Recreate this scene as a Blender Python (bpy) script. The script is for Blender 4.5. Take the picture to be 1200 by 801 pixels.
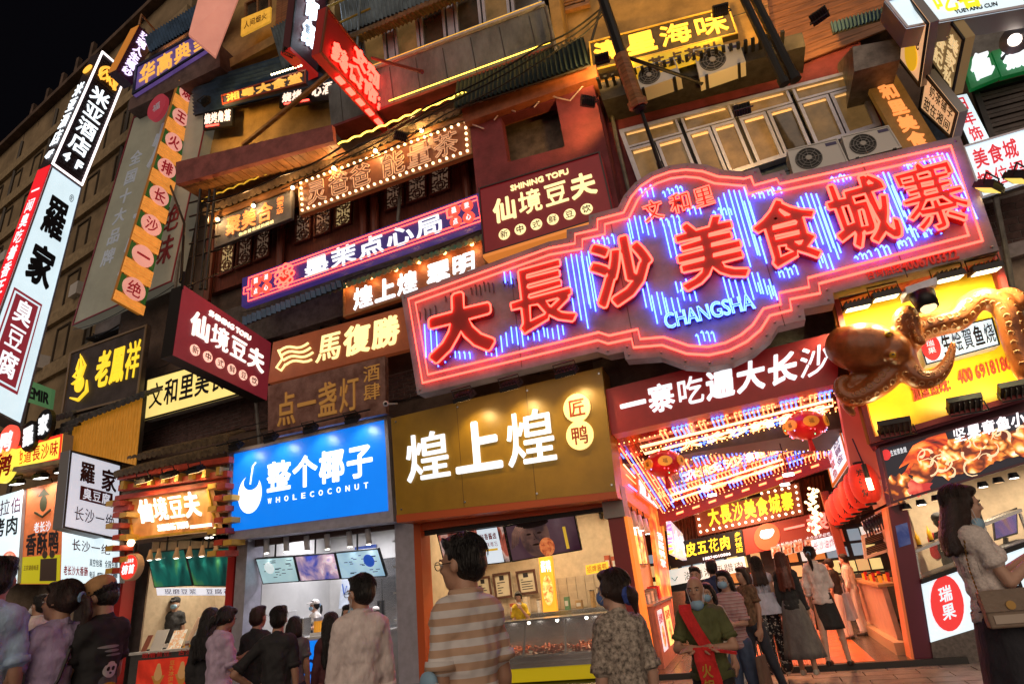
import bpy, bmesh, math, random
import numpy as np
from mathutils import Vector, Matrix
from mathutils.geometry import tessellate_polygon
random.seed(7)
R = math.radians
for o in list(bpy.data.objects): bpy.data.objects.remove(o)
scene = bpy.context.scene
COL = scene.collection

# ---------------------------------------------------------------- camera, world, light, exposure
CAM = Vector((0, 0, 1.52))
FPX = 700.0                       # focal length in pixels of a 1200 px wide picture
_p, _y, _r = R(22), R(19), R(6.3)
FWD = Vector((-math.sin(_y)*math.cos(_p), math.cos(_y)*math.cos(_p), math.sin(_p)))
_rt = Vector((math.cos(_y), math.sin(_y), 0)); _up = _rt.cross(FWD)
RT = _rt*math.cos(_r) - _up*math.sin(_r)
UP = _up*math.cos(_r) + _rt*math.sin(_r)
cd = bpy.data.cameras.new('camera'); cam = bpy.data.objects.new('camera', cd); COL.objects.link(cam)
cd.sensor_width = 36; cd.lens = 36*FPX/1200; cd.clip_end = 2000; cd.clip_start = 0.05
m = Matrix((RT, UP, -FWD)).transposed().to_4x4(); m.translation = CAM
cam.matrix_world = m
scene.camera = cam
w = bpy.data.worlds.new("World"); scene.world = w; w.use_nodes = True
bg = w.node_tree.nodes['Background']; bg.inputs[0].default_value = (0.55, 0.5, 0.75, 1); bg.inputs[1].default_value = 0.0035
sd = bpy.data.lights.new('street_glow', 'SUN'); sd.energy = 1.25; sd.angle = R(70); sd.color = (1, .78, .60)
so = bpy.data.objects.new('street_glow', sd); COL.objects.link(so)
so.rotation_euler = Vector((-.25, 1, -.42)).to_track_quat('-Z', 'Y').to_euler()
scene.view_settings.view_transform = 'Standard'; scene.view_settings.look = 'None'
scene.view_settings.exposure = 0; scene.view_settings.gamma = 1
try:
    scene.cycles.use_denoising = True; scene.cycles.max_bounces = 6; scene.cycles.diffuse_bounces = 3
    scene.cycles.sample_clamp_indirect = 4.0; scene.cycles.use_light_tree = True
except Exception: pass

# ---------------------------------------------------------------- planes and pixels of the 1200x801 survey
def ray(px, py): return FWD + RT*((px-600)/FPX) - UP*((py-400.5)/FPX)
class Plane:
    def __init__(s, p, n): s.p, s.n = Vector(p), Vector(n).normalized()
    def at(s, px, py):
        d = ray(px, py); return CAM + d*((s.p-CAM).dot(s.n)/d.dot(s.n))
def YP(y): return Plane((0, y, 0), (0, 1, 0))
def XP(x): return Plane((x, 0, 0), (1, 0, 0))
def ZP(z): return Plane((0, 0, z), (0, 0, 1))
def DP(px, py, d): return CAM + ray(px, py)*d
D = 10.3
class Quad:
    """a flat or nearly flat four-sided patch; u runs left to right, v bottom to top, w out of it"""
    def __init__(s, tl, tr, br, bl):
        s.tl, s.tr, s.br, s.bl = (Vector(a) for a in (tl, tr, br, bl))
        n = (s.br-s.bl).cross(s.tl-s.bl).normalized()
        if n.dot(CAM-s.bl) < 0: n = -n
        s.n = n
        s.W = ((s.br-s.bl).length+(s.tr-s.tl).length)/2; s.H = ((s.tl-s.bl).length+(s.tr-s.br).length)/2
    def __call__(s, u, v, w=0.0):
        return s.bl*((1-u)*(1-v)) + s.br*(u*(1-v)) + s.tr*(u*v) + s.tl*((1-u)*v) + s.n*w
    def sub(s, u0, v0, u1, v1, w=0.0): return Quad(s(u0, v1, w), s(u1, v1, w), s(u1, v0, w), s(u0, v0, w))
def PQ(px, plane):
    a = [plane.at(*p) for p in px]; return Quad(*a)
def YQ(px, y=D): return PQ(px, YP(y))
def RQ(x0, z0, x1, z1, y=D): return Quad((x0, y, z1), (x1, y, z1), (x1, y, z0), (x0, y, z0))

# ---------------------------------------------------------------- materials
MATS = {}
def M(name, col=(.5,.5,.5), rough=.6, metal=0, emit=None, es=0, noise_=0.0, nscale=6, bump=0.0, bscale=30, spec=.5, coat=0, trans=0, wood=False, sample=True, alpha=1.0, stretch=(1,1,1), col2=None):
    if name in MATS: return MATS[name]
    mt = bpy.data.materials.new(name); mt.use_nodes = True
    nt = mt.node_tree; b = nt.nodes['Principled BSDF']; L = nt.links
    b.inputs['Base Color'].default_value = (*col, 1); b.inputs['Roughness'].default_value = rough; b.inputs['Metallic'].default_value = metal
    b.inputs['Specular IOR Level'].default_value = spec; b.inputs['Coat Weight'].default_value = coat
    b.inputs['Transmission Weight'].default_value = trans; b.inputs['Alpha'].default_value = alpha
    if emit: b.inputs['Emission Color'].default_value = (*emit, 1); b.inputs['Emission Strength'].default_value = es
    if noise_ or bump or wood:
        tc = nt.nodes.new('ShaderNodeTexCoord'); mp = nt.nodes.new('ShaderNodeMapping'); mp.inputs['Scale'].default_value = stretch
        L.new(tc.outputs['Object'], mp.inputs[0])
    if noise_:
        n1 = nt.nodes.new('ShaderNodeTexNoise'); n1.inputs['Scale'].default_value = nscale; n1.inputs['Detail'].default_value = 6; n1.inputs['Roughness'].default_value = .65
        L.new(mp.outputs[0], n1.inputs['Vector'])
        mx = nt.nodes.new('ShaderNodeMix'); mx.data_type = 'RGBA'
        c2 = col2 or tuple(c*(1-noise_) for c in col); c1 = col if col2 else tuple(min(1, c*(1+noise_*.6)) for c in col)
        mx.inputs[6].default_value = (*c2, 1); mx.inputs[7].default_value = (*c1, 1)
        rp = nt.nodes.new('ShaderNodeMapRange'); rp.inputs[1].default_value = .35; rp.inputs[2].default_value = .65
        L.new(n1.outputs['Fac'], rp.inputs[0]); L.new(rp.outputs[0], mx.inputs[0]); L.new(mx.outputs[2], b.inputs['Base Color'])
        if emit:
            ms = nt.nodes.new('ShaderNodeMapRange'); ms.inputs[1].default_value = .3; ms.inputs[2].default_value = .7
            ms.inputs[3].default_value = es*(1-noise_*.5); ms.inputs[4].default_value = es*(1+noise_*.3)
            L.new(n1.outputs['Fac'], ms.inputs[0]); L.new(ms.outputs[0], b.inputs['Emission Strength'])
    if bump:
        n2 = nt.nodes.new('ShaderNodeTexNoise'); n2.inputs['Scale'].default_value = bscale; n2.inputs['Detail'].default_value = 5
        L.new(mp.outputs[0], n2.inputs['Vector'])
        bp = nt.nodes.new('ShaderNodeBump'); bp.inputs['Strength'].default_value = bump; bp.inputs['Distance'].default_value = .02 if bscale > 12 else .045
        L.new(n2.outputs['Fac'], bp.inputs['Height']); L.new(bp.outputs[0], b.inputs['Normal'])
    if not sample: mt.cycles.emission_sampling = 'NONE'
    MATS[name] = mt; return mt
def glow(name, c, s, **k): return M(name, tuple(min(1, x*.8+.02) for x in c), .5, emit=c, es=s, **k)
def ramp_mat(name, stops, scale=5, es=1.0, kind='noise', detail=6, base=(.05,.05,.05), stretch=(1,1,1), dist=.6):
    """a printed or shining picture made of procedural colour patches"""
    if name in MATS: return MATS[name]
    mt = bpy.data.materials.new(name); mt.use_nodes = True; nt = mt.node_tree; b = nt.nodes['Principled BSDF']; L = nt.links
    tc = nt.nodes.new('ShaderNodeTexCoord'); mp = nt.nodes.new('ShaderNodeMapping'); mp.inputs['Scale'].default_value = stretch
    L.new(tc.outputs['Object'], mp.inputs[0])
    if kind == 'noise':
        t = nt.nodes.new('ShaderNodeTexNoise'); t.inputs['Scale'].default_value = scale; t.inputs['Detail'].default_value = detail; t.inputs['Distortion'].default_value = dist; out = t.outputs['Fac']
    else:
        n0 = nt.nodes.new('ShaderNodeTexNoise'); n0.inputs['Scale'].default_value = scale*.6
        L.new(mp.outputs[0], n0.inputs['Vector'])
        t = nt.nodes.new('ShaderNodeTexVoronoi'); t.inputs['Scale'].default_value = scale; out = t.outputs['Distance']
        t.feature = 'F1'
        ad = nt.nodes.new('ShaderNodeMix'); ad.data_type = 'VECTOR'; ad.inputs[0].default_value = .25
        L.new(mp.outputs[0], ad.inputs[4]); L.new(n0.outputs['Color'], ad.inputs[5]); L.new(ad.outputs[1], t.inputs['Vector'])
    if kind == 'noise': L.new(mp.outputs[0], t.inputs['Vector'])
    r = nt.nodes.new('ShaderNodeValToRGB'); L.new(out, r.inputs[0])
    els = r.color_ramp.elements
    while len(els) < len(stops): els.new(.5)
    for e, (p, c) in zip(els, stops): e.position = p; e.color = (*c, 1)
    L.new(r.outputs[0], b.inputs['Base Color'])
    if es: L.new(r.outputs[0], b.inputs['Emission Color']); b.inputs['Emission Strength'].default_value = es; b.inputs['Base Color'].default_value = (0,0,0,1)
    b.inputs['Roughness'].default_value = .3
    mt.cycles.emission_sampling = 'AUTO'
    MATS[name] = mt; return mt
def band_mat(name, cols, axis='Z', period=.1, rough=.8, shift=0, noise_=.2):
    """woven stripes along one axis of the cloth"""
    if name in MATS: return MATS[name]
    mt = bpy.data.materials.new(name); mt.use_nodes = True; nt = mt.node_tree; b = nt.nodes['Principled BSDF']; L = nt.links
    tc = nt.nodes.new('ShaderNodeTexCoord'); sp = nt.nodes.new('ShaderNodeSeparateXYZ'); L.new(tc.outputs['Object'], sp.inputs[0])
    a = nt.nodes.new('ShaderNodeMath'); a.operation = 'MULTIPLY_ADD'; a.inputs[1].default_value = 1/period; a.inputs[2].default_value = shift; L.new(sp.outputs[axis], a.inputs[0])
    f = nt.nodes.new('ShaderNodeMath'); f.operation = 'FRACT'; L.new(a.outputs[0], f.inputs[0])
    r = nt.nodes.new('ShaderNodeValToRGB'); L.new(f.outputs[0], r.inputs[0]); r.color_ramp.interpolation = 'CONSTANT'
    els = r.color_ramp.elements
    while len(els) < len(cols): els.new(.5)
    for i, (e, (p, c)) in enumerate(zip(els, cols)): e.position = p; e.color = (*c, 1)
    L.new(r.outputs[0], b.inputs['Base Color']); b.inputs['Roughness'].default_value = rough
    MATS[name] = mt; return mt
def print_mat(name, base, spots, rough=.8):
    """cloth with a flat printed picture: spots = (centre, radii, colour) in the garment's own space, the last on top"""
    if name in MATS: return MATS[name]
    mt = bpy.data.materials.new(name); mt.use_nodes = True; nt = mt.node_tree; b = nt.nodes['Principled BSDF']; L = nt.links
    tc = nt.nodes.new('ShaderNodeTexCoord'); cur = None
    for c, rad, colr in spots:
        s1 = nt.nodes.new('ShaderNodeVectorMath'); s1.operation = 'SUBTRACT'; s1.inputs[1].default_value = c; L.new(tc.outputs['Object'], s1.inputs[0])
        s2 = nt.nodes.new('ShaderNodeVectorMath'); s2.operation = 'DIVIDE'; s2.inputs[1].default_value = rad; L.new(s1.outputs[0], s2.inputs[0])
        s3 = nt.nodes.new('ShaderNodeVectorMath'); s3.operation = 'LENGTH'; L.new(s2.outputs[0], s3.inputs[0])
        lt = nt.nodes.new('ShaderNodeMath'); lt.operation = 'LESS_THAN'; lt.inputs[1].default_value = 1; L.new(s3.outputs['Value'], lt.inputs[0])
        mx = nt.nodes.new('ShaderNodeMix'); mx.data_type = 'RGBA'; L.new(lt.outputs[0], mx.inputs[0]); mx.inputs[7].default_value = (*colr, 1)
        if cur is None: mx.inputs[6].default_value = (*base, 1)
        else: L.new(cur, mx.inputs[6])
        cur = mx.outputs[2]
    L.new(cur, b.inputs['Base Color']); b.inputs['Roughness'].default_value = rough
    MATS[name] = mt; return mt

# ---------------------------------------------------------------- mesh building
class MB:
    def __init__(s): s.v, s.f, s.sm = [], [], False
    def add(s, vs, fs):
        o = len(s.v); s.v += [Vector(a) for a in vs]; s.f += [tuple(i+o for i in f) for f in fs]; return s
    def hexa(s, a):      # 8 points: bottom 4, top 4
        return s.add(a, [(0,3,2,1),(4,5,6,7),(0,1,5,4),(1,2,6,5),(2,3,7,6),(3,0,4,7)])
    def box(s, x0, y0, z0, x1, y1, z1):
        return s.hexa([(x0,y0,z0),(x1,y0,z0),(x1,y1,z0),(x0,y1,z0),(x0,y0,z1),(x1,y0,z1),(x1,y1,z1),(x0,y1,z1)])
    def q(s, Q, u0=0, v0=0, u1=1, v1=1, w0=0, w1=.05):
        return s.hexa([Q(u0,v0,w0),Q(u1,v0,w0),Q(u1,v1,w0),Q(u0,v1,w0),Q(u0,v0,w1),Q(u1,v0,w1),Q(u1,v1,w1),Q(u0,v1,w1)])
    def frame(s, Q, t, w0, w1):     # border of width t metres
        a, b = t/Q.W, t/Q.H
        s.q(Q,0,0,1,b,w0,w1); s.q(Q,0,1-b,1,1,w0,w1); s.q(Q,0,b,a,1-b,w0,w1); return s.q(Q,1-a,b,1,1-b,w0,w1)
    def prism(s, pts, vec):
        n = len(pts); pts = [Vector(p) for p in pts]; vec = Vector(vec)
        return s.add(pts+[p+vec for p in pts], [tuple(range(n))[::-1], tuple(range(n, 2*n))]+[(i,(i+1)%n,(i+1)%n+n,i+n) for i in range(n)])
    def ring(s, c, d, r, seg, ref=None):
        d = d.normalized(); a = d.cross(ref or (Vector((0,0,1)) if abs(d.z) < .9 else Vector((1,0,0)))).normalized(); b = d.cross(a)
        return [c+a*(r*math.cos(2*math.pi*i/seg))+b*(r*math.sin(2*math.pi*i/seg)) for i in range(seg)]
    def tube(s, pts, r, seg=6, closed=False, cap=True):
        pts = [Vector(p) for p in pts]; n = len(pts); rr = r if isinstance(r, (list, tuple)) else [r]*n
        o = len(s.v); ref = None
        for i, p in enumerate(pts):
            a = pts[i-1] if (i or closed) else p; b = pts[(i+1) % n] if (i < n-1 or closed) else p
            d = b-a
            if d.length < 1e-7: d = Vector((0,0,1))
            if ref is None:
                ref = d.orthogonal().normalized()
            x = (ref - d.normalized()*ref.dot(d.normalized()))
            if x.length < 1e-5: x = d.orthogonal()
            x.normalize(); ref = x; y = d.normalized().cross(x)
            s.v += [p+x*(rr[i]*math.cos(2*math.pi*k/seg))+y*(rr[i]*math.sin(2*math.pi*k/seg)) for k in range(seg)]
        for i in range(n if closed else n-1):
            j = (i+1) % n
            s.f += [(o+i*seg+k, o+i*seg+(k+1)%seg, o+j*seg+(k+1)%seg, o+j*seg+k) for k in range(seg)]
        if cap and not closed:
            s.f += [tuple(o+k for k in range(seg))[::-1], tuple(o+(n-1)*seg+k for k in range(seg))]
        return s
    def ell(s, c, r, seg=12, rings=8, rot=None):
        c = Vector(c); r = (r,r,r) if not isinstance(r, (tuple, list)) else r
        vs = [(0,0,-1)]+[(math.sin(math.pi*i/rings)*math.cos(2*math.pi*k/seg), math.sin(math.pi*i/rings)*math.sin(2*math.pi*k/seg), -math.cos(math.pi*i/rings)) for i in range(1, rings) for k in range(seg)]+[(0,0,1)]
        P = []
        for a in vs:
            q = Vector((a[0]*r[0], a[1]*r[1], a[2]*r[2]))
            if rot: q = rot @ q
            P.append(c+q)
        F = [(0, 1+(k+1)%seg, 1+k) for k in range(seg)]
        for i in range(rings-2):
            F += [(1+i*seg+k, 1+i*seg+(k+1)%seg, 1+(i+1)*seg+(k+1)%seg, 1+(i+1)*seg+k) for k in range(seg)]
        l = len(vs)-1; F += [(1+(rings-2)*seg+k, 1+(rings-2)*seg+(k+1)%seg, l) for k in range(seg)]
        return s.add(P, F)
    def cap(s, p1, r1, p2, r2, seg=12):
        p1, p2 = Vector(p1), Vector(p2); d = (p2-p1); L = d.length or 1e-6; u = d/L
        pts, rr = [], []
        for k in range(4): a = math.pi/2*k/4; pts.append(p1-u*(r1*math.cos(a))); rr.append(max(r1*math.sin(a), 1e-4))
        pts.append(p1); rr.append(r1); pts.append(p2); rr.append(r2)
        for k in range(1, 5): a = math.pi/2*k/4; pts.append(p2+u*(r2*math.sin(a))); rr.append(max(r2*math.cos(a), 1e-4))
        return s.tube(pts, rr, seg)
    def cyl(s, c, axis, r, h, seg=16):
        c = Vector(c); a = Vector(axis).normalized(); return s.tube([c, c+a*h], r, seg)
    def disc(s, Q, cu, cv, ru, w0, w1, seg=20, rv=None):   # ru, rv in metres
        ru_, rv_ = ru/Q.W, (rv or ru)/Q.H
        a = [Q(cu+ru_*math.cos(2*math.pi*k/seg), cv+rv_*math.sin(2*math.pi*k/seg), w0) for k in range(seg)]
        return s.prism(a, Q.n*(w1-w0))
    def mesh(s, name, off=Vector((0,0,0)), smooth=False):
        me = bpy.data.meshes.new(name); me.from_pydata([v-off for v in s.v], [], s.f); me.update()
        if smooth: me.shade_smooth()
        return me
    def build(s, name, mat, parent=None, smooth=False, fix=True):
        off = parent.get('_o') if parent is not None and '_o' in parent.keys() else None
        off = Vector(off) if off is not None else Vector((0,0,0))
        me = s.mesh(name, off, smooth)
        if fix:
            bm = bmesh.new(); bm.from_mesh(me); bmesh.ops.recalc_face_normals(bm, faces=bm.faces); bm.to_mesh(me); bm.free()
        me.materials.append(mat)
        o = bpy.data.objects.new(name, me); COL.objects.link(o)
        if parent is not None:
            o.parent = parent
            if '_o' in parent.keys() : o['_o'] = list(off)
        return o
def thing(name, label, cat, loc=(0,0,0), rz=0, group=None, local=False):
    e = bpy.data.objects.new(name, None); COL.objects.link(e); e.location = loc; e.rotation_euler = (0,0,rz)
    e['label'] = label; e['category'] = cat; e.empty_display_size = .2
    if group: e['group'] = group
    e['_o'] = [0,0,0] if local else list(loc)
    return e
def tag(o, label, cat, group=None):
    o['label'] = label; o['category'] = cat
    if group: o['group'] = group
    return o
def struct(o, k='structure'): o['kind'] = k; return o
def base(Q):
    c = (Q.bl+Q.br)/2; return (c.x, c.y, c.z)

# ---------------------------------------------------------------- lettering
_G = {}
TMP = bpy.data.scenes.new('workbench')
def evaluated_mesh(o):
    """mesh of one object with its modifiers, worked out in an otherwise empty scene"""
    TMP.collection.objects.link(o); vl = TMP.view_layers[0]; vl.update(); dg = vl.depsgraph
    me = bpy.data.meshes.new_from_object(o.evaluated_get(dg)); TMP.collection.objects.unlink(o); return me
def _outline(s):
    c = bpy.data.curves.new('t', 'FONT'); c.body = s; c.resolution_u = 3
    o = bpy.data.objects.new('t', c); me = evaluated_mesh(o)
    bm = bmesh.new(); bm.from_mesh(me); bmesh.ops.remove_doubles(bm, verts=bm.verts, dist=1e-4); bm.verts.ensure_lookup_table()
    nxt = {}
    for e in bm.edges:
        if len(e.link_faces) == 1:
            for lp in e.link_faces[0].loops:
                if lp.edge == e: nxt[lp.vert.index] = lp.link_loop_next.vert.index
    loops = []
    while nxt:
        a = next(iter(nxt)); lp = []
        while a in nxt: lp.append((bm.verts[a].co.x, bm.verts[a].co.y)); a = nxt.pop(a)
        if len(lp) > 2: loops.append(lp)
    bm.free(); bpy.data.meshes.remove(me); bpy.data.objects.remove(o); bpy.data.curves.remove(c); return loops
def _holes(loops):
    return sum(1 for l in loops if sum(l[i-1][0]*l[i][1]-l[i][0]*l[i-1][1] for i in range(len(l))) < 0) if loops else 0
def _thicken(loops, bold):
    """grow the strokes by BOLD em, evenly and without folding over: contour of the distance to the outline"""
    h = .0135 if len(loops) < 30 else .018
    xs = [p[0] for l in loops for p in l]; ys = [p[1] for l in loops for p in l]; x0, y0 = min(xs)-bold-.03, min(ys)-bold-.03
    nx, ny = int((max(xs)+bold+.03-x0)/h)+2, int((max(ys)+bold+.03-y0)/h)+2
    A = np.array([p for l in loops for p in l]); B = np.array([p for l in loops for p in (l[1:]+l[:1])])
    gx, gy = np.meshgrid(x0+h*np.arange(nx), y0+h*np.arange(ny)); P = np.stack([gx.ravel(), gy.ravel()], 1)
    dist = np.full(len(P), 9.); ins = np.zeros(len(P), bool); D_ = B-A; L2 = (D_**2).sum(1)+1e-12
    for i in range(len(A)):
        t = np.clip(((P-A[i])@D_[i])/L2[i], 0, 1); q = P-A[i]-t[:, None]*D_[i]; dist = np.minimum(dist, (q**2).sum(1))
        if A[i][1] != B[i][1]:
            c = (A[i][1] > P[:, 1]) != (B[i][1] > P[:, 1]); ins ^= c & (P[:, 0] < A[i][0]+(P[:, 1]-A[i][1])/(B[i][1]-A[i][1])*D_[i][0])
    f = (np.where(ins, -1, 1)*np.sqrt(dist)-bold).reshape(ny, nx); g = f < 0
    code = g[:-1, :-1]*1+g[:-1, 1:]*2+g[1:, 1:]*4+g[1:, :-1]*8
    T = {1:[(3,0)],2:[(0,1)],3:[(3,1)],4:[(1,2)],5:[(3,0),(1,2)],6:[(0,2)],7:[(3,2)],8:[(2,3)],9:[(2,0)],10:[(0,1),(2,3)],11:[(2,1)],12:[(1,3)],13:[(1,0)],14:[(0,3)]}
    nxt, pos = {}, {}
    def key(j, i, e):
        k = {0:(j, i, 0), 2:(j+1, i, 0), 3:(j, i, 1), 1:(j, i+1, 1)}[e]
        if k not in pos:
            jj, ii, d = k; a, b = f[jj, ii], (f[jj, ii+1] if d == 0 else f[jj+1, ii]); t = a/(a-b)
            pos[k] = (x0+h*(ii+(t if d == 0 else 0)), y0+h*(jj+(t if d else 0)))
        return k
    for j, i in zip(*np.nonzero((code > 0) & (code < 15))):
        for a, b in T[int(code[j, i])]: nxt[key(j, i, a)] = key(j, i, b)
    out = []
    while nxt:
        a = next(iter(nxt)); lp = []
        while a in nxt: lp.append(pos[a]); a = nxt.pop(a)
        if len(lp) > 4: out.append(lp)
    return out
def _simplify(l, tol):
    def dp(p):
        if len(p) < 3: return p
        (ax, ay), (bx, by) = p[0], p[-1]; L = math.hypot(bx-ax, by-ay) or 1e-9
        d = [abs((bx-ax)*(ay-y)-(ax-x)*(by-ay))/L if L > 1e-6 else math.hypot(x-ax, y-ay) for x, y in p[1:-1]]
        m_ = max(d); k = d.index(m_)+1
        return [p[0], p[-1]] if m_ < tol else dp(p[:k+1])[:-1]+dp(p[k:])
    k = max(range(len(l)), key=lambda i: (l[i][0]-l[0][0])**2+(l[i][1]-l[0][1])**2)
    return dp(l[:k+1])[:-1]+dp(l[k:]+l[:1])[:-1] if k else l
def glyphs(s, bold, merge=False):
    """(verts, faces, bounds, outline loops) of one line of text, one em high, z in -1..1"""
    k = (s, round(bold, 3), merge)
    if k in _G: return _G[k]
    loops = _outline(s)
    if bold > .002 and loops:
        for q in (1, .8, .6, .45, .3):      # as bold as asked, but no counter of the character may close
            got = _thicken(loops, bold*q)
            h0, h1 = _holes(loops), _holes(got); h0, h1 = min(h0, len(loops)-h0), min(h1, len(got)-h1)
            if (h1 >= h0-(h0 > 5)*1) if merge else len(got) >= len(loops): break
        loops = got
    loops = [q for q in (_simplify(l, .0035) for l in loops) if len(q) > 2]
    cu = bpy.data.curves.new('t', 'CURVE'); cu.dimensions = '2D'; cu.fill_mode = 'BOTH'; cu.extrude = 1.0
    for l in loops:
        sp = cu.splines.new('POLY'); sp.points.add(len(l)-1); sp.use_cyclic_u = True
        for p_, (x, y) in zip(sp.points, l): p_.co = (x, y, 0, 1)
    o = bpy.data.objects.new('t', cu); me = evaluated_mesh(o)
    vs = [tuple(v.co) for v in me.vertices]; fs = [tuple(p.vertices) for p in me.polygons]
    bpy.data.meshes.remove(me); bpy.data.objects.remove(o); bpy.data.curves.remove(cu)
    xs = [v[0] for v in vs] or [0, 1]; ys = [v[1] for v in vs] or [0, 1]
    _G[k] = (vs, fs, (min(xs), max(xs), min(ys), max(ys)), loops); return _G[k]
def chars(Q, s, rect, mat, parent, w=.01, dep=.03, bold=.01, vert=False, name='character', joined=False, fit=.94, neon=None, nr=.012, tight=False, slant=0):
    """CJK characters in a row (or column) inside rect=(u0,v0,u1,v1) of quad Q"""
    u0, v0, u1, v1 = rect; n = len(s); mb = MB(); out = []
    if dep < .11: dep *= .5
    nb = MB()
    for i, ch in enumerate(s):
        if vert: a0, a1, b1 = u0, u1, v1-(v1-v0)*i/n; b0 = v1-(v1-v0)*(i+1)/n
        else: a0 = u0+(u1-u0)*i/n; a1 = u0+(u1-u0)*(i+1)/n; b0, b1 = v0, v1
        if ch == ' ': continue
        vs, fs, bb, loops = glyphs(ch, bold, tight)
        if tight: X0, X1, Y0, Y1 = bb
        else: X0, X1, Y0, Y1 = 0, 1, -.12, .88
        ca, cb = (a0+a1)/2, (b0+b1)/2; ha, hb = (a1-a0)/2*fit, (b1-b0)/2*fit
        def mp(x, y, z):
            fx = (x-X0)/(X1-X0)*2-1; fy = (y-Y0)/(Y1-Y0)*2-1
            return Q(ca+ha*(fx+slant*fy), cb+hb*fy, z)
        tgt = mb if joined else MB()
        tgt.add([mp(x, y, w+(z+1)/2*dep) for x, y, z in vs], fs)
        if not joined: out.append(tgt.build(name, mat, parent, fix=False))
        if neon:
            t = MB()
            for lp in loops:
                P = [mp(x, y, w+dep+nr*1.2) for x, y in lp]
                Pc = [P[0]]
                for p in P[1:]:
                    if (p-Pc[-1]).length > nr*1.2: Pc.append(p)
                if len(Pc) > 3: t.tube(Pc, nr, 5, closed=True)
            if joined: nb.add(t.v, t.f)
            elif t.v: t.build('neon_tube', neon, out[-1])
    if joined and mb.v:
        out = [mb.build(name, mat, parent, fix=False)]; out[0]['kind'] = 'stuff' if n > 8 else 'part'
        if out[0]['kind'] == 'part': del out[0]['kind']
        if nb.v: nb.build('neon_tube', neon, out[0])
    return out
def line(Q, s, rect, mat, parent, w=.01, dep=.01, bold=.015, name='lettering', slant=0):
    """one line of Latin text or figures fitted to rect"""
    u0, v0, u1, v1 = rect; vs, fs, bb, _ = glyphs(s, bold); X0, X1, Y0, Y1 = bb; hs = (v1-v0)*slant*Q.H/Q.W
    mb = MB(); mb.add([Q(u0+(x-X0)/(X1-X0)*(u1-u0)+hs*((y-Y0)/(Y1-Y0)-.5), v0+(y-Y0)/(Y1-Y0)*(v1-v0), w+(z+1)/2*dep) for x, y, z in vs], fs)
    return mb.build(name, mat, parent, fix=False)
def sign(name, label, cat, Q, thick, face, framemat=None, ft=.06, fw=.03, group=None, backmat=None):
    t = thing(name, label, cat, base(Q), group=group)
    lit = face.name.endswith('lightbox') or face.name.endswith('lightbox_dim')
    if lit and not backmat: backmat = M('lightbox_side', (.32,.32,.34), .5, .3)
    if backmat: MB().q(Q, 0, 0, 1, 1, -thick, -.0012).build('casing', backmat, t); MB().q(Q, .001, .001, .999, .999, -.0011, 0).build('face', face, t)
    else: MB().q(Q, 0, 0, 1, 1, -thick, 0).build('panel', face, t)
    if framemat: MB().frame(Q, ft, .0065, fw).build('frame', framemat, t)
    return t
def lamp(kind, loc, target, energy, color, size=.1, angle=100, parent=None, blend=.6):
    l = bpy.data.lights.new('lamp_light', kind); l.energy = energy; l.color = color
    if kind == 'SPOT': l.spot_size = R(angle); l.spot_blend = blend; l.shadow_soft_size = size
    elif kind == 'AREA': l.size = size; l.spread = R(150)
    else: l.shadow_soft_size = size
    o = bpy.data.objects.new('lamp_light', l); COL.objects.link(o); loc = Vector(loc)
    off = Vector(parent['_o']) if parent is not None else Vector((0,0,0))
    o.location = loc-off
    if target is not None: o.rotation_euler = (Vector(target)-loc).to_track_quat('-Z', 'Y').to_euler()
    if parent is not None: o.parent = parent
    return o
def floodlight(loc, target, label, color=(1,.8,.5), energy=30, s=.16, group=None, lensmat=None, angle=110, housing=None, face=None):
    loc, target = Vector(loc), Vector(target); t = thing('floodlight', label, 'floodlight', loc, group=group)
    d = (Vector(face) if face else target-loc).normalized(); r = d.cross(Vector((0,0,1))).normalized(); u = r.cross(d)
    hm = housing or M('black_housing', (.03,.03,.032), .5, .3)
    def P(a, b, c): return loc+r*a+u*b+d*c
    k = s
    MB().hexa([P(-k,-k*.7,0),P(k,-k*.7,0),P(k,k*.7,0),P(-k,k*.7,0),P(-k*1.05,-k*.75,.08),P(k*1.05,-k*.75,.08),P(k*1.05,k*.75,.08),P(-k*1.05,k*.75,.08)]).build('housing', hm, t)
    fins = MB()
    for i in range(6):
        x = -k*.8+i*k*.32; fins.hexa([P(x,-k*.6,-.04),P(x+.012,-k*.6,-.04),P(x+.012,k*.6,-.04),P(x,k*.6,-.04),P(x,-k*.6,-.001),P(x+.012,-k*.6,-.001),P(x+.012,k*.6,-.001),P(x,k*.6,-.001)])
    fins.build('cooling_fins', hm, t)
    MB().hexa([P(-k*.86,-k*.58,.081),P(k*.86,-k*.58,.081),P(k*.86,k*.58,.081),P(-k*.86,k*.58,.081),P(-k*.86,-k*.58,.088),P(k*.86,-k*.58,.088),P(k*.86,k*.58,.088),P(-k*.86,k*.58,.088)]).build('lens', lensmat or glow('flood_lens', color, 6), t)
    MB().tube([P(-k*1.12,0,.04),P(-k*1.12,0,-.12),P(k*1.12,0,-.12),P(k*1.12,0,.04)], .012, 5).build('bracket', hm, t)
    if energy: lamp('SPOT', loc+d*.12, target, energy, color, .08, angle, t)
    return t
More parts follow.
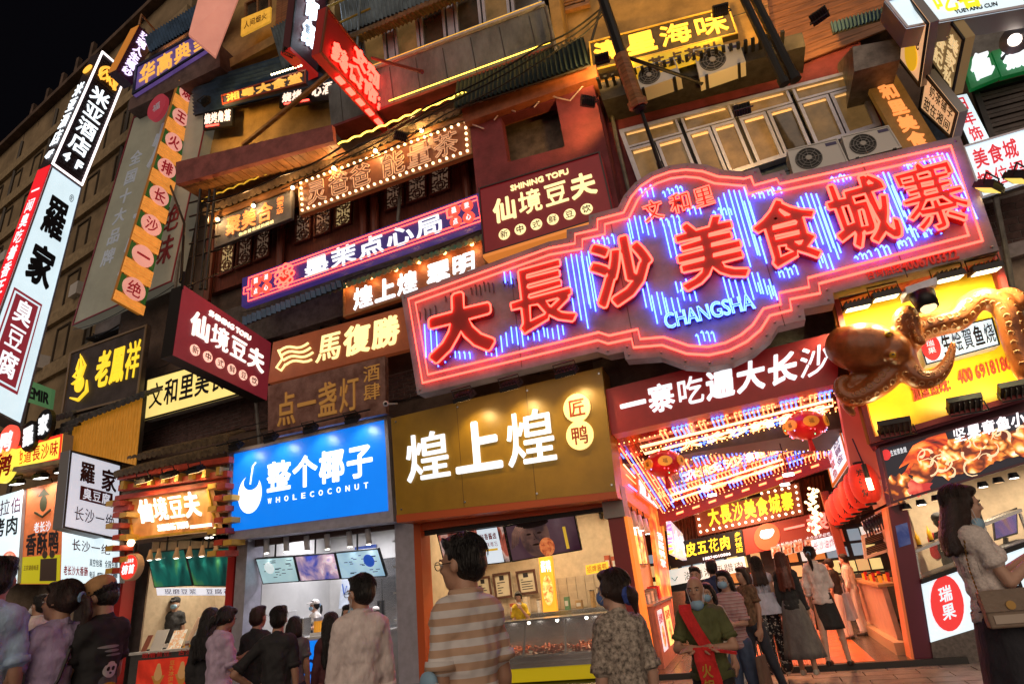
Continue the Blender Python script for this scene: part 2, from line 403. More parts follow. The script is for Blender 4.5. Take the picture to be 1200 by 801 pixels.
# ================================================================ shared materials
BLK = M('black_metal', (.02,.02,.022), .45, .4, bump=.1)
DARK = M('dark_paint', (.035,.03,.03), .6, noise_=.4)
WHITEP = M('white_paint', (.62,.62,.62), .4, noise_=.1, nscale=2)
ALU = M('aluminium', (.46,.45,.53), .4, .5, noise_=.15)
BRICK = M('dark_brick', (.10,.055,.05), .85, noise_=.45, nscale=9, bump=.5)
MORT = M('mortar', (.26,.23,.22), .9, noise_=.3, nscale=12)
OCH = M('ochre_plaster', (.40,.25,.09), .8, noise_=.35, nscale=1.6, bump=.3)
BRN = M('brown_plaster', (.125,.082,.062), .85, noise_=.45, nscale=1.3, bump=.4)
CONC = M('balcony_concrete', (.17,.18,.19), .85, noise_=.5, nscale=1.5, bump=.4, stretch=(1,1,.4))
REDP = M('dark_red_plaster', (.21,.035,.048), .75, noise_=.35, nscale=2.2, bump=.35)
REDWOOD = M('dark_red_wood', (.16,.035,.02), .5, noise_=.4, nscale=4, stretch=(6,6,1))
WOOD = M('warm_wood', (.34,.16,.06), .5, noise_=.45, nscale=3, stretch=(1,1,8))
WOODH = M('cladding_wood', (.25,.10,.04), .55, noise_=.5, nscale=2, stretch=(1,1,10))
ORW = M('orange_slat_wood', (.55,.25,.05), .5, noise_=.35, nscale=4, stretch=(9,9,1))
BLUEC = M('blue_corrugated', (.06,.12,.22), .45, .3, noise_=.4, nscale=2)
GREYC = M('grey_corrugated', (.19,.24,.28), .4, .4, noise_=.4, nscale=2)
TILE = M('grey_roof_tile', (.085,.085,.09), .7, noise_=.5, nscale=10, bump=.4)
TILEY = M('brown_roof_tile', (.16,.11,.06), .7, noise_=.5, nscale=10, bump=.4)
GLASSW = M('window_glass', (.07,.055,.04), .08, spec=.8, noise_=.6, nscale=1.5)
GLASSL = M('warm_window_glass', (.16,.10,.045), .15, noise_=.7, nscale=1.2, emit=(1,.55,.18), es=.10, sample=False)
PAPER = M('lattice_paper', (.55,.38,.30), .7, noise_=.3, nscale=2, emit=(1,.62,.40), es=.09, sample=False)
PAPERY = M('lattice_paper_lit', (.7,.5,.25), .7, noise_=.4, nscale=3, emit=(1,.7,.3), es=.35, sample=False)
NRED = glow('neon_red', (1,.055,.035), 6.5); NBLUE = glow('neon_blue', (.045,.10,1), 13)
NWHITE = glow('neon_white', (.85,.93,1), 3.0, sample=False); NWARM = glow('neon_orange', (1,.42,.12), 5)
NYEL = glow('neon_yellow', (1,.72,.18), 4); BULB = glow('warm_bulb', (1,.78,.45), 7)
LEDW = glow('lit_white_letter', (.93,.96,1), 1.08, sample=False); LEDY = glow('lit_yellow_letter', (1,.80,.34), 1.25, sample=False)
YSTRIP = glow('yellow_led_strip', (1,.66,.08), 4)
BOXW = M('white_lightbox', (.7,.8,.85), .4, emit=(.72,.90,.98), es=.92, noise_=.14, nscale=.9)
BOXW2 = M('white_lightbox_dim', (.7,.72,.78), .4, emit=(.80,.84,.98), es=.62, noise_=.12, nscale=1.2)
BOXY = M('yellow_lightbox', (.8,.6,.2), .4, emit=(1,.74,.22), es=.95, noise_=.2, nscale=1.5)
BOXY2 = M('lemon_lightbox', (.8,.7,.1), .4, emit=(1,.83,.08), es=1.0, noise_=.08)
INK = M('black_ink', (.012,.012,.02), .6); MAROON = M('maroon_paint', (.12,.012,.02), .5, noise_=.2)
RINK = M('red_ink', (.5,.02,.02), .5); MAROONE = M('lit_maroon_print', (.2,.02,.03), .5, emit=(.22,.02,.03), es=1, sample=False)
GOLD = M('gold_paint', (.75,.48,.08), .35, .5, noise_=.2)

def brickwall(Q, parent, bw=.24, bh=.075, gap=.012, limit=110):
    """courses of separate bricks standing 8 mm proud of their mortar; returns how many"""
    nv = int(Q.H/(bh+gap)); nu = int(Q.W/(bw+gap)); n = 0; rest = MB(); proto = None
    MB().q(Q, 0, 0, 1, 1, -.04, 0).build('mortar_bed', MORT, parent)
    for j in range(nv):
        for i in range(-1, nu+1):
            u0 = (i+(.5 if j % 2 else 0))*(bw+gap)/Q.W; u1 = u0+bw/Q.W
            u0, u1 = max(0, u0), min(1, u1)
            if u1-u0 < .02*bw/Q.W*10: continue
            v0 = j*(bh+gap)/Q.H; v1 = v0+bh/Q.H; d = .008+random.random()*.007
            if n < limit: MB().q(Q, u0, v0, u1, v1, .0005, d).build('brick', BRICK, parent); n += 1
            else: rest.q(Q, u0, v0, u1, v1, .0005, d)
    if rest.v: struct(rest.build('brick_course', BRICK, parent), 'stuff')
def tilerow(A, B, n, parent, mat=TILE, r=.09, L=.45, out=Vector((0,-1,-.45)), name='roof_tile', capm=None):
    """half-round tiles side by side from A to B, each sloping out towards the street"""
    A, B = Vector(A), Vector(B); d = (B-A)/n; o = out.normalized(); rr = min(r, d.length*.55)
    for i in range(n):
        c = A+d*(i+.5); x = d.normalized(); up = x.cross(o); up = up if up.z > 0 else -up
        pr = [c+x*(rr*math.cos(a*math.pi/6))+up*(rr*math.sin(a*math.pi/6)) for a in range(7)]
        pr += [c+x*(rr*.75*math.cos(a*math.pi/6))+up*(rr*.75*math.sin(a*math.pi/6)) for a in range(6, -1, -1)]
        mb = MB().prism([p-o*L for p in pr], o*L)
        # round end cap, as on temple eaves
        k = [c+o*.001+x*(rr*math.cos(a*math.pi/5))+up*(rr*math.sin(a*math.pi/5)) for a in range(10)]
        mb.prism(k, o*.02); mb.build(name, mat, parent)
def corrug(Q, mat, parent, n=24, amp=.03, name='corrugated_sheet', horiz=False):
    mb = MB(); N = n*4; vs = []
    for i in range(N+1):
        t = i/N; w = amp*math.sin(2*math.pi*n*t)+amp
        vs += [Q(0, t, w), Q(1, t, w)] if horiz else [Q(t, 0, w), Q(t, 1, w)]
    mb.add(vs, [(2*i, 2*i+2, 2*i+3, 2*i+1) for i in range(N)])
    o = mb.build(name, mat, parent, fix=False)
    mb2 = MB().q(Q, 0, 0, 1, 1, -.03, -.002); mb2.build('backing', DARK, parent); return o
def planks(Q, n, mat, parent, gap=.01, horiz=False, name='plank', w=.02):
    for i in range(n):
        g = gap/(Q.H if horiz else Q.W)/2
        a, b = i/n+g, (i+1)/n-g; d = w+random.random()*.006
        (MB().q(Q, 0, a, 1, b, 0, d) if horiz else MB().q(Q, a, 0, b, 1, 0, d)).build(name, mat, parent)
def window(Q, parent, frame=ALU, glass=GLASSW, t=.05, d=.06, cols=1, rows=1, name='window'):
    f = MB().frame(Q, t, -.02, d)
    for i in range(1, cols): f.q(Q, i/cols-t*.35/Q.W, t/Q.H, i/cols+t*.35/Q.W, 1-t/Q.H, -.02, d*.9)
    for i in range(1, rows): f.q(Q, t/Q.W, i/rows-t*.35/Q.H, 1-t/Q.W, i/rows+t*.35/Q.H, -.02, d*.85)
    o = f.build(name, frame, parent)
    p = MB().q(Q, t/Q.W*.9, t/Q.H*.9, 1-t/Q.W*.9, 1-t/Q.H*.9, -.012, -.004).build('pane', glass, o)
    return o
def lattice(Q, parent, paper=PAPER):
    """a wooden lattice window leaf: frame, fretwork, paper"""
    o = MB().frame(Q, .05, -.03, .05).build('lattice_window', REDWOOD, parent)
    MB().q(Q, .04, .02, .96, .98, -.028, -.02).build('pane', paper, o)
    fr = MB(); S = Q.W/2; t = .017
    def seg(u0, v0, u1, v1):
        a, b = Q(u0, v0, 0), Q(u1, v1, 0); fr.tube([a, b], t, 4, cap=False)
    n = max(1, round(Q.H/Q.W)); vs = [i/n for i in range(n+1)]
    for i in range(n):
        a, b = vs[i]+.02, vs[i+1]-.02; m_ = (a+b)/2; h = (b-a)/2
        def p(x, y): return (.5+x*.42, m_+y*h)
        ring = [(-.5,.25),(-.25,.5),(.25,.5),(.5,.25),(.5,-.25),(.25,-.5),(-.25,-.5),(-.5,-.25)]
        for k in range(8): seg(*p(*ring[k]), *p(*ring[(k+1)%8]))
        for sx, sy in ((1,1),(1,-1),(-1,1),(-1,-1)):
            seg(*p(sx,sy*.45), *p(sx*.7,sy*.45)); seg(*p(sx*.7,sy*.45), *p(sx*.7,sy*.75)); seg(*p(sx*.7,sy*.75), *p(sx*.35,sy*.75)); seg(*p(sx*.35,sy*.75), *p(sx*.35,sy*1))
            seg(*p(0,sy*.5), *p(0,sy*1)); seg(*p(sx*.5,0), *p(sx*1,0)); seg(*p(sx*.25,sy*.25),*p(sx*.25,0)); seg(*p(sx*.25,sy*.25),*p(0,sy*.25))
    fr.build('fretwork', REDWOOD, o); return o
def aircon(Q, label, dep=.35, dark=False):
    t = thing('air_conditioner', label, 'air conditioner', base(Q), group='outdoor air conditioner units on the facade')
    body = M('aircon_white', (.68,.66,.64), .5, noise_=.25); MB().q(Q, 0, 0, 1, 1, -dep, 0).build('casing', body, t)
    r = min(Q.W, Q.H)*.40
    MB().disc(Q, .36, .5, r, .001, .004, 28).build('fan_opening', M('fan_dark', (.03,.03,.03), .6), t)
    g = MB()
    for k in range(1, 5): g.tube([Q(.36+r*k/4.2/Q.W*math.cos(a*math.pi/12), .5+r*k/4.2/Q.H*math.sin(a*math.pi/12), .02) for a in range(24)], .006, 4, closed=True)
    for a in range(8): g.tube([Q(.36, .5, .02), Q(.36+r/Q.W*math.cos(a*math.pi/4), .5+r/Q.H*math.sin(a*math.pi/4), .02)], .005, 4)
    g.build('fan_guard', M('guard_grey', (.25,.24,.24), .5), t)
    MB().disc(Q, .36, .5, r*.22, .02, .035, 16).build('fan_hub', M('guard_light', (.45,.43,.4), .5), t)
    MB().frame(Q, .02, .0005, .012).build('casing_rim', body, t)
    MB().q(Q, .74, .78, .95, .9, .001, .006).build('badge', M('badge_blue', (.05,.04,.15), .5), t)
    br = MB()
    for u in (.15, .85): br.q(Q, u-.03, -.06, u+.03, -.005, -dep, .05)
    br.build('bracket', BLK, t); return t

# ================================================================ ground
g = MB(); g.add([(-400,-150,0),(400,-150,0),(400,400,0),(-400,400,0)], [(0,1,2,3)])
GROUND = M('street_paving', (.10,.095,.095), .55, noise_=.4, nscale=3, bump=.2)
struct(g.build('ground', GROUND))
tiles = thing('pavement', 'x', 'x'); 
for k in ('label', 'category'): del tiles[k]
struct(tiles)
PAVE = M('paving_stone', (.17,.15,.145), .4, noise_=.45, nscale=5, bump=.3)
n = 0; rest = MB()
for j in range(14):
    for i in range(26):
        x0 = -9+i*.6+(.3 if j % 2 else 0); y0 = 6.1+j*.3; z = .004+random.random()*.004
        if y0 > 9.72: continue
        mb = MB().box(x0+.006, y0+.006, -.02, x0+.594, y0+.294, .03+z) if x0 > 1 else rest.box(x0+.006, y0+.006, -.02, x0+.594, y0+.294, .03+z)
        if x0 > 1: mb.build('paving_stone', PAVE, tiles)
struct(rest.build('paving_stone', PAVE, tiles), 'stuff')

# ================================================================ far left neighbour
NB = thing('neighbour_building', 'ochre plaster block with slit windows behind the tall hotel blade sign', 'building', (-15.6, 12, 0))
nbp = Plane((-15.6, 11.6, 0), (.20, .98, 0))
LQ = lambda px: PQ(px, nbp)
OCHN = M('neighbour_ochre', (.30,.22,.13), .85, noise_=.35, nscale=.7, bump=.3, bscale=4)
A = nbp.at(0, 176); B = nbp.at(112, 84)
zt = (A.z+B.z)/2
far = A+(A-B)*2
wq = Quad((far.x, far.y, A.z+.3), (-15.4, 11.55, B.z), (-15.4, 11.55, 3.4), (far.x, far.y, 3.4))
MB().q(wq, 0, 0, 1, 1, -.5, 0).build('wall', OCHN, NB)
for i in range(7):
    v0 = .30+i*.10
    MB().q(wq, 0, v0-.012, 1, v0+.012, .002, .16).build('floor_band', M('band_ochre', (.36,.27,.16), .8, noise_=.3), NB)
for i in range(6):
    for j in range(9):
        u = .46+j*.055; v = .315+i*.10
        wnd = window(wq.sub(u, v, u+.024, v+.062, .002), NB, M('brown_frame', (.06,.045,.03), .6), GLASSL if (i*5+j*3) % 7 == 0 else GLASSW, .07, .05)
        MB().q(wq, u-.004, v-.006, u+.028, v-.001, .002, .09).build('sill', OCHN, wnd)
MB().q(wq, 0, 1.0005, 1, 1.012, -.6, .35).build('parapet', BRN, NB)
for i in range(5):
    p = nbp.at(34+i*17, 140-i*15); MB().box(p.x-.09, p.y, zt-.6, p.x+.09, p.y+.18, zt+1.9).build('roof_post', BRN, NB)
for i in range(9):
    u, v = .50+.05*(i % 8)+.026, .30+.1*(i % 6)+.01; MB().q(wq, u, v, u+.014, v+.022, .002, .35).build('wall_unit', M('aircon_white', (.68,.66,.64), .5), NB)
for i in range(5):
    u = .53+i*.095; MB().tube([wq(u, .02, .06), wq(u+.001, .97, .06)], .07, 6).build('drain_pipe', M('pipe_dark', (.07,.06,.05), .6), NB)
# pale blank wall with cables between the blades
rec = Quad((-17.5, 11.45, 16.5), (-15.35, 11.4, 16.5), (-15.35, 11.4, 3.6), (-17.5, 11.45, 3.6))
MB().q(rec, 0, 0, 1, 1, -.1, 0).build('side_wall', M('grimy_grey_wall', (.17,.15,.15), .85, noise_=.5, nscale=1.5), NB)
for i in range(7):
    MB().q(rec, .05, .08+i*.13, .95, .085+i*.13, .02, .3).build('cable_ledge', BLK, NB)
cb = thing('cable_bundle', 'black cables and brackets strung between the white blade sign and the grey panel', 'cables', (-16.5, 11.2, 9))
for i in range(12):
    z = 5+i*.95; x = random.random()*.5
    MB().tube([(-17.3+x, 11.1, z), (-16.4, 10.8, z-.5+random.random()*.5), (-15.5, 11.1, z+random.random()*.9-.3)], .022, 5).build('cable', BLK, cb)

# ================================================================ main building
MAIN = thing('arcade_building', 'five storey old arcade building carrying all the shop signs, brick and dark red plaster', 'building', (0, D, 0))
WY = D+.35
MB().box(-15.3, WY, 3.3, -2.15, WY+.4, 20.4).build('wall', BRN, MAIN)
MB().box(-2.15, WY, 4.1, 9, WY+.4, 20.4).build('wall', BRN, MAIN)
MB().box(-15.3, WY+.4, 3.35, 9, WY+6, 20.3).build('building_core', DARK, MAIN)
# dividing piers between the shops
for x0, x1 in ((-15.3,-14.9), (-13.45,-13.05)): MB().box(x0, WY, 0, x1, WY+.4, 3.298).build('pier', DARK, MAIN)
# brick courses that show between the signs
for px in ([(158,510),(313,452),(313,492),(158,535)], [(455,440),(486,432),(494,462),(455,472)], [(283,452),(316,446),(316,500),(283,505)]):
    brickwall(PQ(px, YP(WY-.06)), MAIN, limit=70)
brickwall(PQ([(1140,240),(1200,222),(1210,285),(1166,292)], YP(WY-.05)), MAIN, bw=.3, bh=.11, limit=60)
# top left penthouse: orange timber strip, corrugated blue roof edge, soffit ledge
q1 = YQ([(168,74),(262,18),(262,52),(166,104)], D-.1)
planks(YQ([(166,76),(262,10),(262,44),(166,98)], D-.12), 6, WOODH, MAIN, horiz=True)
corrug(YQ([(170,44),(268,-16),(276,4),(176,62)], D-.7), BLUEC, MAIN, 30)
MB().q(YQ([(176,62),(262,6),(262,30),(170,80)], D-.05), 0, 0, 1, 1, -.3, 0).build('upper_wall', BRN, MAIN)
MB().q(YQ([(152,116),(256,50),(258,78),(150,130)], D-.75), 0, 0, 1, 1, -1.0, 0).build('ledge', M('brown_ledge', (.14,.09,.085), .8, noise_=.4, nscale=3), MAIN)
s_ = MB().q(YQ([(187,52),(212,37),(213,39),(188,54)], D-.2), 0, 0, 1, 1, 0, .03).build('strip_light', NWARM, MAIN)
# ochre floors, upper left
MB().q(YQ([(256,-60),(392,-120),(392,58),(262,95)], D+.0), 0, 0, 1, 1, -.3, 0).build('ochre_wall', OCH, MAIN)
MB().q(YQ([(258,75),(330,36),(332,45),(260,84)], D-.35), 0, 0, 1, 1, -.4, 0).build('ledge', OCH, MAIN)
window(YQ([(288,5),(318,-9),(318,14),(288,30)], D-.02), MAIN, WOOD, GLASSW, .07, .06, 2)
planks(YQ([(326,-20),(372,-46),(362,40),(322,48)], D-.03), 6, WOODH, MAIN)
corrug(YQ([(318,34),(358,12),(378,60),(332,82)], D-.55), GREYC, MAIN, 12)
corrug(YQ([(226,98),(345,62),(392,98),(228,136)], D-.45), BLUEC, MAIN, 9, .035, horiz=True)
MB().q(YQ([(228,133),(392,95),(392,165),(224,205)], D-.05), 0, 0, 1, 1, -.3, 0).build('ochre_wall', OCH, MAIN)
planks(YQ([(205,135),(238,128),(236,188),(208,196)], D-.2), 6, WOODH, MAIN)
MB().tube([YP(D-.5).at(285,170), YP(D-.9).at(385,88)], .07, 6).build('wood_beam', WOOD, MAIN)
# pink red canopy with plank soffit
cq = YQ([(206,190),(389,146),(391,165),(206,216)], D-1.35)
MB().q(cq, 0, 0, 1, 1, -.12, 0).build('canopy_fascia', M('pink_red_fascia', (.30,.09,.085), .7, noise_=.35, nscale=3, bump=.3), MAIN)
a, b = cq.bl, cq.br
for i in range(22):
    t0, t1 = i/22, (i+1)/22-.004; p0, p1 = a.lerp(b, t0), a.lerp(b, t1); v = Vector((0, 1.55, .06)); z = Vector((0, .12, .02)); h = Vector((0,0,.03))
    MB().hexa([p0+z, p1+z, p1+z+v, p0+z+v, p0+z+h, p1+z+h, p1+z+v+h, p0+z+v+h]).build('soffit_plank', WOOD, MAIN)
# grey balcony with its band of sliding windows
bq = YQ([(384,101),(637,8),(648,54),(388,148)], D-.55)
MB().q(bq, 0, 0, 1, 1, -.9, 0).build('balcony', CONC, MAIN)
MB().q(bq, 0, -.06, 1, -.005, -.9, .03).build('balcony_edge', REDP, MAIN)
for i in range(8): MB().q(bq, .06+i*.125, .02, .064+i*.125, .9, .002, .006).build('seam', DARK, MAIN)
wb = YQ([(396,56),(632,-44),(637,7),(400,96)], D-.5)
MB().q(wb, 0, 0, 1, 1, -.5, -.06).build('window_band', DARK, MAIN)
MB().q(wb, -.01, -.06, 1.01, -.005, -.3, .12).build('sill', ALU, MAIN)
us = [0, .13, .26, .30, .43, .56, .60, .73, .86, 1]
for i in range(9):
    if us[i+1]-us[i] < .06: MB().q(wb, us[i]+.004, 0, us[i+1]-.004, 1, -.05, .03).build('mullion', ALU, MAIN)
    else: window(wb.sub(us[i]+.004, .03, us[i+1]-.004, 1), MAIN, ALU, GLASSL if i % 2 else GLASSW, .07, .06)
MB().q(YQ([(398,150),(610,62),(560,130),(240,240)], D-.02), 0, 0, 1, 1, -.2, 0).build('wall_panel', BRN, MAIN)
# eave above the balcony windows, and blue-grey cladding above it
ea, eb = YP(D-1.0).at(408, 44), YP(D-1.0).at(540, -12)
tilerow(ea, eb, 26, MAIN, TILEY, .10, .5)
corrug(YQ([(392,-40),(520,-90),(528,-8),(404,40)], D-.7), GREYC, MAIN, 26)
for i in range(3):
    a_ = YP(D-.9).at(380+2*i, 60-26*i); b_ = YP(D-.9).at(430+4*i, 36-26*i); MB().tube([a_, b_], .03, 5).build('rail', GOLD, MAIN)
MB().tube([YP(D-.95).at(418,60), YP(D-.95).at(424,-30)], .035, 6).build('pipe', GREYC, MAIN)
# long curved tile eave with yellow LED line
ta, tb = YP(D-.75).at(238, 249), YP(D-.75).at(549, 124)
for i in range(2):
    o_ = Vector((0, 0, .16*i)); tilerow(ta+o_+Vector((0,.25*i,0)), tb+o_+Vector((0,.25*i,0)), 40, MAIN, TILEY if i == 0 else TILE, .12, .5)
wave = []
for i in range(161):
    t = i/160; wave.append(ta.lerp(tb, t)+Vector((0, -.08, .30+.055*abs(math.sin(math.pi*t*22))*1)))
MB().tube(wave[70:], .022, 5).build('led_line', YSTRIP, MAIN); MB().tube(wave[:70], .018, 5).build('led_line', M('led_dim', (.5,.35,.05), .5, emit=(1,.6,.05), es=.5), MAIN)
MB().q(Quad(ta+Vector((0,.1,-.05)), tb+Vector((0,.1,-.05)), tb+Vector((0,.1,-.3)), ta+Vector((0,.1,-.3))), 0,0,1,1,-.6,0).build('eave_board', WOOD, MAIN)
for px, py in ((255,257),(297,241),(343,220),(391,197),(440,177),(494,153)):
    p = YP(D-.72).at(px, py); bl = thing('eave_bulb', 'bare warm bulb under the long tile eave, %s' % {255:'first from the hotel side',297:'above the grey plaque',343:'at the corner of the plaque',391:'above the start of the bulb-edged board',440:'above the middle of the bulb-edged board',494:'above the end of the bulb-edged board'}[px], 'bulb', p, group='bulbs under the long eave')
    MB().ell(p, .05, 10, 6).build('bulb', BULB, bl, True); MB().cyl(p+Vector((0,0,.04)), (0,0,1), .03, .07, 8).build('socket', BLK, bl)
    lamp('POINT', p+Vector((0,-.10,-.05)), None, 16, (1,.55,.2), .05, parent=bl)
# lattice floor
zw = lambda px: YQ(px, D+.12)
MB().q(zw([(240,262),(556,150),(566,232),(240,345)]), 0, 0, 1, 1, -.2, -.05).build('timber_wall', REDWOOD, MAIN)
for grp, lit in (([(259,283),(321,258),(318,300),(255,326)], [2,1,1]), ([(345,252),(416,228),(414,262),(344,288)], [0,1,2]), ([(450,212),(530,184),(530,222),(450,250)], [0,0,0])):
    Qg = zw(grp)
    for i in range(3): lattice(Qg.sub(i/3+.02, 0, (i+1)/3-.02, 1, .01), MAIN, (PAPER, PAPER, PAPERY)[lit[i]])
for px in (248, 330, 425, 438, 543): 
    p = YP(D).at(px, 290-(px-248)*.38); MB().tube([(p.x, D+.02, p.z-1.6), (p.x, D+.02, p.z+1.1)], .10, 10).build('column', REDWOOD, MAIN)
# strip of corrugated eave below the navy sign and dark utility zone
MB().q(YQ([(240,370),(480,300),(480,345),(240,420)], D-.1), 0, 0, 1, 1, -.3, 0).build('ledge', M('wet_grey_ledge', (.10,.085,.08), .6, noise_=.5), MAIN)
corrug(YQ([(285,372),(400,328),(402,336),(285,382)], D-.9), BLUEC, MAIN, 20)
window(YQ([(332,378),(400,356),(400,392),(330,415)], D+.1), MAIN, BLK, GLASSW, .05, .06, 3)
# teal rope tiles above the second sign row
tilerow(YP(D-.72).at(383,342), YP(D-.72).at(568,277), 30, MAIN, M('teal_tile', (.05,.30,.22), .4, noise_=.6, nscale=8, col2=(.35,.16,.05)), .09, .4, Vector((.45,-1,-.35)))
for px, py, lb in ((406,334,'above the first white letter'), (435,325,'above the second letter'), (464,316,'in the middle'), (491,307,'before the red sign tower'), (521,296,'second last'), (553,286,'last, against the red sign tower')):
    p = YP(D-.65).at(px, py); bl = thing('eave_bulb', 'orange bulb under the teal tiled eave, ' + lb, 'bulb', p, group='bulbs under the teal eave')
    MB().ell(p, .045, 10, 6).build('bulb', glow('orange_bulb', (1,.42,.14), 6), bl, True); MB().cyl(p+Vector((0,0,.035)), (0,0,1), .025, .06, 8).build('socket', BLK, bl)
    lamp('POINT', p+Vector((0,-.05,-.05)), None, 6, (1,.4,.12), .05, parent=bl)

# ================================================================ red tower with recess
PIER = thing('red_tower', 'dark red plastered tower with a boarded square recess and corrugated cap', 'tower', (-2.6, D-.6, 5.5))
py_ = D-.65
pq = YQ([(550,138),(693,88),(730,262),(566,302)], py_)
rq = YQ([(587,138),(651,117),(662,172),(595,190)], py_)
# front face in four pieces around the recess
def fr_piece(a, b, c, d): MB().q(Quad(a, b, c, d), 0, 0, 1, 1, -.25, 0).build('wall', REDP, PIER)
fr_piece(pq.tl, pq.tr, rq.tr, rq.tl); fr_piece(rq.bl, rq.br, pq.br, pq.bl); fr_piece(pq.tl, rq.tl, rq.bl, pq.bl); fr_piece(rq.tr, pq.tr, pq.br, rq.br)
MB().box(pq.br.x-.12, py_+.25, pq.br.z, pq.br.x-.001, WY, pq.tr.z).build('side_wall', REDP, PIER)
MB().box(pq.bl.x, py_+.25, pq.bl.z, pq.bl.x+.12, WY, pq.tl.z).build('side_wall', REDP, PIER)
MB().q(rq, -.1, -.1, 1.1, 1.1, -.62, -.55).build('recess_board', M('recess_brown', (.13,.09,.07), .85, noise_=.5, nscale=4), PIER)
MB().q(YQ([(541,128),(698,76),(700,90),(544,144)], py_-.18), 0, 0, 1, 1, -.5, 0).build('cornice', M('orange_brown_trim', (.30,.09,.04), .6, noise_=.3), PIER)
corrug(Quad(YP(py_+.1).at(536,98), YP(py_+.1).at(684,44), YP(py_-.38).at(692,76), YP(py_-.38).at(532,128)), M('dark_teal_sheet', (.03,.05,.06), .45, .3), PIER, 30, .035)
wl = M('pale_branch', (.6,.45,.45), .6)
for a in ([(556,126),(566,118)], [(579,122),(604,131)], [(626,126),(643,105)], [(621,103),(654,115)], [(554,146),(567,151)], [(579,141),(604,107)], [(654,115),(668,118),(683,101)]):
    MB().tube([YP(py_-.06).at(*p) for p in a], .016, 5).build('cable_clip', wl, PIER)

# ================================================================ window block right of the tower
MB().q(YQ([(700,120),(1005,40),(1035,150),(725,240)], D+.08), 0, 0, 1, 1, -.3, -.002).build('red_wall', REDP, MAIN)
MB().q(YQ([(690,250),(1100,120),(1130,180),(700,300)], D+.10), 0, 0, 1, 1, -.3, -.002).build('wall', M('blue_grey_wall', (.05,.09,.17), .6, noise_=.5), MAIN)
W2 = YQ([(726,155),(1003,84),(1032,150),(757,240)], D-.02)
MB().frame(W2, .08, -.1, .08).build('window_frame', ALU, MAIN)
MB().q(W2, .01, .01, .99, .99, -.14, -.1).build('room_dark', DARK, MAIN)
ub = [0, .27, .50, .74, 1]
for i in range(4):
    u0, u1 = ub[i]+.008, ub[i+1]-.008
    window(W2.sub(u0, .74, u1, .985), MAIN, ALU, GLASSL, .045, .06)
    window(W2.sub(u0, .03, (u0+u1)/2-.003, .725), MAIN, ALU, GLASSL, .055, .06)
    window(W2.sub((u0+u1)/2+.003, .03, u1, .725), MAIN, ALU, GLASSW if i == 2 else GLASSL, .055, .06)
    MB().q(W2, u0+.02, .93, u1-.02, .955, .0, .012).build('reflection_strip', glow('reflected_strip', (1,.55,.18), .8, sample=False), MAIN)  # glowing bars stand in for warm reflections in the panes
    for a in (0, .5): MB().q(W2, u0+.02+(u1-u0)*a*.96, .66, u0+(u1-u0)*(a+.44), .69, .0, .012).build('reflection_strip', glow('reflected_strip', (1,.55,.18), .8, sample=False), MAIN)
# ochre gable with the dried seafood boards
MB().q(YQ([(636,-70),(930,-150),(950,60),(656,125)], D+.06), 0, 0, 1, 1, -.25, 0).build('ochre_wall', OCH, MAIN)
MB().q(YQ([(634,-60),(646,-66),(664,60),(652,64)], D-.62), 0, 0, 1, 1, -.7, 0).build('pilaster', OCH, MAIN)
shut = window(YQ([(641,-20),(684,-34),(692,8),(648,20)], D-.02), MAIN, WOOD, REDWOOD, .09, .08)
for i in range(9): MB().q(YQ([(641,-20),(684,-34),(692,8),(648,20)], D-.02), .12, .1+i*.09, .88, .15+i*.09, .0, .03).build('shutter_slat', WOOD, shut)
MB().q(YQ([(700,98),(940,38),(944,54),(706,118)], D-.6), 0, 0, 1, 1, -.7, 0).build('ledge', M('black_ledge', (.045,.04,.04), .7, noise_=.5, nscale=6), MAIN)
for i in range(26):
    a_ = YP(D-.62).at(704+i*8.5, 103-i*2.1); MB().box(a_.x-.03, D-.9, a_.z-.02, a_.x+.03, D-.6, a_.z+.03).build('roof_batten', BLK, MAIN)
# timber cladding top right
planks(YQ([(893,-60),(1060,-100),(1080,20),(905,88)], D+.02), 18, WOODH, MAIN, horiz=True, w=.03)
planks(YQ([(870,-40),(893,-48),(903,30),(884,36)], D-.1), 3, WOOD, MAIN, w=.05)
corrug(YQ([(973,28),(1036,10),(1037,22),(976,40)], D-.6), BLUEC, MAIN, 14)
DU = thing('duct_box', 'grey sheet metal duct box jutting out beside the vertical orange board', 'duct', YP(D-.9).at(1025, 78))
dq = YQ([(999,55),(1053,45),(1055,70),(1001,84)], D-.95)
MB().q(dq, 0, 0, 1, 1, -1.1, 0).build('casing', M('duct_metal', (.20,.17,.15), .5, .4, noise_=.4), DU)
MB().hexa([dq(0,1.0,.0)+Vector((0,0,.002)), dq(1,1,.0)+Vector((0,0,.002)), dq(1,1,-1.1), dq(0,1,-1.1), dq(.02,1,-.9)+Vector((0,0,.5)), dq(.98,1,-.9)+Vector((0,0,.5)), dq(.98,1,-1.1)+Vector((0,0,.5)), dq(.02,1,-1.1)+Vector((0,0,.5))]).build('hood', M('duct_metal_top', (.22,.23,.24), .5, .3, noise_=.4), DU)
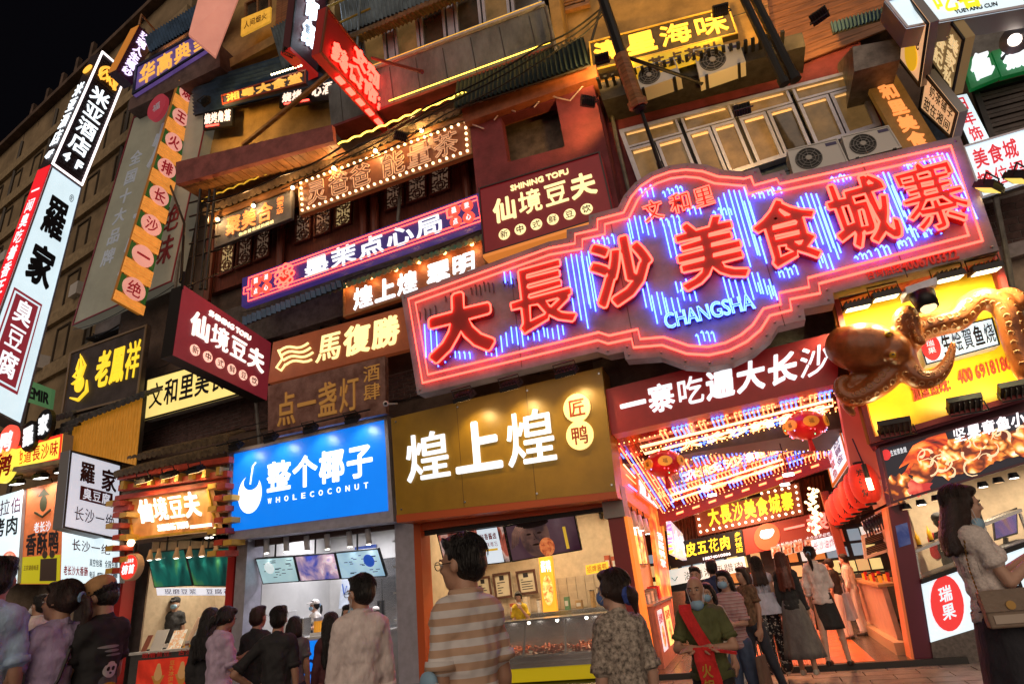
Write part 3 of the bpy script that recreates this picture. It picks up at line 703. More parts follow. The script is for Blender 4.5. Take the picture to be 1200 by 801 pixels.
# upper right corner: wall, shutters, beam
MB().q(YQ([(1120,-10),(1215,-40),(1240,55),(1128,75)], D+.05), 0, 0, 1, 1, -.2, 0).build('grey_wall', M('grey_plaster', (.22,.21,.21), .8, noise_=.3), MAIN)
sh = YQ([(1138,108),(1215,88),(1235,150),(1160,170)], D-.05)
for i in range(12): MB().q(sh, .02, i/12+.01, .98, (i+1)/12-.012, 0, .03+.02*(i % 2)).build('shutter_slat', M('dark_shutter', (.075,.055,.05), .6, noise_=.4), MAIN)
MB().frame(sh, .08, .0, .08).build('shutter_frame', DARK, MAIN)
MB().q(YQ([(1160,292),(1240,270),(1240,285),(1165,308)], D-.2), 0, 0, 1, 1, -.4, 0).build('beam', M('grey_beam', (.28,.24,.25), .7, noise_=.3), MAIN)
MB().q(YQ([(1165,308),(1240,286),(1290,460),(1204,470)], D-.02), 0, 0, 1, 1, -.4, 0).build('wall', M('mauve_wall', (.32,.25,.20), .8, noise_=.3), MAIN)
MB().q(YQ([(690,395),(985,330),(990,392),(700,462)], D+.02), 0, 0, 1, 1, -.35, 0).build('wall', M('worn_grey_wall', (.15,.13,.12), .85, noise_=.5, nscale=2, bump=.4), MAIN)

# ================================================================ posts, poles and cables
def pole(name, label, pts, r, mat=BLK, cat='pole', y=None):
    P = [YP(y if y else D-1.0).at(*p) if len(p) == 2 else YP(p[2]).at(p[0], p[1]) for p in pts]
    t = thing(name, label, cat, P[-1])
    MB().tube(P, r, 8).build('shaft', mat, t); n_ = (P[-1]-P[0]).normalized()
    MB().tube([P[-1]-n_*.1, P[-1]+n_*.02], r*1.3, 8).build('collar', mat, t); return t
pole('utility_pole', 'tall black pole with a lower timber sleeve crossing the seafood board', [(700,-20,D-2),(729,66,D-2),(750,128,D-1.6)], .09)
pole('steel_pole', 'thin steel rod carrying on down from the timber sleeve to the big neon sign', [(748,120,D-1.6),(774,196,D-1.2)], .035)
pole('wood_pole', 'squared timber sleeve around the middle of the black pole', [(727,64,D-2.02),(748,124,D-1.62)], .13, WOOD)
pole('scaffold_pole', 'longer of two thick black tubes ending above the big windows', [(858,-30,D-1.4),(919,98,D-1.1)], .07)
pole('scaffold_pole', 'second thick black tube, nearer the timber cladding', [(868,-34,D-1.3),(932,93,D-1.0)], .08)
pole('strut', 'black slanting strut from the timber sleeve to the ledge of the air conditioners', [(737,68,D-1.6),(822,97,D-.6)], .035)
pole('strut', 'black slanting rod against the dark red tower', [(715,-30),(690,60),(705,170)], .03, y=D-.5)
for i, (x, l) in enumerate(((243, 'left'), (249, 'middle'), (232, 'outer'))):
    pole('scaffold_pole', ['slim dark scaffold tube left of the grey plaque, nearest to it', 'slim dark scaffold tube standing behind its twin by the grey plaque', 'outermost slim dark scaffold tube by the hanging board of discs'][i], [(x+3, 222), (x-8, 338)], .035, y=D-1.0-.1*i)
for i in range(5):
    a_ = YP(D-1).at(222, 238+i*16); b_ = YP(D-1).at(258, 228+i*16)
    MB().tube([a_, b_], .025, 5).build('cross_rail', BLK, MAIN)
pole('strut', 'black diagonal brace from the disc board down to the maroon hanging box', [(196,208,D-.4),(216,262,D-1.2),(212,330,D-2)], .03)
pole('flag_pole', 'red tipped rod poking out in front of the grey balcony', [(436,68,D-2.0),(494,84,D-2.4)], .035, M('rust_red', (.25,.05,.03), .5))
def cable(label, pts, r=.02, y=D-1.3, group='overhead cables'):
    P = [YP(y).at(*p) for p in pts]; Q_ = []
    for i in range(len(P)-1):
        for k in range(6): t = k/6; Q_.append(P[i].lerp(P[i+1], t)-Vector((0,0,.10*math.sin(math.pi*t))))
    Q_.append(P[-1]); o = MB().tube(Q_, r, 5).build('cable', BLK, None, fix=False); tag(o, label, 'cable', group)
cable('uppermost black cable swinging from the tower cap to the ochre wall', [(390,185),(500,125),(636,52),(702,12)])
cable('lower black cable running beside the uppermost one across the balcony', [(390,192),(500,131),(640,58),(706,14)], .018)
cable('thin black cable under the balcony edge reaching the eave', [(400,200),(520,135),(660,54),(706,18)], .015)
cable('thick cable sagging under the pink canopy towards the eave', [(238,238),(330,205),(400,172)], .025)
cable('cable hanging in front of the brown plaster below the balcony', [(330,222),(420,170),(545,112)], .014)

# LED strip washing the balcony front from its lower edge, and small wall floods on the ochre gable
MB().tube([bq(.30,.0,.12), bq(.995,.0,.12)], .014, 6).build('led_strip', glow('amber_led', (1,.62,.06), 5), MAIN)
MB().tube([wb(.0,-.03,.16), wb(1,-.03,.16)], .010, 5).build('led_strip', M('sill_led_amber', (.6,.36,.06), .4, emit=(1,.55,.06), es=.8), MAIN)  # yellow light on the window sill put in as a thin glowing tube
AM = glow('amber_flood_lens', (1,.6,.12), 5)
for px, py, tx, ty, lb, en in ((845,13,800,-30,'black floodlight at the outer end of the gold seafood board',160),(706,70,690,10,'black floodlight low at the near end of the gold seafood board',160),(960,20,960,-20,'black floodlight under the warm timber cladding',110),(338,62,300,20,'added black floodlight on the upper ochre wall near the yellow notice',120),(240,118,300,150,'added small floodlight at the blue corrugated band',50),(470,160,430,120,'added small floodlight under the grey balcony',45),(690,118,640,150,'added small floodlight at the cap of the dark red tower',40),(870,128,850,140,'added small floodlight over the wide window block',60)):
    p = YP(D-1.5).at(px, py); floodlight(p, YP(D).at(tx, ty), lb, (1,.55,.13), en*1.7, .13, 'amber wall floodlights', AM, 140)  # all but the seafood board and cladding floods are added to warm the walls
# ================================================================ signs high up, from the hotel side to the right
PURP = M('plum_panel', (.07,.015,.06), .5); NAVY = M('navy_panel', (.035,.03,.11), .45, emit=(.06,.03,.22), es=.5, sample=False)
LW = glow('cool_white_letter', (.86,.95,1), 1.6, sample=False)
# hotel blade
Xb = YP(D).at(96, 218).x
Q = PQ([(119,60),(149,86),(96,218),(60,192)], XP(Xb))
t = sign('hotel_blade_sign', 'tall black hotel blade sign with white outline and gold emblem, above the white light box', 'sign', Q, .55, M('charcoal_slats', (.035,.022,.03), .6))
for i in range(34): MB().q(Q, .05, .02+i*.0285, .95, .036+i*.0285, .001, .012).build('slat', M('charcoal_slats', (.035,.022,.03), .6), t)
MB().frame(Q, .05, .0, .05).build('outline_tube', glow('outline_white', (1,.85,.85), 2.2, sample=False), t)
chars(Q, '米亚酒店', (.16,.17,.84,.73), LW, t, .014, .05, .035, vert=True)
line(Q, '4', (.18,.08,.38,.145), LW, t, .014, .03, .03); line(Q, 'F', (.6,.075,.8,.14), LW, t, .014, .03, .03)
em = glow('gold_emblem', (1,.45,.05), 1.3, sample=False)
mb = MB(); mb.tube([Q(.5+.30*math.cos(a*math.pi/16), .85+.072*math.sin(a*math.pi/16), .03) for a in range(-4, 22)], .05, 6)
mb.tube([Q(.22,.80,.05), Q(.36,.88,.05), Q(.5,.81,.05), Q(.64,.88,.05), Q(.80,.79,.05)], .06, 6); mb.tube([Q(.36,.80,.05), Q(.5,.85,.05), Q(.64,.80,.05)], .045, 6)
mb.build('emblem', em, t)
# narrow street face of the blade
Qe = Quad(Q.tl+Vector((-.55,-.02,0)), Q.tl+Vector((0,-.02,0)), Q.bl+Vector((0,-.02,0)), Q.bl+Vector((-.55,-.02,0)))
chars(Qe, '米亚酒店', (.1,.16,.9,.72), LW, t, .01, .03, .03, vert=True); line(Qe, '4F', (.2,.06,.8,.12), LW, t, .01, .02, .03)
MB().disc(Qe, .5, .84, .2, .01, .04).build('emblem', em, t)
Q = PQ([(60,194),(96,220),(25,499),(-38,466)], XP(Xb))
t = sign('lightbox_sign', 'tall glowing white blade light box with black brush characters and a maroon seal', 'sign', Q, .55, BOXW, ALU, .05, .03)
chars(Q, '羅', (.2,.70,.84,.90), INK, t, .004, .012, .04); chars(Q, '家', (.2,.49,.84,.67), INK, t, .004, .012, .04)
chars(Q, '®', (.72,.90,.90,.95), INK, t, .004, .01, .0)
MB().q(Q, .12, .09, .78, .44, .004, .02).build('maroon_plate', MAROONE, t); MB().frame(Q.sub(.15,.10,.75,.43), .05, .0205, .026).build('plate_line', BOXW, t)
chars(Q, '臭豆腐', (.24,.12,.66,.42), LEDW, t, .021, .01, .02, vert=True)
Qe = Quad(Q.tl+Vector((-.55,-.02,0)), Q.tl+Vector((0,-.02,0)), Q.bl+Vector((0,-.02,0)), Q.bl+Vector((-.55,-.02,0)))
MB().q(Qe, 0, 0, 1, 1, 0, .02).build('red_face', M('lit_red_face', (.6,.01,.02), .5, emit=(1,.02,.03), es=.75, sample=False), t)
chars(Qe, '一闻臭吃着香正宗臭豆腐', (.15,.1,.85,.92), LEDW, t, .021, .01, .02, vert=True)
# purple blade
Q = PQ([(163,30),(181,46),(155,100),(136,82)], XP(YP(D-.3).at(181,46).x))
t = sign('purple_blade_sign', 'small plum coloured blade sign with violet white characters and an orange lit side', 'sign', Q, .35, PURP, None)
chars(Q, '玫瑰人生婚纱', (.2,.05,.8,.97), glow('violet_letter', (.80,.66,1), 1.6, sample=False), t, .004, .04, .03, vert=True)
Qe = Quad(Q.tl+Vector((-.35,0,0)), Q.tl, Q.bl, Q.bl+Vector((-.35,0,0)))
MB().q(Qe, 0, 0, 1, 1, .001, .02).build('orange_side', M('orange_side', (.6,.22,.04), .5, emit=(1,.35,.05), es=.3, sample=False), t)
MB().tube([Q.tl, Q.tl+Vector((0,0,.5)), Q.tr+Vector((0,.6,.2))], .04, 5).build('bracket', WOOD, t)
# blue-violet board
Q = YQ([(160,78),(248,30),(252,52),(156,112)], D-.85)
t = sign('violet_board', 'long violet and gold board on the brown ledge at the top corner', 'sign', Q, .1, M('violet_panel', (.10,.07,.25), .5, noise_=.6, nscale=2, emit=(.25,.14,.5), es=.35, sample=False), M('navy_edge', (.02,.03,.08), .5), .08, .05)
chars(Q, '华高典当', (.06,.1,.96,.9), glow('amber_letter', (1,.5,.08), .8, sample=False), t, .01, .05, .045)
# pink banner
Q = YQ([(236,-18),(282,-24),(252,66),(221,40)], D-1.6)
Q = Quad(YP(D-1.9).at(237,-20), YP(D-1.4).at(286,-20), YP(D-1.4).at(252.5,66), YP(D-1.9).at(221,40))
t = sign('pink_banner', 'pale pink hanging banner board with dark green and red vertical characters', 'banner', Q, .1, M('pink_board', (.75,.36,.30), .6, emit=(1,.36,.25), es=.42, noise_=.2, nscale=1, sample=False), None)
chars(Q, '螺坊', (.35,.58,.72,.92), M('green_ink', (.02,.08,.03), .6), t, .004, .01, .03, vert=True); chars(Q, '专卖', (.34,.20,.68,.56), MAROON, t, .004, .01, .03, vert=True)
# grey billboard
Q = YQ([(157,138),(252,98),(202,330),(85,382)], D-.35)
t = sign('grey_billboard', 'large grey green billboard with small silver characters behind the hanging disc board', 'billboard', Q, .3, M('grey_green_board', (.30,.31,.24), .6, noise_=.2, nscale=.8, emit=(.55,.5,.38), es=.10, sample=False), M('maroon_edge', (.25,.03,.05), .5), .04, .03)
SIL = M('silver_letter', (.6,.62,.66), .35, .5, emit=(.6,.65,.75), es=.15, sample=False)
chars(Q, '全国十大品牌', (.11,.22,.29,.80), SIL, t, .004, .03, .015, vert=True, fit=.8)
chars(Q, '煌上煌', (.36,.12,.78,.90), SIL, t, .004, .09, .0, vert=True)
chars(Q, '绝味', (.72,.10,.94,.40), M('dark_red_char', (.25,.03,.04), .5), t, .004, .04, .02, vert=True)
dq_ = YQ([(178,126),(198,112),(196,132),(178,144)], D-.7); dt = thing('round_sign', 'small round dark red sign at the top of the grey billboard', 'sign', base(dq_))
MB().disc(dq_, .5, .5, .36, 0, .12, 24, .46).build('disc', MAROONE, dt); chars(dq_, '福', (.25,.25,.75,.75), SIL, dt, .121, .01, .02)
# hanging disc board
Xs = YP(D-.85).at(166, 368).x
Q = PQ([(212,90),(231,104),(166,368),(134,350)], XP(Xs))
t = sign('disc_board', 'hanging timber board with eight pink discs of red characters between orange slats', 'sign', Q, .12, M('amber_board', (.22,.09,.02), .6, emit=(.5,.16,.02), es=.3, sample=False), BLK, .03, .02)
ORS = M('orange_slat', (.6,.26,.06), .5, emit=(1,.36,.06), es=.62, noise_=.3, sample=False); PK = M('pink_disc', (.8,.42,.36), .5, emit=(1,.42,.34), es=.58, sample=False)
RC = M('lit_red_ink', (.3,.01,.01), .5, emit=(.3,.01,.02), es=.6, sample=False)
for i, ch in enumerate('烧王火排长沙一绝'):
    v = 1-(i+.5)/8
    MB().disc(Q, .5, v, .42*Q.W, .026, .050, 22, .037*Q.H).build('disc', PK, t)
    for a_ in (-.02, .84): MB().q(Q, a_, v-.030, a_+.18, v+.030, .012, .024).build('green_tab', M('green_tab', (.03,.10,.03), .6, emit=(.03,.12,.02), es=.4, sample=False), t)
    chars(Q, ch, (.22,v-.029,.78,v+.029), RC, t, .051, .012, .03)
    for dv in (-.0615, -.0500, -.0385, .0395, .0510):
        if 0 < v+dv < .99: MB().q(Q, -.06, v+dv-.0048, 1.04, v+dv+.0048, .015, .034+.003*(i % 2)).build('slat', ORS, t)
# corrugated restaurant board with bulbs
Q = YQ([(260,112),(359,82),(359,98),(261,123)], D-.95)
t = sign('canteen_sign', 'blue framed board with gold block characters on the corrugated roof band', 'sign', Q, .08, M('dull_blue_board', (.05,.06,.12), .5), M('red_edge', (.3,.05,.03), .5), .05, .03)
chars(Q, '湘粤大食堂', (.05,.08,.97,.95), glow('amber_letter', (1,.5,.08), .8, sample=False), t, .01, .04, .045)
b = MB(); [b.ell(Q(.64+i*.03, 1.18, .1), .03, 6, 4) for i in range(12)]; struct(b.build('bulb_string', BULB, t), 'stuff')
for px, s_, lb in (([(238,133),(273,126),(272,147),(238,152)], '烧烤角落', 'small black sign of white and red script under the blue band, nearer the disc board'), ([(328,110),(394,92),(392,116),(327,126)], '烧烤·心酒', 'wider black sign of white script under the canteen board')):
    Q = YQ(px, D-.5); t = sign('script_sign', lb, 'sign', Q, .08, BLK)
    chars(Q, s_, (.05,.25,.95,.95), glow('warm_white_letter', (1,.75,.6), 1.3, sample=False), t, .004, .03, .03); MB().q(Q, .1, .12, .55, .2, .004, .02).build('red_line', NRED, t)
Q = YQ([(280,42),(316,16),(316,23),(282,62)], D-.3); Q = YQ([(283,22),(317,8),(316,25),(282,42)], D-.5)
t = sign('yellow_notice', 'small glowing yellow notice on the ochre wall below the top window', 'sign', Q, .06, M('amber_notice', (.7,.4,.05), .5, emit=(1,.5,.05), es=.55, noise_=.3, sample=False))
chars(Q, '人间烟火', (.1,.25,.9,.75), M('brown_ink', (.2,.1,.02), .5), t, .004, .01, .01)
# white neon blade and red neon blade
Q = PQ([(350,-60),(386,-36),(371,72),(339,53)], XP(YP(D-1.2).at(378,80).x))
Q = PQ([(352,-60),(389,-40),(371,86),(339,56)], XP(-8.0))
t = sign('white_neon_blade', 'dark blade sign with blue white neon characters beside the red neon blade', 'sign', Q, .22, M('dark_maroon_board', (.09,.02,.03), .5), BLK, .05, .04)
chars(Q, '食市集', (.28,.12,.72,.80), M('steel_letter', (.4,.5,.6), .4), t, .012, .06, .03, vert=True, neon=NWHITE, nr=.022)
for k in range(3): lamp('POINT', Q(.5, .2+k*.25, .35), None, 5, (.75,.85,1), .2, parent=t)
MB().q(Q, -.01, -.03, 1.01, -.002, -.25, .05).build('red_edge', M('glossy_red', (.4,.02,.02), .3, emit=(.8,.03,.02), es=.25), t)
Q = PQ([(382,8),(459,108),(456,152),(374,62)], XP(-6.15))
t = sign('red_neon_blade', 'bright red neon blade sign with two slanting rows of outlined characters', 'sign', Q, .2, M('neon_red_board', (.45,.03,.03), .5), M('brown_rim', (.25,.09,.06), .5, .3), .05, .04)
chars(Q, '文和里', (.36,.52,.97,.95), M('red_letter', (.6,.05,.03), .4), t, .012, .06, .02, neon=NRED, nr=.026)
chars(Q, '美食市集', (.10,.08,.97,.50), M('red_letter', (.6,.05,.03), .4), t, .012, .06, .02, neon=NRED, nr=.026)
for i in range(5): MB().q(Q, .25+i*.14, -.055, .33+i*.14, -.025, -.1, .02).build('lower_tube', NRED, t)
# grey plaque, bulb board, navy sign, second row
Q = YQ([(254,257),(343,222),(342,256),(252,291)], D-.62)
t = sign('grey_plaque', 'grey stone plaque with orange characters under the eave, left of the bulb-edged board', 'sign', Q, .08, M('stone_grey', (.16,.16,.17), .7, noise_=.4, nscale=3), M('grey_rim', (.2,.19,.19), .6), .05, .03)
ORL = glow('orange_letter', (1,.33,.08), 1.0, sample=False)
chars(Q, '聚美合', (.14,.2,.76,.92), ORL, t, .01, .05, .02); chars(Q, '你未曾见过的美味', (.32,.06,.78,.2), LEDY, t, .01, .02, .02, joined=True); chars(Q, '美食工坊', (.8,.3,.9,.9), ORL, t, .01, .02, .02, vert=True)
def bulbs_round(Q, t, nu, nv, inset, r=.032, mat=None, group=None):
    a, b = inset/Q.W, inset/Q.H; P = [(a+(1-2*a)*i/nu, 1-b) for i in range(nu)]+[(1-a, 1-b-(1-2*b)*i/nv) for i in range(nv)]+[(1-a-(1-2*a)*i/nu, b) for i in range(nu)]+[(a, b+(1-2*b)*i/nv) for i in range(nv)]
    for u, v in P: MB().ell(Q(u, v, .05), r, 8, 5).build('bulb', mat or BULB, t, True)
Q = YQ([(350,213),(551,139),(554,181),(352,253)], D-.62)
t = sign('bulb_edged_board', 'long brown board edged with warm bulbs and pale outline characters under the eave', 'sign', Q, .1, M('brown_red_board', (.24,.09,.04), .5, noise_=.2, emit=(.6,.12,.03), es=.10, sample=False), WOOD, .04, .03)
BULB2 = glow('small_bulb', (1,.70,.35), 3.2)
bulbs_round(Q, t, 26, 5, .10, .035, BULB2)
pale = M('pale_tan_letter', (.65,.40,.24), .5, emit=(1,.5,.25), es=.5, sample=False)
bdy = M('brown_letter_body', (.30,.13,.07), .5)
chars(Q, '灵爸爸', (.05,.14,.45,.86), bdy, t, .008, .04, .012, neon=pale, nr=.014); chars(Q, '能量茶', (.5,.14,.94,.86), bdy, t, .008, .04, .012, neon=pale, nr=.014)
Q = YQ([(284,326),(561,226),(567,262),(283,359)], D-.95)
t = sign('navy_neon_sign', 'long navy sign with white characters, red neon border and a red lion head', 'sign', Q, .15, NAVY)
for ins in (.07, .16):
    a, b = ins/Q.W, ins/Q.H; c, d = .22/Q.W, .22/Q.H
    P = [(a, b+d), (a+c*.6, b+d), (a+c*.6, b), (.992, b), (.992, 1-b), (a+c*.6, 1-b), (a+c*.6, 1-b-d), (a, 1-b-d)]
    MB().tube([Q(u, v, .02) for u, v in P], .013, 5, closed=True).build('neon_border', NRED, t)
chars(Q, '墨茉点心局', (.285,.15,.865,.88), LEDW, t, .004, .04, .022)
Q2 = Q
def disc4(u0, u1, txt, Q, t):
    for i, ch in enumerate(txt):
        u = u0+(u1-u0)*(i % 2); v = .70 if i < 2 else .33
        MB().disc(Q, u, v, .13, .004, .04, 18).build('red_disc', glow('lit_red_disc', (1,.10,.06), .95, sample=False), t)
        chars(Q, ch, (u-.010, v-.11, u+.010, v+.11), LEDW, t, .041, .01, .02)
disc4(.072, .120, '国潮点心', Q, t); disc4(.905, .953, '墨茉点心', Q, t)
# lion head from neon curls
mb = MB(); cu, cv = .205, .5
for k in range(9):
    a = 2*math.pi*k/9; c = (cu+.20/Q.W*math.cos(a), cv+.24/Q.H*math.sin(a)); mb.tube([Q(c[0]+.07/Q.W*math.cos(b), c[1]+.07/Q.H*math.sin(b), .05) for b in [i*math.pi/4 for i in range(8)]], .02, 4, closed=True)
for sx in (-1, 1):
    mb.tube([Q(cu+sx*.08/Q.W+.045/Q.W*math.cos(b), cv+.07/Q.H+.045/Q.H*math.sin(b), .05) for b in [i*math.pi/4 for i in range(8)]], .02, 4, closed=True)
mb.tube([Q(cu-.12/Q.W, cv-.1/Q.H, .05), Q(cu, cv-.17/Q.H, .05), Q(cu+.12/Q.W, cv-.1/Q.H, .05)], .02, 4); mb.tube([Q(cu-.04/Q.W, cv-.03/Q.H, .05), Q(cu, cv+.02/Q.H, .05), Q(cu+.04/Q.W, cv-.03/Q.H, .05)], .02, 4)
mb.build('lion_head', NRED, t); MB().disc(Q, cu, cv, .2, .004, .02, 20).build('lion_face', M('lion_red', (.35,.03,.03), .5, emit=(.8,.05,.03), es=.3), t)
MB().frame(Q.sub(.875,.52,.898,.82), .03, .004, .03).build('seal', NRED, t)
Q = YQ([(403,334),(569,280),(570,318),(403,372)], D-.55)
t = sign('second_duck_sign', 'brown board with white characters under the teal tiles, half hidden by the big neon sign', 'sign', Q, .1, M('brown_red_board', (.24,.09,.04), .5), WOOD, .04, .03)
chars(Q, '煌上煌', (.07,.05,.55,.80), LW, t, .01, .06, .03); chars(Q, '翠明', (.60,.05,.94,.80), LW, t, .01, .06, .03)
# tofu shop signs
CREAM = glow('cream_letter', (1,.82,.38), 1.15, sample=False); DRED = M('deep_red_panel', (.14,.010,.016), .45, noise_=.1, emit=(.35,.012,.02), es=.28, sample=False)
def tofu(Q, t, lett, disc, lx=(.10,.93)):
    line(Q, 'SHINING TOFU', (.27,.80,.74,.885), lett, t, .004, .03, .02)
    chars(Q, '仙境豆夫', (lx[0],.37,lx[1],.76), lett, t, .004, .06, .028)
    for i, ch in enumerate('新中式鲜豆饮'):
        u = .18+i*.128
        MB().disc(Q, u, .20, .075*min(Q.H, Q.W/1.5)*1.0, .004, .03, 20).build('disc', disc, t); chars(Q, ch, (u-.035,.14,u+.035,.26), MAROON, t, .031, .006, .02)
Q = YQ([(561,221),(703,178),(720,252),(567,299)], D-.98)
t = sign('tofu_wall_sign', 'deep red flat sign with cream lettering mounted on the dark red tower', 'sign', Q, .25, DRED, M('dark_trim', (.04,.006,.008), .4), .03, .03)
MB().q(Q, 0, -.05, 1, -.005, -.3, .04).build('lit_ledge', M('orange_ledge', (.6,.2,.04), .4, emit=(1,.3,.05), es=.6), t); tofu(Q, t, CREAM, CREAM)
Xt = YP(D-.15).at(313, 440).x
Q = PQ([(214,334),(317,402),(312,469),(202,416)], XP(Xt))
t = sign('tofu_blade_sign', 'maroon hanging box sign with white lettering jutting over the yellow light box', 'sign', Q, .3, M('black_box_side', (.015,.012,.012), .5), None, backmat=M('black_box_side', (.015,.012,.012), .5))
MB().q(Q, 0, 0, 1, 1, .007, .02).build('maroon_face', M('maroon_face', (.16,.02,.03), .45, emit=(.35,.03,.045), es=.35, noise_=.1, sample=False), t)
WL2 = glow('warm_lit_white', (1,.90,.80), 1.3, sample=False)
Qf = Q.sub(0,0,1,1,.02); tofu(Qf, t, WL2, glow('peach_disc', (1,.55,.42), 1.1, sample=False))
MB().tube([Q.tl+Vector((0,0,.3)), Q.tl+Vector((0,0,-.1))], .03, 5).build('hanger', BLK, t)
MB().tube([Q.tl+Vector((0,.1,.02)), Q.tl+Vector((0,1.7,1.4))], .02, 5).build('hanger', BLK, t)
# yellow and brown middle signs
Q = YQ([(172,444),(287,411),(283,462),(168,493)], D-.3)
t = sign('yellow_lightbox', 'glowing yellow light box with black characters behind the maroon hanging box', 'sign', Q, .2, BOXY, BLK, .04, .03)
chars(Q, '文和里美食城', (.04,.2,1.0,.88), INK, t, .004, .012, .02)
Q = YQ([(83,413),(173,380),(162,465),(72,488)], D-.5)
t = sign('jeweller_board', 'dark framed board with gold phoenix and gold brush characters above the orange slats', 'sign', Q, .12, M('dark_board', (.07,.055,.055), .6, noise_=.5, nscale=2), M('tan_rim', (.25,.18,.12), .6), .05, .03)
chars(Q, '老鳳祥', (.40,.25,.97,.85), glow('gold_letter', (1,.66,.03), 1.0, sample=False), t, .01, .04, .03)
ph = MB(); gl = MATS['gold_letter']
ph.disc(Q, .2, .42, .16, .01, .04, 14, .22)
for k in range(5): a = math.pi*(.35+.18*k); ph.tube([Q(.2, .5, .03), Q(.2+.10*math.cos(a), .5+.22*math.sin(a), .03), Q(.2+.05*math.cos(a+1), .55+.36*math.sin(a), .03)], [.05,.035,.01], 5)
ph.tube([Q(.1,.25,.03), Q(.22,.18,.03), Q(.32,.28,.03), Q(.30,.45,.03)], [.02,.05,.05,.02], 5); ph.build('phoenix_emblem', gl, t)
Q = YQ([(320,401),(475,359),(482,408),(314,449)], D-.55)
t = sign('horse_shop_sign', 'brown orange shop board with yellow characters and a waved mane logo', 'sign', Q, .15, M('burnt_orange_board', (.30,.085,.035), .5, noise_=.25, nscale=1.5, emit=(.7,.14,.04), es=.13, sample=False))
chars(Q, '馬復勝', (.35,.14,.95,.90), LEDY, t, .004, .05, .03, slant=.12)
mb = MB()
for k in range(4): mb.tube([Q(.07+.02*k+i*.028, .72-.13*k+.05*math.sin(i*.8), .03) for i in range(9-(k == 3))], .028, 5)
mb.tube([Q(.06,.75,.03), Q(.10,.5,.03), Q(.06,.32,.03), Q(.10,.22,.03), Q(.13,.36,.03)], .028, 5); mb.build('mane_logo', LEDY, t)
Q = YQ([(314,452),(451,417),(452,484),(314,513)], D-.85)
t = sign('wine_house_board', 'dark carved wood board with dull gold characters below the orange brown board', 'sign', Q, .12, M('dark_walnut', (.12,.045,.03), .45, noise_=.6, nscale=3, bump=.4, col2=(.30,.16,.13)), None)
dg = M('dull_gold_letter', (.55,.30,.08), .4, .4, emit=(1,.45,.1), es=.14, sample=False)
chars(Q, '点一盏灯', (.08,.12,.80,.82), dg, t, .004, .05, .01); chars(Q, '酒肆', (.82,.25,.97,.92), dg, t, .004, .04, .0, vert=True)
# small cluster at the far lower left
Q = YQ([(14,525),(74,508),(71,539),(12,553)], D-1.0)
t = sign('long_sha_taste_sign', 'small yellow light box with red characters and red border over the duck poster', 'sign', Q, .25, BOXY2, glow('red_border', (1,.04,.02), .8, sample=False), .06, .02)
chars(Q, '地道長沙味', (.08,.18,.94,.85), M('lit_red_ink2', (.4,.01,.01), .5, emit=(.5,.01,.01), es=.8, sample=False), t, .005, .01, .01)
for px, ch, lb in ((33, '羅', 'first of two black oval signs with a white character above the yellow light box'), (51, '家', 'second black oval sign, next to the dark tiled eave')):
    Q = YQ([(px-8,492+ (33-px)*.75+8),(px+10,488+(33-px)*.75+2),(px+8,523+(33-px)*.75),(px-9,530+(33-px)*.75)], D-1.1); t = thing('oval_sign', lb, 'sign', base(Q), group='black oval name signs')
    MB().disc(Q, .5, .5, .56*Q.W, -.1, 0, 20, .56*Q.H).build('plate', BLK, t); chars(Q, ch, (.12,.1,.88,.9), LEDW, t, .004, .03, .03)
for px, py, ch, mt_, ml, lb in ((7,517,'鸭',glow('lit_red_disc', (1,.10,.06), .95, sample=False),LEDW,'round red sign with a white character at the far lower corner'), (6,545,'鸭',BOXY2,RINK,'round yellow sign with a red character under the round red sign'), (-6,545,'酥',BOXY2,RINK,'round yellow sign cut by the picture edge under the red one')):
    c = YP(D-1.2).at(px, py); Q = RQ(c.x-.36, c.z-.36, c.x+.36, c.z+.36, D-1.2); t = thing('round_sign', lb, 'sign', base(Q))
    MB().disc(Q, .5, .5, .34, -.1, 0, 24, .42).build('plate', mt_, t); chars(Q, ch, (.15,.1,.85,.9), ml, t, .004, .02, .03)
Q = YQ([(30,444),(61,456),(58,479),(30,470)], D+.6); t = sign('green_shop_sign', 'dull green sign strip with black Latin letters seen behind the white blade', 'sign', Q, .1, M('dull_green', (.12,.30,.12), .5, emit=(.2,.5,.2), es=.2, sample=False)); line(Q, 'EMIR', (.15,.2,.95,.75), INK, t, .004, .02, .02)
Q = YQ([(86,494),(168,463),(160,545),(84,527)], D-.6)
t = thing('slat_screen', 'orange lit screen of narrow upright timber slats above the white light box', 'screen', base(Q)); MB().q(Q, 0, 0, 1, 1, -.1, 0).build('backing', DARK, t); planks(Q, 24, M('orange_lit_slat', (.60,.27,.05), .5, noise_=.3, nscale=4, stretch=(9,9,1), emit=(1,.4,.03), es=.22, sample=False), t, .02, name='slat')
Xl = YP(D-.3).at(139, 600).x
Q = PQ([(82,527),(142,544),(140,633),(73,618)], XP(Xl))
t = sign('tofu_white_box', 'white hanging light box with a maroon seal under the orange slats', 'sign', Q, .3, BOXW2, DARK, .04, .02)
MB3 = M('dark_maroon_ink', (.06,.01,.015), .5)
chars(Q, '羅', (.2,.62,.50,.92), MB3, t, .004, .01, .03); chars(Q, '家', (.60,.58,.92,.90), MB3, t, .004, .01, .03)
MB().q(Q, .24, .40, .84, .58, .004, .012).build('seal', MAROON, t); chars(Q, '臭豆腐', (.28,.41,.80,.57), BOXW2, t, .0125, .006, .02); chars(Q, '长沙一绝', (.16,.12,.90,.32), MB3, t, .004, .01, .0)
Q = YQ([(73,620),(140,634),(140,683),(71,683)], D-.55)
t = sign('contact_lightbox', 'bright white light box with purple script and contact lines under the hanging white box', 'sign', Q, .12, BOXW)
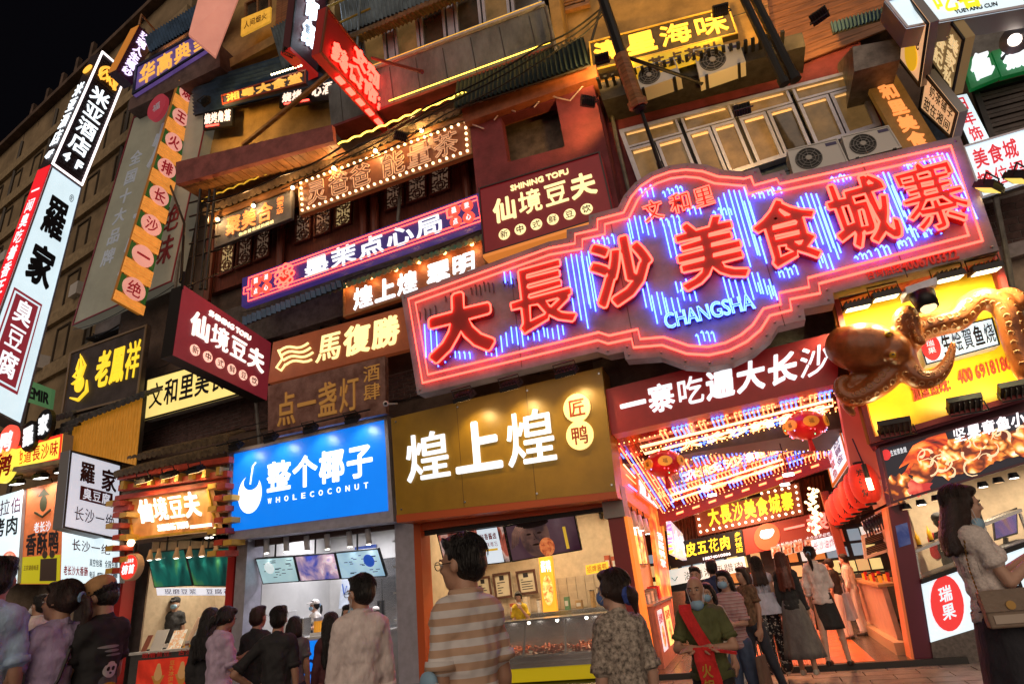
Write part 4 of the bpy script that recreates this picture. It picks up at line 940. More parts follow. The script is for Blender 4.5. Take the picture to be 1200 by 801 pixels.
chars(Q, '长沙一绝', (.18,.62,.86,.88), MAROON, t, .004, .006, .01); chars(Q, '老长沙大香肠', (.05,.14,.48,.34), RINK, t, .004, .006, .02); chars(Q, '真空包装', (.5,.34,.72,.52), INK, t, .004, .006, .01); chars(Q, '全国包邮', (.76,.34,.98,.52), INK, t, .004, .006, .01)
chars(Q, '电话', (.5,.1,.6,.26), INK, t, .004, .006, .01); line(Q, '0731-86166888', (.64,.12,.97,.23), INK, t, .004, .006)
Q = YQ([(30,573),(75,562),(71,684),(23,684)], D-.5)
t = sign('duck_poster', 'orange poster with a big black brush name, hatted cook and yellow foot', 'poster', Q, .08, M('orange_poster', (.55,.16,.06), .5, emit=(1,.22,.06), es=.32, noise_=.15, sample=False))
MB().q(Q, .02, .005, .98, .27, .001, .005).build('yellow_band', M('olive_band', (.5,.45,.02), .5, emit=(.8,.7,.02), es=.35, sample=False), t)
chars(Q, '老长沙', (.28,.50,.72,.62), BOXW2, t, .004, .006, .02); chars(Q, '香酥鸭', (.10,.27,.94,.52), INK, t, .006, .01, .03)
mb = MB(); mb.disc(Q, .5, .80, .13, .004, .008, 12, .2); mb.add([Q(.34,.88,.008),Q(.66,.88,.008),Q(.5,.96,.008)], [(0,1,2)]); mb.tube([Q(.3,.72,.01),Q(.5,.66,.01),Q(.7,.72,.01)], .03, 4); mb.build('cook_print', M('cook_ink', (.05,.05,.02), .5), t)
mb = MB(); mb.disc(Q, .6, .28, .09, .006, .012, 12); mb.disc(Q, .78, .28, .09, .006, .012, 12); mb.q(Q, .5, .03, .9, .24, .006, .01); mb.build('couple_print', M('couple_ink', (.09,.06,.05), .5), t)
chars(Q, '正宗湖南味道', (.08,.13,.46,.19), MAROON, t, .006, .004, .0, joined=True)
Q = YQ([(-14,585),(27,573),(20,683),(-24,683)], D-.6)
t = sign('roast_poster', 'white lit poster with purple and black characters and a red dish picture at the edge', 'poster', Q, .08, BOXW)
chars(Q, '阿拉伯', (.05,.74,1.0,.95), M('dark_ink_purple', (.15,.05,.12), .5), t, .004, .006, .01); chars(Q, '烤肉', (.2,.50,.95,.74), INK, t, .004, .006, .02); MB().disc(Q, .75, .2, .3, .004, .01, 20).build('dish_print', ramp_mat('dish_red', [(.3,(.4,.02,.02)),(.5,(.9,.3,.2)),(.7,(1,.8,.6))], 9, .7), t)
# right part
Q = YQ([(690,50),(854,8),(865,40),(694,84)], D-.55)
t = sign('seafood_board', 'black board with big gold carved characters on the ochre gable', 'sign', Q, .12, M('soot_board', (.04,.03,.015), .6, noise_=.5), GOLD, .03, .03)
chars(Q, '满星海味', (.02,.12,.97,.92), glow('carved_gold', (1,.60,.06), .85, sample=False), t, .004, .06, .035)
Q = YQ([(736,72),(846,44),(850,62),(742,95)], D-.75)
t = sign('tea_banner', 'yellow cloth banner with brown characters between the two upper air conditioners', 'banner', Q, .04, M('lit_amber_cloth', (.7,.45,.04), .6, emit=(1,.58,.03), es=.5, noise_=.2, sample=False)); chars(Q, '茶点茶叶', (.2,.1,.98,.9), M('brown_ink', (.2,.1,.02), .5), t, .004, .01, .03)
aircon(YQ([(739,81),(790,68),(798,89),(746,107)], D-.75), 'pale outdoor air conditioner in front of the yellow banner, below the seafood board')
aircon(YQ([(812,59),(866,50),(874,73),(820,92)], D-.75), 'outdoor air conditioner with a brown grille right of the yellow banner')
aircon(YQ([(922,176),(981,162),(994,190),(930,206)], D-.55), 'air conditioner under the big windows, nearer the arc of the neon sign')
aircon(YQ([(986,160),(1041,147),(1057,173),(995,188)], D-.55), 'air conditioner with a pale round fan next to the vertical orange board')
Q = YQ([(1006,83),(1044,77),(1101,170),(1062,182)], D-.4)
t = sign('vertical_orange_board', 'vertical brown board of orange characters beside the lower air conditioners', 'sign', Q, .12, M('olive_brown_board', (.22,.12,.03), .5, noise_=.3, emit=(.6,.25,.04), es=.15, sample=False)); chars(Q, '文和里美食', (.22,.02,.78,.98), ORL, t, .004, .05, .03, vert=True)
PEACH = M('peach_lightbox', (.8,.45,.25), .4, emit=(1,.55,.26), es=.68, noise_=.15, sample=False)
for px, x_, s1, lb, dark in (([(1060,-12),(1090,27),(1079,102),(1054,70)], 3.1, '客栈', 'peach blade light box with small script and a yellow disc', 0), ([(1100,2),(1132,45),(1118,112),(1090,72)], 3.9, '紅食記美家私', 'dark blade with pale block characters, the front one of the three hanging blades', 1), ([(1085,84),(1124,132),(1116,163),(1078,128)], 3.6, '甜在湘间', 'lower peach blade under the dark block-lettered one', 0)):
    p_ = YP(D-.6).at(*px[2]); Q = PQ(px, XP(p_.x))
    t = sign('blade_sign', lb, 'sign', Q, .12, M('taupe_face', (.16,.11,.05), .5, emit=(.6,.36,.14), es=.22, sample=False) if dark else PEACH, BLK, .05, .03, group='three hanging blades')
    if dark: chars(Q, s1[:3], (.1,.1,.5,.95), glow('pale_gold', (1,.72,.35), .7, sample=False), t, .01, .02, .01, vert=True); chars(Q, s1[3:], (.52,.05,.9,.85), MATS['pale_gold'], t, .01, .02, .01, vert=True)
    else:
        chars(Q, s1, (.3,.45,.8,.9) if len(s1) == 2 else (.1,.1,.9,.5), INK, t, .01, .01, .0, vert=len(s1) == 2)
        if len(s1) == 2: MB().disc(Q, .5, .28, .26*Q.W, .005, .02, 20).build('yellow_disc', M('disc_amber', (.8,.5,.02), .5, emit=(1,.55,.02), es=.6, sample=False), t)
        else: chars(Q, '奶茶铺子', (.2,.55,.9,.9), INK, t, .01, .01, .0)
Q = YQ([(1030,6),(1215,-40),(1222,15),(1076,30)], D-1.3); Q = YQ([(1036,2),(1212,-46),(1222,6),(1062,34)], D-1.5)
t = sign('white_top_sign', 'white light box cut by the top edge with yellow characters and a red stroke', 'sign', Q, .4, BOXW, ALU, .04, .03)
chars(Q, '吃客', (.28,.2,.62,1.0), M('lit_yellow_ink', (.8,.7,.02), .5, emit=(1,.85,.02), es=.9, sample=False), t, .005, .03, .04); MB().tube([Q(.45,.5,.04), Q(.55,.55,.04), Q(.60,.9,.04), Q(.66,.8,.04)], .04, 5).build('red_stroke', RINK, t); chars(Q, '香辣美食', (.64,.42,.86,.66), INK, t, .005, .01, .03); line(Q, 'YUEYANG CUN', (.40,.16,.70,.26), INK, t, .005, .01)
chars(Q, '吃', (.9,.3,1.08,1.1), MATS['lit_yellow_ink'], t, .005, .03, .04)
for px, ch, lb in (([(1128,70),(1160,60),(1172,90),(1138,104)], '伍', 'green panel with a raised glowing white character, first of the two'), ([(1162,60),(1206,48),(1218,78),(1174,90)], '捌', 'green panel with a raised glowing white character, the one under the round spotlight')):
    Q = YQ(px, D-.35); t = sign('green_sign', lb, 'sign', Q, .1, M('green_board', (.015,.16,.05), .5, emit=(.01,.3,.06), es=.2, sample=False), None, group='green number panels'); chars(Q, ch, (.14,.12,.80,.92), LEDW, t, .01, .14, .04)
Q = YQ([(1112,114),(1133,110),(1160,163),(1137,170)], D-.2)
t = sign('white_vertical_sign', 'narrow white vertical sign with red characters behind the hanging blades', 'sign', Q, .08, BOXW); chars(Q, '日年饰', (.15,.02,.85,.98), M('lit_red_ink3', (.5,.02,.03), .5, emit=(.7,.02,.04), es=.8, sample=False), t, .004, .01, .02, vert=True)
Q = YQ([(1127,172),(1212,147),(1226,208),(1150,233)], D-.4)
t = sign('stall_rental_sign', 'large white sign with two rows of red characters right of the big neon sign', 'sign', Q, .12, BOXW, ALU, .03, .02)
chars(Q, '美食城', (.08,.50,.72,.90), MATS['lit_red_ink3'], t, .005, .01, .02); chars(Q, '摊位招商', (.04,.10,.98,.48), MATS['lit_red_ink3'], t, .005, .01, .02)
sp = YP(D-.9).at(1191, 47); t = thing('round_spotlight', 'round metal reflector spotlight above the green panels', 'spotlight', sp)
dirn = Vector((-.5,-.6,-.35)).normalized(); MB().tube([sp-dirn*.2, sp-dirn*.05, sp+dirn*.08], [.08,.13,.20], 16).build('reflector', ALU, t, True); MB().ell(sp+dirn*.09, .09, 10, 6).build('bulb', glow('spot_bulb', (1,.85,.7), 5), t, True)
MB().tube([sp-dirn*.2, sp+Vector((0,.5,.1))], .03, 6).build('arm', BLK, t); lamp('SPOT', sp+dirn*.2, sp+Vector((-.3,-.2,-1)), 20, (1,.8,.6), .1, 120, t)
# ================================================================ the big neon sign
NY = D-1.25
np_ = YP(NY)
outl = [(470,346),(643,283),(664,279),(664,269),(690,263),(690,252),(724,243)]
arc1 = [(731,229),(744,214),(762,202),(784,194),(806,191),(828,193),(846,199)]
outl += arc1+[(872,201),(889,196),(893,206),(919,199),(922,205),(1125,159),(1171,293),(976,343),(978,355),(942,362),(944,374),(912,382)]
outl += [(903,396),(884,412),(860,424),(832,430),(802,428),(774,418),(733,421),(731,412),(712,416),(700,412),(489,462)]
W3 = [np_.at(*p) for p in outl]
BIG = thing('neon_sign', 'huge grey neon sign with red outlined characters, blue light rain and a stepped arched outline', 'sign', np_.at(830, 430))
face = M('weathered_grey_sheet', (.27,.25,.29), .5, noise_=.35, nscale=1.5, bump=.15)
mb = MB(); mb.prism([p+Vector((0,.30,0)) for p in W3], (0,-.30,0)); mb.build('panel', face, BIG)
def inset(P, d):
    n = len(P); out = []
    area = sum(P[i].x*P[(i+1)%n].z-P[(i+1)%n].x*P[i].z for i in range(n)); s = 1 if area > 0 else -1
    for i in range(n):
        a, b, c = P[i-1], P[i], P[(i+1)%n]
        e1 = Vector((b.x-a.x, 0, b.z-a.z)).normalized(); e2 = Vector((c.x-b.x, 0, c.z-b.z)).normalized()
        n1 = Vector((-e1.z,0,e1.x))*s; n2 = Vector((-e2.z,0,e2.x))*s
        m_ = (n1+n2); k = m_.dot(n1)
        out.append(b+m_*(d/max(k, .35)))
    return out
for d in (.17, .30):
    P = [p+Vector((0,-.06,0)) for p in inset(W3, d)]
    MB().tube(P, .020, 6, closed=True).build('border_tube', NRED, BIG)
mb = MB(); 
# raised seam strips and bolts
for x in (520, 600, 715, 850, 950, 1060): 
    a, b = np_.at(x, 300-(x-520)*.22), np_.at(x+6, 440-(x-520)*.28)
for a in inset(W3, .07): mb.ell(a+Vector((0,-.005,0)), .02, 6, 4)
mb.build('bolt', M('bolt_grey', (.3,.28,.28), .4, .6), BIG)
for (x0,y0,x1,y1) in ((600,330,612,430),(716,262,740,404),(870,215,905,385),(1010,190,1040,330)):
    a, b = np_.at(x0,y0), np_.at(x1,y1); MB().box(a.x-.006, NY-.003, b.z, a.x+.006, NY+.01, a.z).build('sheet_seam', M('seam_dark', (.08,.07,.07), .7), BIG)
RLET = M('neon_letter_red', (.34,.015,.012), .45, bump=.05)
def big(ch, cx, cy, wpx, hpx, nr=.019, bold=.045, par=BIG, lit=True, mat=RLET, dep=.14):
    c = np_.at(cx, cy); a = np_.at(cx, cy-hpx/2); b = np_.at(cx, cy+hpx/2); l = np_.at(cx-wpx/2, cy); r = np_.at(cx+wpx/2, cy)
    h = (a.z-b.z); w_ = (r.x-l.x)
    Qc = RQ(c.x-w_/2, c.z-h/2, c.x+w_/2, c.z+h/2, NY)
    chars(Qc, ch, (0,0,1,1), mat, par, .03, dep, bold, neon=NRED if lit else None, nr=nr, fit=1, tight=True)
for a in (('大',544,384,76,76),('長',638,352,74,76),('沙',731,322,74,80),('美',831,300,80,80),('食',921,277,78,80),('城',1007,255,78,84),('寨',1088,236,78,84)): big(*a, bold={'大':.055,'長':.021,'沙':.040,'美':.022,'食':.021,'城':.022,'寨':.014}[a[0]])
for a in (('文',766,249,24,25),('和',797,240,25,24),('里',825,233,24,23)): big(*a, nr=.013, bold=.02, dep=.06)
# CHANGSHA in blue tubes
a, b = np_.at(780, 379), np_.at(884, 359); Qc = RQ(a.x, a.z-.13, b.x, a.z+.12, NY)
BNAVY = M('navy_letter', (.03,.06,.3), .4)
o = line(Qc, 'CHANGSHA', (0,0,1,1), BNAVY, BIG, .03, .06, .02)
vs, fs, bb, loops = glyphs('CHANGSHA', .0)
t = MB()
for lp in loops:
    t.tube([Qc((x-bb[0])/(bb[1]-bb[0]), (y-bb[2])/(bb[3]-bb[2]), .105) for x, y in lp], .011, 4, closed=True)
t.build('neon_tube', NBLUE, BIG)
# phone line along the lower edge
a, b = np_.at(1014, 322), np_.at(1121, 296); Qc = RQ(a.x, a.z-.10, b.x, a.z+.09, NY)
RPH = M('red_plate_letter', (.35,.02,.02), .5, emit=(.8,.04,.02), es=.25, sample=False)
chars(Qc, '咨询热线', (0,0,.40,1), RPH, BIG, .004, .03, .02); line(Qc, '4006703322', (.40,.08,1,.86), RPH, BIG, .004, .03, .02)
# blue rain: (px, py of the top, how many, spacing px, length px, lean)
rain = [(499,378,3,6.5,56),(522,404,3,6,22),(540,414,3,6,10),(664,300,4,6,92),(600,384,4,6,26),(626,388,3,6,14),(642,384,4,6,18),(697,282,5,5.5,12),(738,256,5,6,30),(779,224,5,5,9),(776,258,4,6.5,12),(808,246,3,6,10),(838,248,4,6,10),
        (764,344,3,6,38),(780,350,3,7,24),(800,342,3,7,16),(818,392,4,6,14),(848,226,5,6,96),(884,228,5,5,9),(906,222,2,8,10),(938,230,4,6,86),(912,318,5,5,12),(868,322,4,6.5,34),(888,330,3,6.5,22),(976,210,5,4.8,8),(1022,206,4,6,90),(1062,194,5,4.8,7),(1086,184,5,5.6,88),(1004,300,4,5,8),(1050,284,4,5,10),(1084,272,4,5,8),(752,222,3,6,14)]
def rain_tubes(pl, y, lst, r, mat, par, nm='rain_tube', off=.05):
    for px, py, n_, sp, L in lst:
        for i in range(n_):
            jit = ((i*37+int(px)) % 5)/5
            a = pl.at(px+i*sp, py-i*sp*.22+jit*4); z0 = a.z; b = pl.at(px+i*sp, py-i*sp*.22+L*(.75+.25*((i*7+int(py)) % 3)/2)); 
            P = [Vector((a.x-.03, y-off+.03, z0+.01)), Vector((a.x-.012, y-off, z0+.025)), Vector((a.x, y-off, z0)), Vector((a.x, y-off, b.z))]
            if L > 16: P = P[2:]
            MB().tube(P, r, 5).build(nm, mat, par)
rain += [(592,318,2,7,20),(570,402,3,6,20),(682,300,2,6,80),(690,296,1,6,60),(778,262,4,6,50),(792,330,4,6,20),(872,236,2,6,70),(842,232,1,6,80),(934,236,1,6,60),(960,244,2,6,60),(958,300,3,6,22),(1044,216,2,6,58),(1016,214,1,6,80),(1028,292,3,6,14),(1066,270,3,6,14),(846,320,3,6,44),(900,336,2,6,22),(752,330,2,6,44),(736,262,1,6,30),(588,392,2,6,22)]
rain_tubes(np_, NY, rain, .0115, NBLUE, BIG)
dk = M('unlit_tube', (.10,.09,.10), .3)
rain_tubes(np_, NY, [(494,364,4,6,14),(524,346,4,6,10),(554,336,6,5,14),(592,330,5,5,10),(640,318,4,5,9),(1076,196,4,5,6)], .012, dk, BIG, 'unlit_tube')
for x, y in ((500,462),(600,440),(1000,342),(1120,308)):
    a = np_.at(x, y); MB().tube([a+Vector((0,.3,.2)), Vector((a.x, WY, a.z+.5))], .03, 5).build('bracket', BLK, BIG)
# ================================================================ ground floor
IW = M('shop_white_wall', (.55,.54,.52), .6, noise_=.1, nscale=2); IB = M('shop_beige_wall', (.50,.40,.28), .6, noise_=.15)
IWOOD = M('shop_ply', (.45,.30,.16), .5, noise_=.25, stretch=(1,1,6)); STEEL = M('stainless', (.45,.45,.45), .25, .9, noise_=.2, stretch=(1,1,12))
FLR = M('shop_floor', (.2,.18,.16), .4)
DOWN = glow('downlight', (1,.93,.82), 8)
def room(name, label, x0, x1, y1, z1, wall, colr, energy, nl=3, ceil=None):
    t = thing(name, label, 'shop', ((x0+x1)/2, WY, 0))
    MB().box(x0, y1, 0, x1, y1+.15, z1).build('back_wall', wall, t); MB().box(x0-.1, WY+.01, 0, x0, y1, z1).build('side_wall', wall, t); MB().box(x1, WY+.01, 0, x1+.1, y1, z1).build('side_wall', wall, t)
    MB().box(x0, WY, z1, x1, y1, z1+.1).build('ceiling', ceil or IW, t); MB().box(x0, WY-.1, .006, x1, y1, .05).build('floor', FLR, t)
    for i in range(nl):
        x = x0+(x1-x0)*(i+.5)/nl; y = (WY+y1)/2
        d = MB().cyl((x, y, z1-.001), (0,0,-1), .09, .02, 14).build('downlight', DOWN, t)
        lamp('AREA', (x, y, z1-.05), (x, y, 0), energy, colr, .5, parent=t)
        d = MB().cyl((x, y-.9, z1-.001), (0,0,-1), .07, .02, 14).build('downlight', DOWN, t)
    return t
def counter(label, x0, x1, y0, y1, z, front, top, cat='counter'):
    t = thing('counter', label, cat, ((x0+x1)/2, y0, 0)); MB().box(x0, y0+.03, .05, x1, y1, z-.05).build('body', front, t); MB().box(x0-.03, y0, z-.049, x1+.03, y1+.03, z).build('worktop', top, t); return t
def screen(label, px, y, mat, group=None, tilt=.18, th=.06):
    q = YQ(px, y); tl, tr = q.tl+Vector((0,-tilt,0)), q.tr+Vector((0,-tilt,0))
    tl = CAM+(q.tl-CAM)*((q.tl.y-tilt)/q.tl.y); tr = CAM+(q.tr-CAM)*((q.tr.y-tilt)/q.tr.y)
    Q = Quad(tl, tr, q.br, q.bl); t = thing('menu_screen', label, 'screen', base(Q), group=group)
    MB().q(Q, 0, 0, 1, 1, -th, -.004).build('housing', BLK, t); MB().q(Q, .015, .025, .985, .975, -.003, .001).build('display', mat, t); MB().frame(Q, .018, .0005, .006).build('bezel', BLK, t)
    m_ = Q(.5, 1, -.03); MB().tube([m_, m_+Vector((0,0,.5))], .02, 5).build('hanger', BLK, t); return t, Q
def tracklight(px, py, y, label, mat, tgt=None, en=6, col=(1,.9,.8), group='track spotlights', cone=False):
    p = YP(y).at(px, py); t = thing('track_light', label, 'spotlight', p, group=group); r = .055
    if cone: MB().tube([p+Vector((0,0,.12)), p+Vector((0,0,.06)), p-Vector((0,0,.10))], [.03,.04,.075], 12).build('shade', mat, t, True)
    else: MB().cyl(p+Vector((0,0,.12)), (.1,0,-1), r, .28, 12).build('shade', mat, t, True)
    e = p-Vector((0,0,.105)) if cone else p+Vector((.017,0,-.165)); MB().cyl(e, (0,0,-1), r*.8, .006, 10).build('lens', DOWN, t)
    MB().cyl(p+Vector((0,0,.12)), (0,0,1), .012, .14, 6).build('stem', BLK, t)
    if en: lamp('SPOT', e-Vector((0,0,.02)), e+Vector((.05,.1,-1)), en, col, .04, 110, t)
    return t
# ---------- tofu shop
room('tofu_shop', 'soy drink stall with beige walls, pendant spots and two green screens', -13.0, -10.35, 12.6, 3.35, IB, (1,.85,.66), 36, 2)
Q = YQ([(149,583),(245,567),(257,621),(156,632)], D-.45)
t = sign('gilt_framed_board', 'gold framed picture board with white characters inside the red timber brackets', 'sign', Q, .1, ramp_mat('picture_board', [(.3,(.14,.08,.03)),(.45,(.5,.2,.05)),(.6,(.75,.38,.12)),(.75,(.35,.12,.06))], 1.6, .35, stretch=(1,1,.6)), GOLD, .05, .06)
WL = glow('white_letter_warm', (1,.93,.82), 1.4, sample=False)
chars(Q, '仙境豆夫', (.12,.32,.86,.92), WL, t, .01, .05, .04); line(Q, 'SHINING TOFU', (.33,.12,.68,.27), WL, t, .01, .03, .03); line(Q, 'MODERN HUNANESE', (.70,.10,.94,.17), WL, t, .01, .02, .02)
for u, v in ((.02,-.08), (.99,-.02)): MB().ell(Q(u, v, .1), .075, 12, 8).build('globe_bulb', BULB, t, True)
lamp('SPOT', Q(.5,1.1,.9), Q(.5,.4,0), 30, (1,.6,.25), .1, 140, t)
RB = M('vermilion_beam', (.50,.06,.03), .45, noise_=.3, nscale=4); YB = M('ochre_block', (.60,.36,.06), .5)
gt = thing('timber_gateway', 'red lacquered bracket gateway with ochre blocks over the soy drink stall', 'gateway', (-11.7, D-.5, 3.3))
def beam(pa, pb, y, h, mat=RB, w=.14):
    a, b = YP(y).at(*pa), YP(y).at(*pb); MB().hexa([a, b, b+Vector((0,w,0)), a+Vector((0,w,0)), a+Vector((0,0,h)), b+Vector((0,0,h)), b+Vector((0,w,h)), a+Vector((0,w,h))]).build('beam', mat, gt)
beam((138,575),(266,558), D-.75, .13); beam((134,586),(266,566), D-.6, .10); beam((137,562),(268,541), D-.8, .12); beam((132,600),(150,597), D-.6, .12)
for i in range(8):
    p = YP(D-.78).at(146+i*16, 570-i*2.3); MB().box(p.x-.05, D-.85, p.z-.05, p.x+.05, D-.6, p.z+.12).build('ochre_block', YB, gt)
    for q_ in ((.0,), (.0,)): pass
for side, xs in ((0, (138,146)), (1, (257,268))):
    for k in range(7):
        yy = 590+k*13 if side == 0 else 570+k*13
        for j, x in enumerate(xs):
            p = YP(D-.55-.1*(k % 2)).at(x+(k % 2)*3, yy); mt_ = RB if (k+j) % 2 else YB
            MB().box(p.x-.11, D-.75, p.z-.055, p.x+.11, D-.4, p.z+.05).build('bracket_block', mt_, gt)
for i, (x, y) in enumerate(((168,560),(198,554),(229,548))):
    p = YP(D-1.0).at(x, y); floodlight(p, p+Vector((0,.5,-1)), ['black floodlight over the red brackets, nearest the slat screen','black floodlight in the middle of the red brackets','black floodlight over the red brackets nearest the blue sign'][i], (1,.62,.25), 25, .15, 'floodlights over the red brackets')
rt = thing('tiled_canopy', 'small brown tiled canopy above the red timber brackets', 'roof', YP(D-.8).at(200, 550))
tilerow(YP(D-.85).at(134,556), YP(D-.85).at(270,524), 22, rt, TILEY, .11, .55); tilerow(YP(D-.6).at(150,538), YP(D-.6).at(268,512), 20, rt, TILEY, .11, .5)
rt2 = thing('tiled_canopy', 'dark tiled canopy running under the gold phoenix board', 'roof', YP(D-.8).at(110, 480))
tilerow(YP(D-.75).at(72,500), YP(D-.75).at(170,461), 18, rt2, TILE, .11, .5)
rt3 = thing('tiled_canopy', 'black tiled canopy behind the two oval name signs', 'roof', YP(D-.4).at(40, 500))
tilerow(YP(D-.8).at(-10,528), YP(D-.8).at(86,500), 20, rt3, TILE, .12, .6); tilerow(YP(D-.6).at(-10,512), YP(D-.6).at(86,484), 20, rt3, TILE, .12, .6)
for i, px in enumerate(([(172,647),(216,643),(226,686),(181,688)], [(217,643),(269,641),(277,687),(227,686)])):
    screen(['left of two green drink screens hanging in the soy stall','right green drink screen showing a falling drop'][i], px, D+.1, ramp_mat('green_screen_%s' % 'ab'[i], [(.35,(.004,.03,.03)),(.5,(.008,.11,.09)),(.62,(.07,.22,.06)),(.75,(.01,.06,.06))], 1.7, .7 if i == 0 else .45, stretch=(1,1,.5)))
Q = YQ([(183,688),(276,688),(277,697),(184,697)], D+.1); t = sign('price_strip', 'thin pale price strip under the green screens', 'sign', Q, .04, BOXW2); chars(Q, '现磨豆浆 豆腐花', (.1,.1,.95,.9), MB3, t, .004, .004, .0, joined=True)
for i, x in enumerate((176,186,207,222,237,253)): tracklight(x, 650-i*1.2, D-.1, 'tan cone spotlight in the soy stall, number %s from the pillar' % ['one','two','three','four','five','six'][i] if False else ['tan cone spotlight nearest the round red shop sign','tan cone spotlight second along in the soy stall','tan cone spotlight over the left green screen edge','tan cone spotlight where the green screens meet','tan cone spotlight over the right green screen','tan cone spotlight nearest the blue shop frame'][i], M('tan_shade', (.55,.33,.15), .5, emit=(1,.5,.2), es=.12), cone=True, en=5, group='cone spotlights of the soy stall')
for x0, x1, m_ in ((143,150,M('lacquer_red', (.35,.02,.02), .35)), (268,276,M('lacquer_red', (.35,.02,.02), .35))):
    a, b = YP(D-.1).at(x0, 640).x, YP(D-.1).at(x1, 640).x; o = MB().box(a, D-.1, .0, b, D+.2, 3.1).build('shop_post', m_); tag(o, 'red lacquered post at the side of the soy stall by the %s' % ('round hanging sign' if x0 == 143 else 'blue shop'), 'post')
c = YP(D-.7).at(151, 664); Q = RQ(c.x-.22, c.z-.24, c.x+.22, c.z+.24, D-.7); t = thing('round_sign', 'round red hanging sign with white characters beside the soy stall', 'sign', base(Q)); MB().disc(Q, .5, .5, .27, -.14, 0, 24).build('drum', M('cream_rim', (.6,.4,.25), .5), t); MB().disc(Q, .5, .5, .24, .001, .01, 24).build('face', M('lit_red_sign', (.7,.04,.03), .5, emit=(1,.05,.03), es=.7), t); chars(Q, '榜首', (.08,.2,.92,.62), LEDW, t, .011, .01, .03); chars(Q, '湖南美食', (.2,.66,.8,.86), LEDW, t, .011, .005, .01)
MB().tube([Q(.5,1,-.07), Q(.5,1.5,-.07)], .02, 5).build('hanger', BLK, t)
ct = counter('white counter of the soy stall with red characters on its edge', -12.75, -10.45, D-.1, D+.5, 1.02, STEEL, M('stone_top', (.55,.55,.55), .3, noise_=.2))
Qc = RQ(-12.4, .89, -10.6, 1.0, D-.1); chars(Qc, '现磨黄豆 古法豆花', (0,0,1,1), RINK, ct, .002, .004, .02, joined=True)
Qc = RQ(-12.5, .1, -10.5, .86, D-.08); t = sign('front_poster', 'red ice cream poster on the front of the soy stall counter', 'poster', Qc, .02, ramp_mat('red_poster', [(.3,(.35,.02,.01)),(.5,(.65,.04,.02)),(.7,(.8,.12,.03))], 1.2, .35))
for u in (.3, .62):
    MB().add([Qc(u,.25,.006), Qc(u+.09,.6,.006), Qc(u-.09,.6,.006)], [(0,1,2)]).build('cone_print', M('cone_tan', (.7,.35,.08), .5), t)
    mb = MB(); [mb.disc(Qc, u, .62+k*.07, .11-.02*k, .006, .01+.001*k, 12) for k in range(4)]; mb.build('cream_print', M('cream_print', (.9,.55,.25), .5), t)
chars(Qc, '豆乳冰淇淋', (.44,.3,.52,.95), M('gold_print', (.8,.5,.1), .5), t, .006, .004, .01, vert=True)
random.seed(3)
for i, (x, w_, h_, mt_, nm, lb) in enumerate(((-12.5,.14,.30,M('brown_pack',(.25,.08,.05),.5),'menu_stand','small brown drink card standing at the end of the soy counter'), (-12.15,.34,.38,IW,'menu_stand','tilted white menu card on the soy counter'), (-11.65,.36,.34,ramp_mat('menu_print',[(.4,(.8,.75,.65)),(.55,(.7,.35,.1)),(.65,(.8,.8,.75))],14,.3),'menu_stand','picture menu standing mid counter in the soy stall'))):
    t = thing(nm, lb, 'menu', (x, D+.05, 1.02)); MB().hexa([(x-w_/2,D,1.02),(x+w_/2,D,1.02),(x+w_/2,D+.02,1.02),(x-w_/2,D+.02,1.02),(x-w_/2,D+.14,1.02+h_),(x+w_/2,D+.14,1.02+h_),(x+w_/2,D+.155,1.02+h_),(x-w_/2,D+.155,1.02+h_)]).build('board', mt_, t); MB().box(x-w_/3, D+.02, 1.02, x+w_/3, D+.16, 1.05).build('foot', BLK, t)
t = thing('cup_rack', 'yellow slanting rack holding rows of stacked paper cups on the soy counter', 'rack', (-11.1, D+.1, 1.02))
for i in range(4):
    x = -11.3+i*.13; a = Vector((x, D+.02, 1.06)); b = a+Vector((.18,.1,.50-.05*i)); MB().tube([a, b], [.055,.045], 12).build('cup_stack', IW if i % 2 else M('peach_cup', (.75,.55,.4), .5), t); MB().tube([a+Vector((-.05,-.02,-.03)), b+Vector((-.05,-.02,-.15))], .02, 4).build('rail', M('rack_yellow', (.75,.42,.03), .4), t)
MB().box(-11.4, D+.0, 1.02, -10.8, D+.25, 1.045).build('tray', M('rack_yellow', (.75,.42,.03), .4), t)
for i in range(3):
    x = -11.25+i*.19; t = thing('drink_cup', ['white drink cup with a brown band, first before the yellow rack','white drink cup with a brown band, middle one before the yellow rack','white drink cup with a brown band, last before the yellow rack'][i], 'cup', (x, D-.04, 1.02), group='sample cups in front of the yellow rack'); MB().tube([(x,D-.03,1.02),(x,D-.03,1.15)], [.035,.045], 12).build('cup', IW, t); MB().tube([(x,D-.03,1.06),(x,D-.03,1.10)], [.041,.0435], 12).build('band', M('brown_pack',(.25,.08,.05),.5), t)
Qn = RQ(-12.6, 1.75, -12.1, 2.2, 12.55); t = sign('wall_certificate', 'framed certificate on the back wall of the soy stall', 'notice', Qn, .02, IW, IWOOD, .02, .01); MB().q(Qn,.2,.3,.8,.7,.003,.005).build('print', M('faint_print',(.3,.25,.22),.6), t)
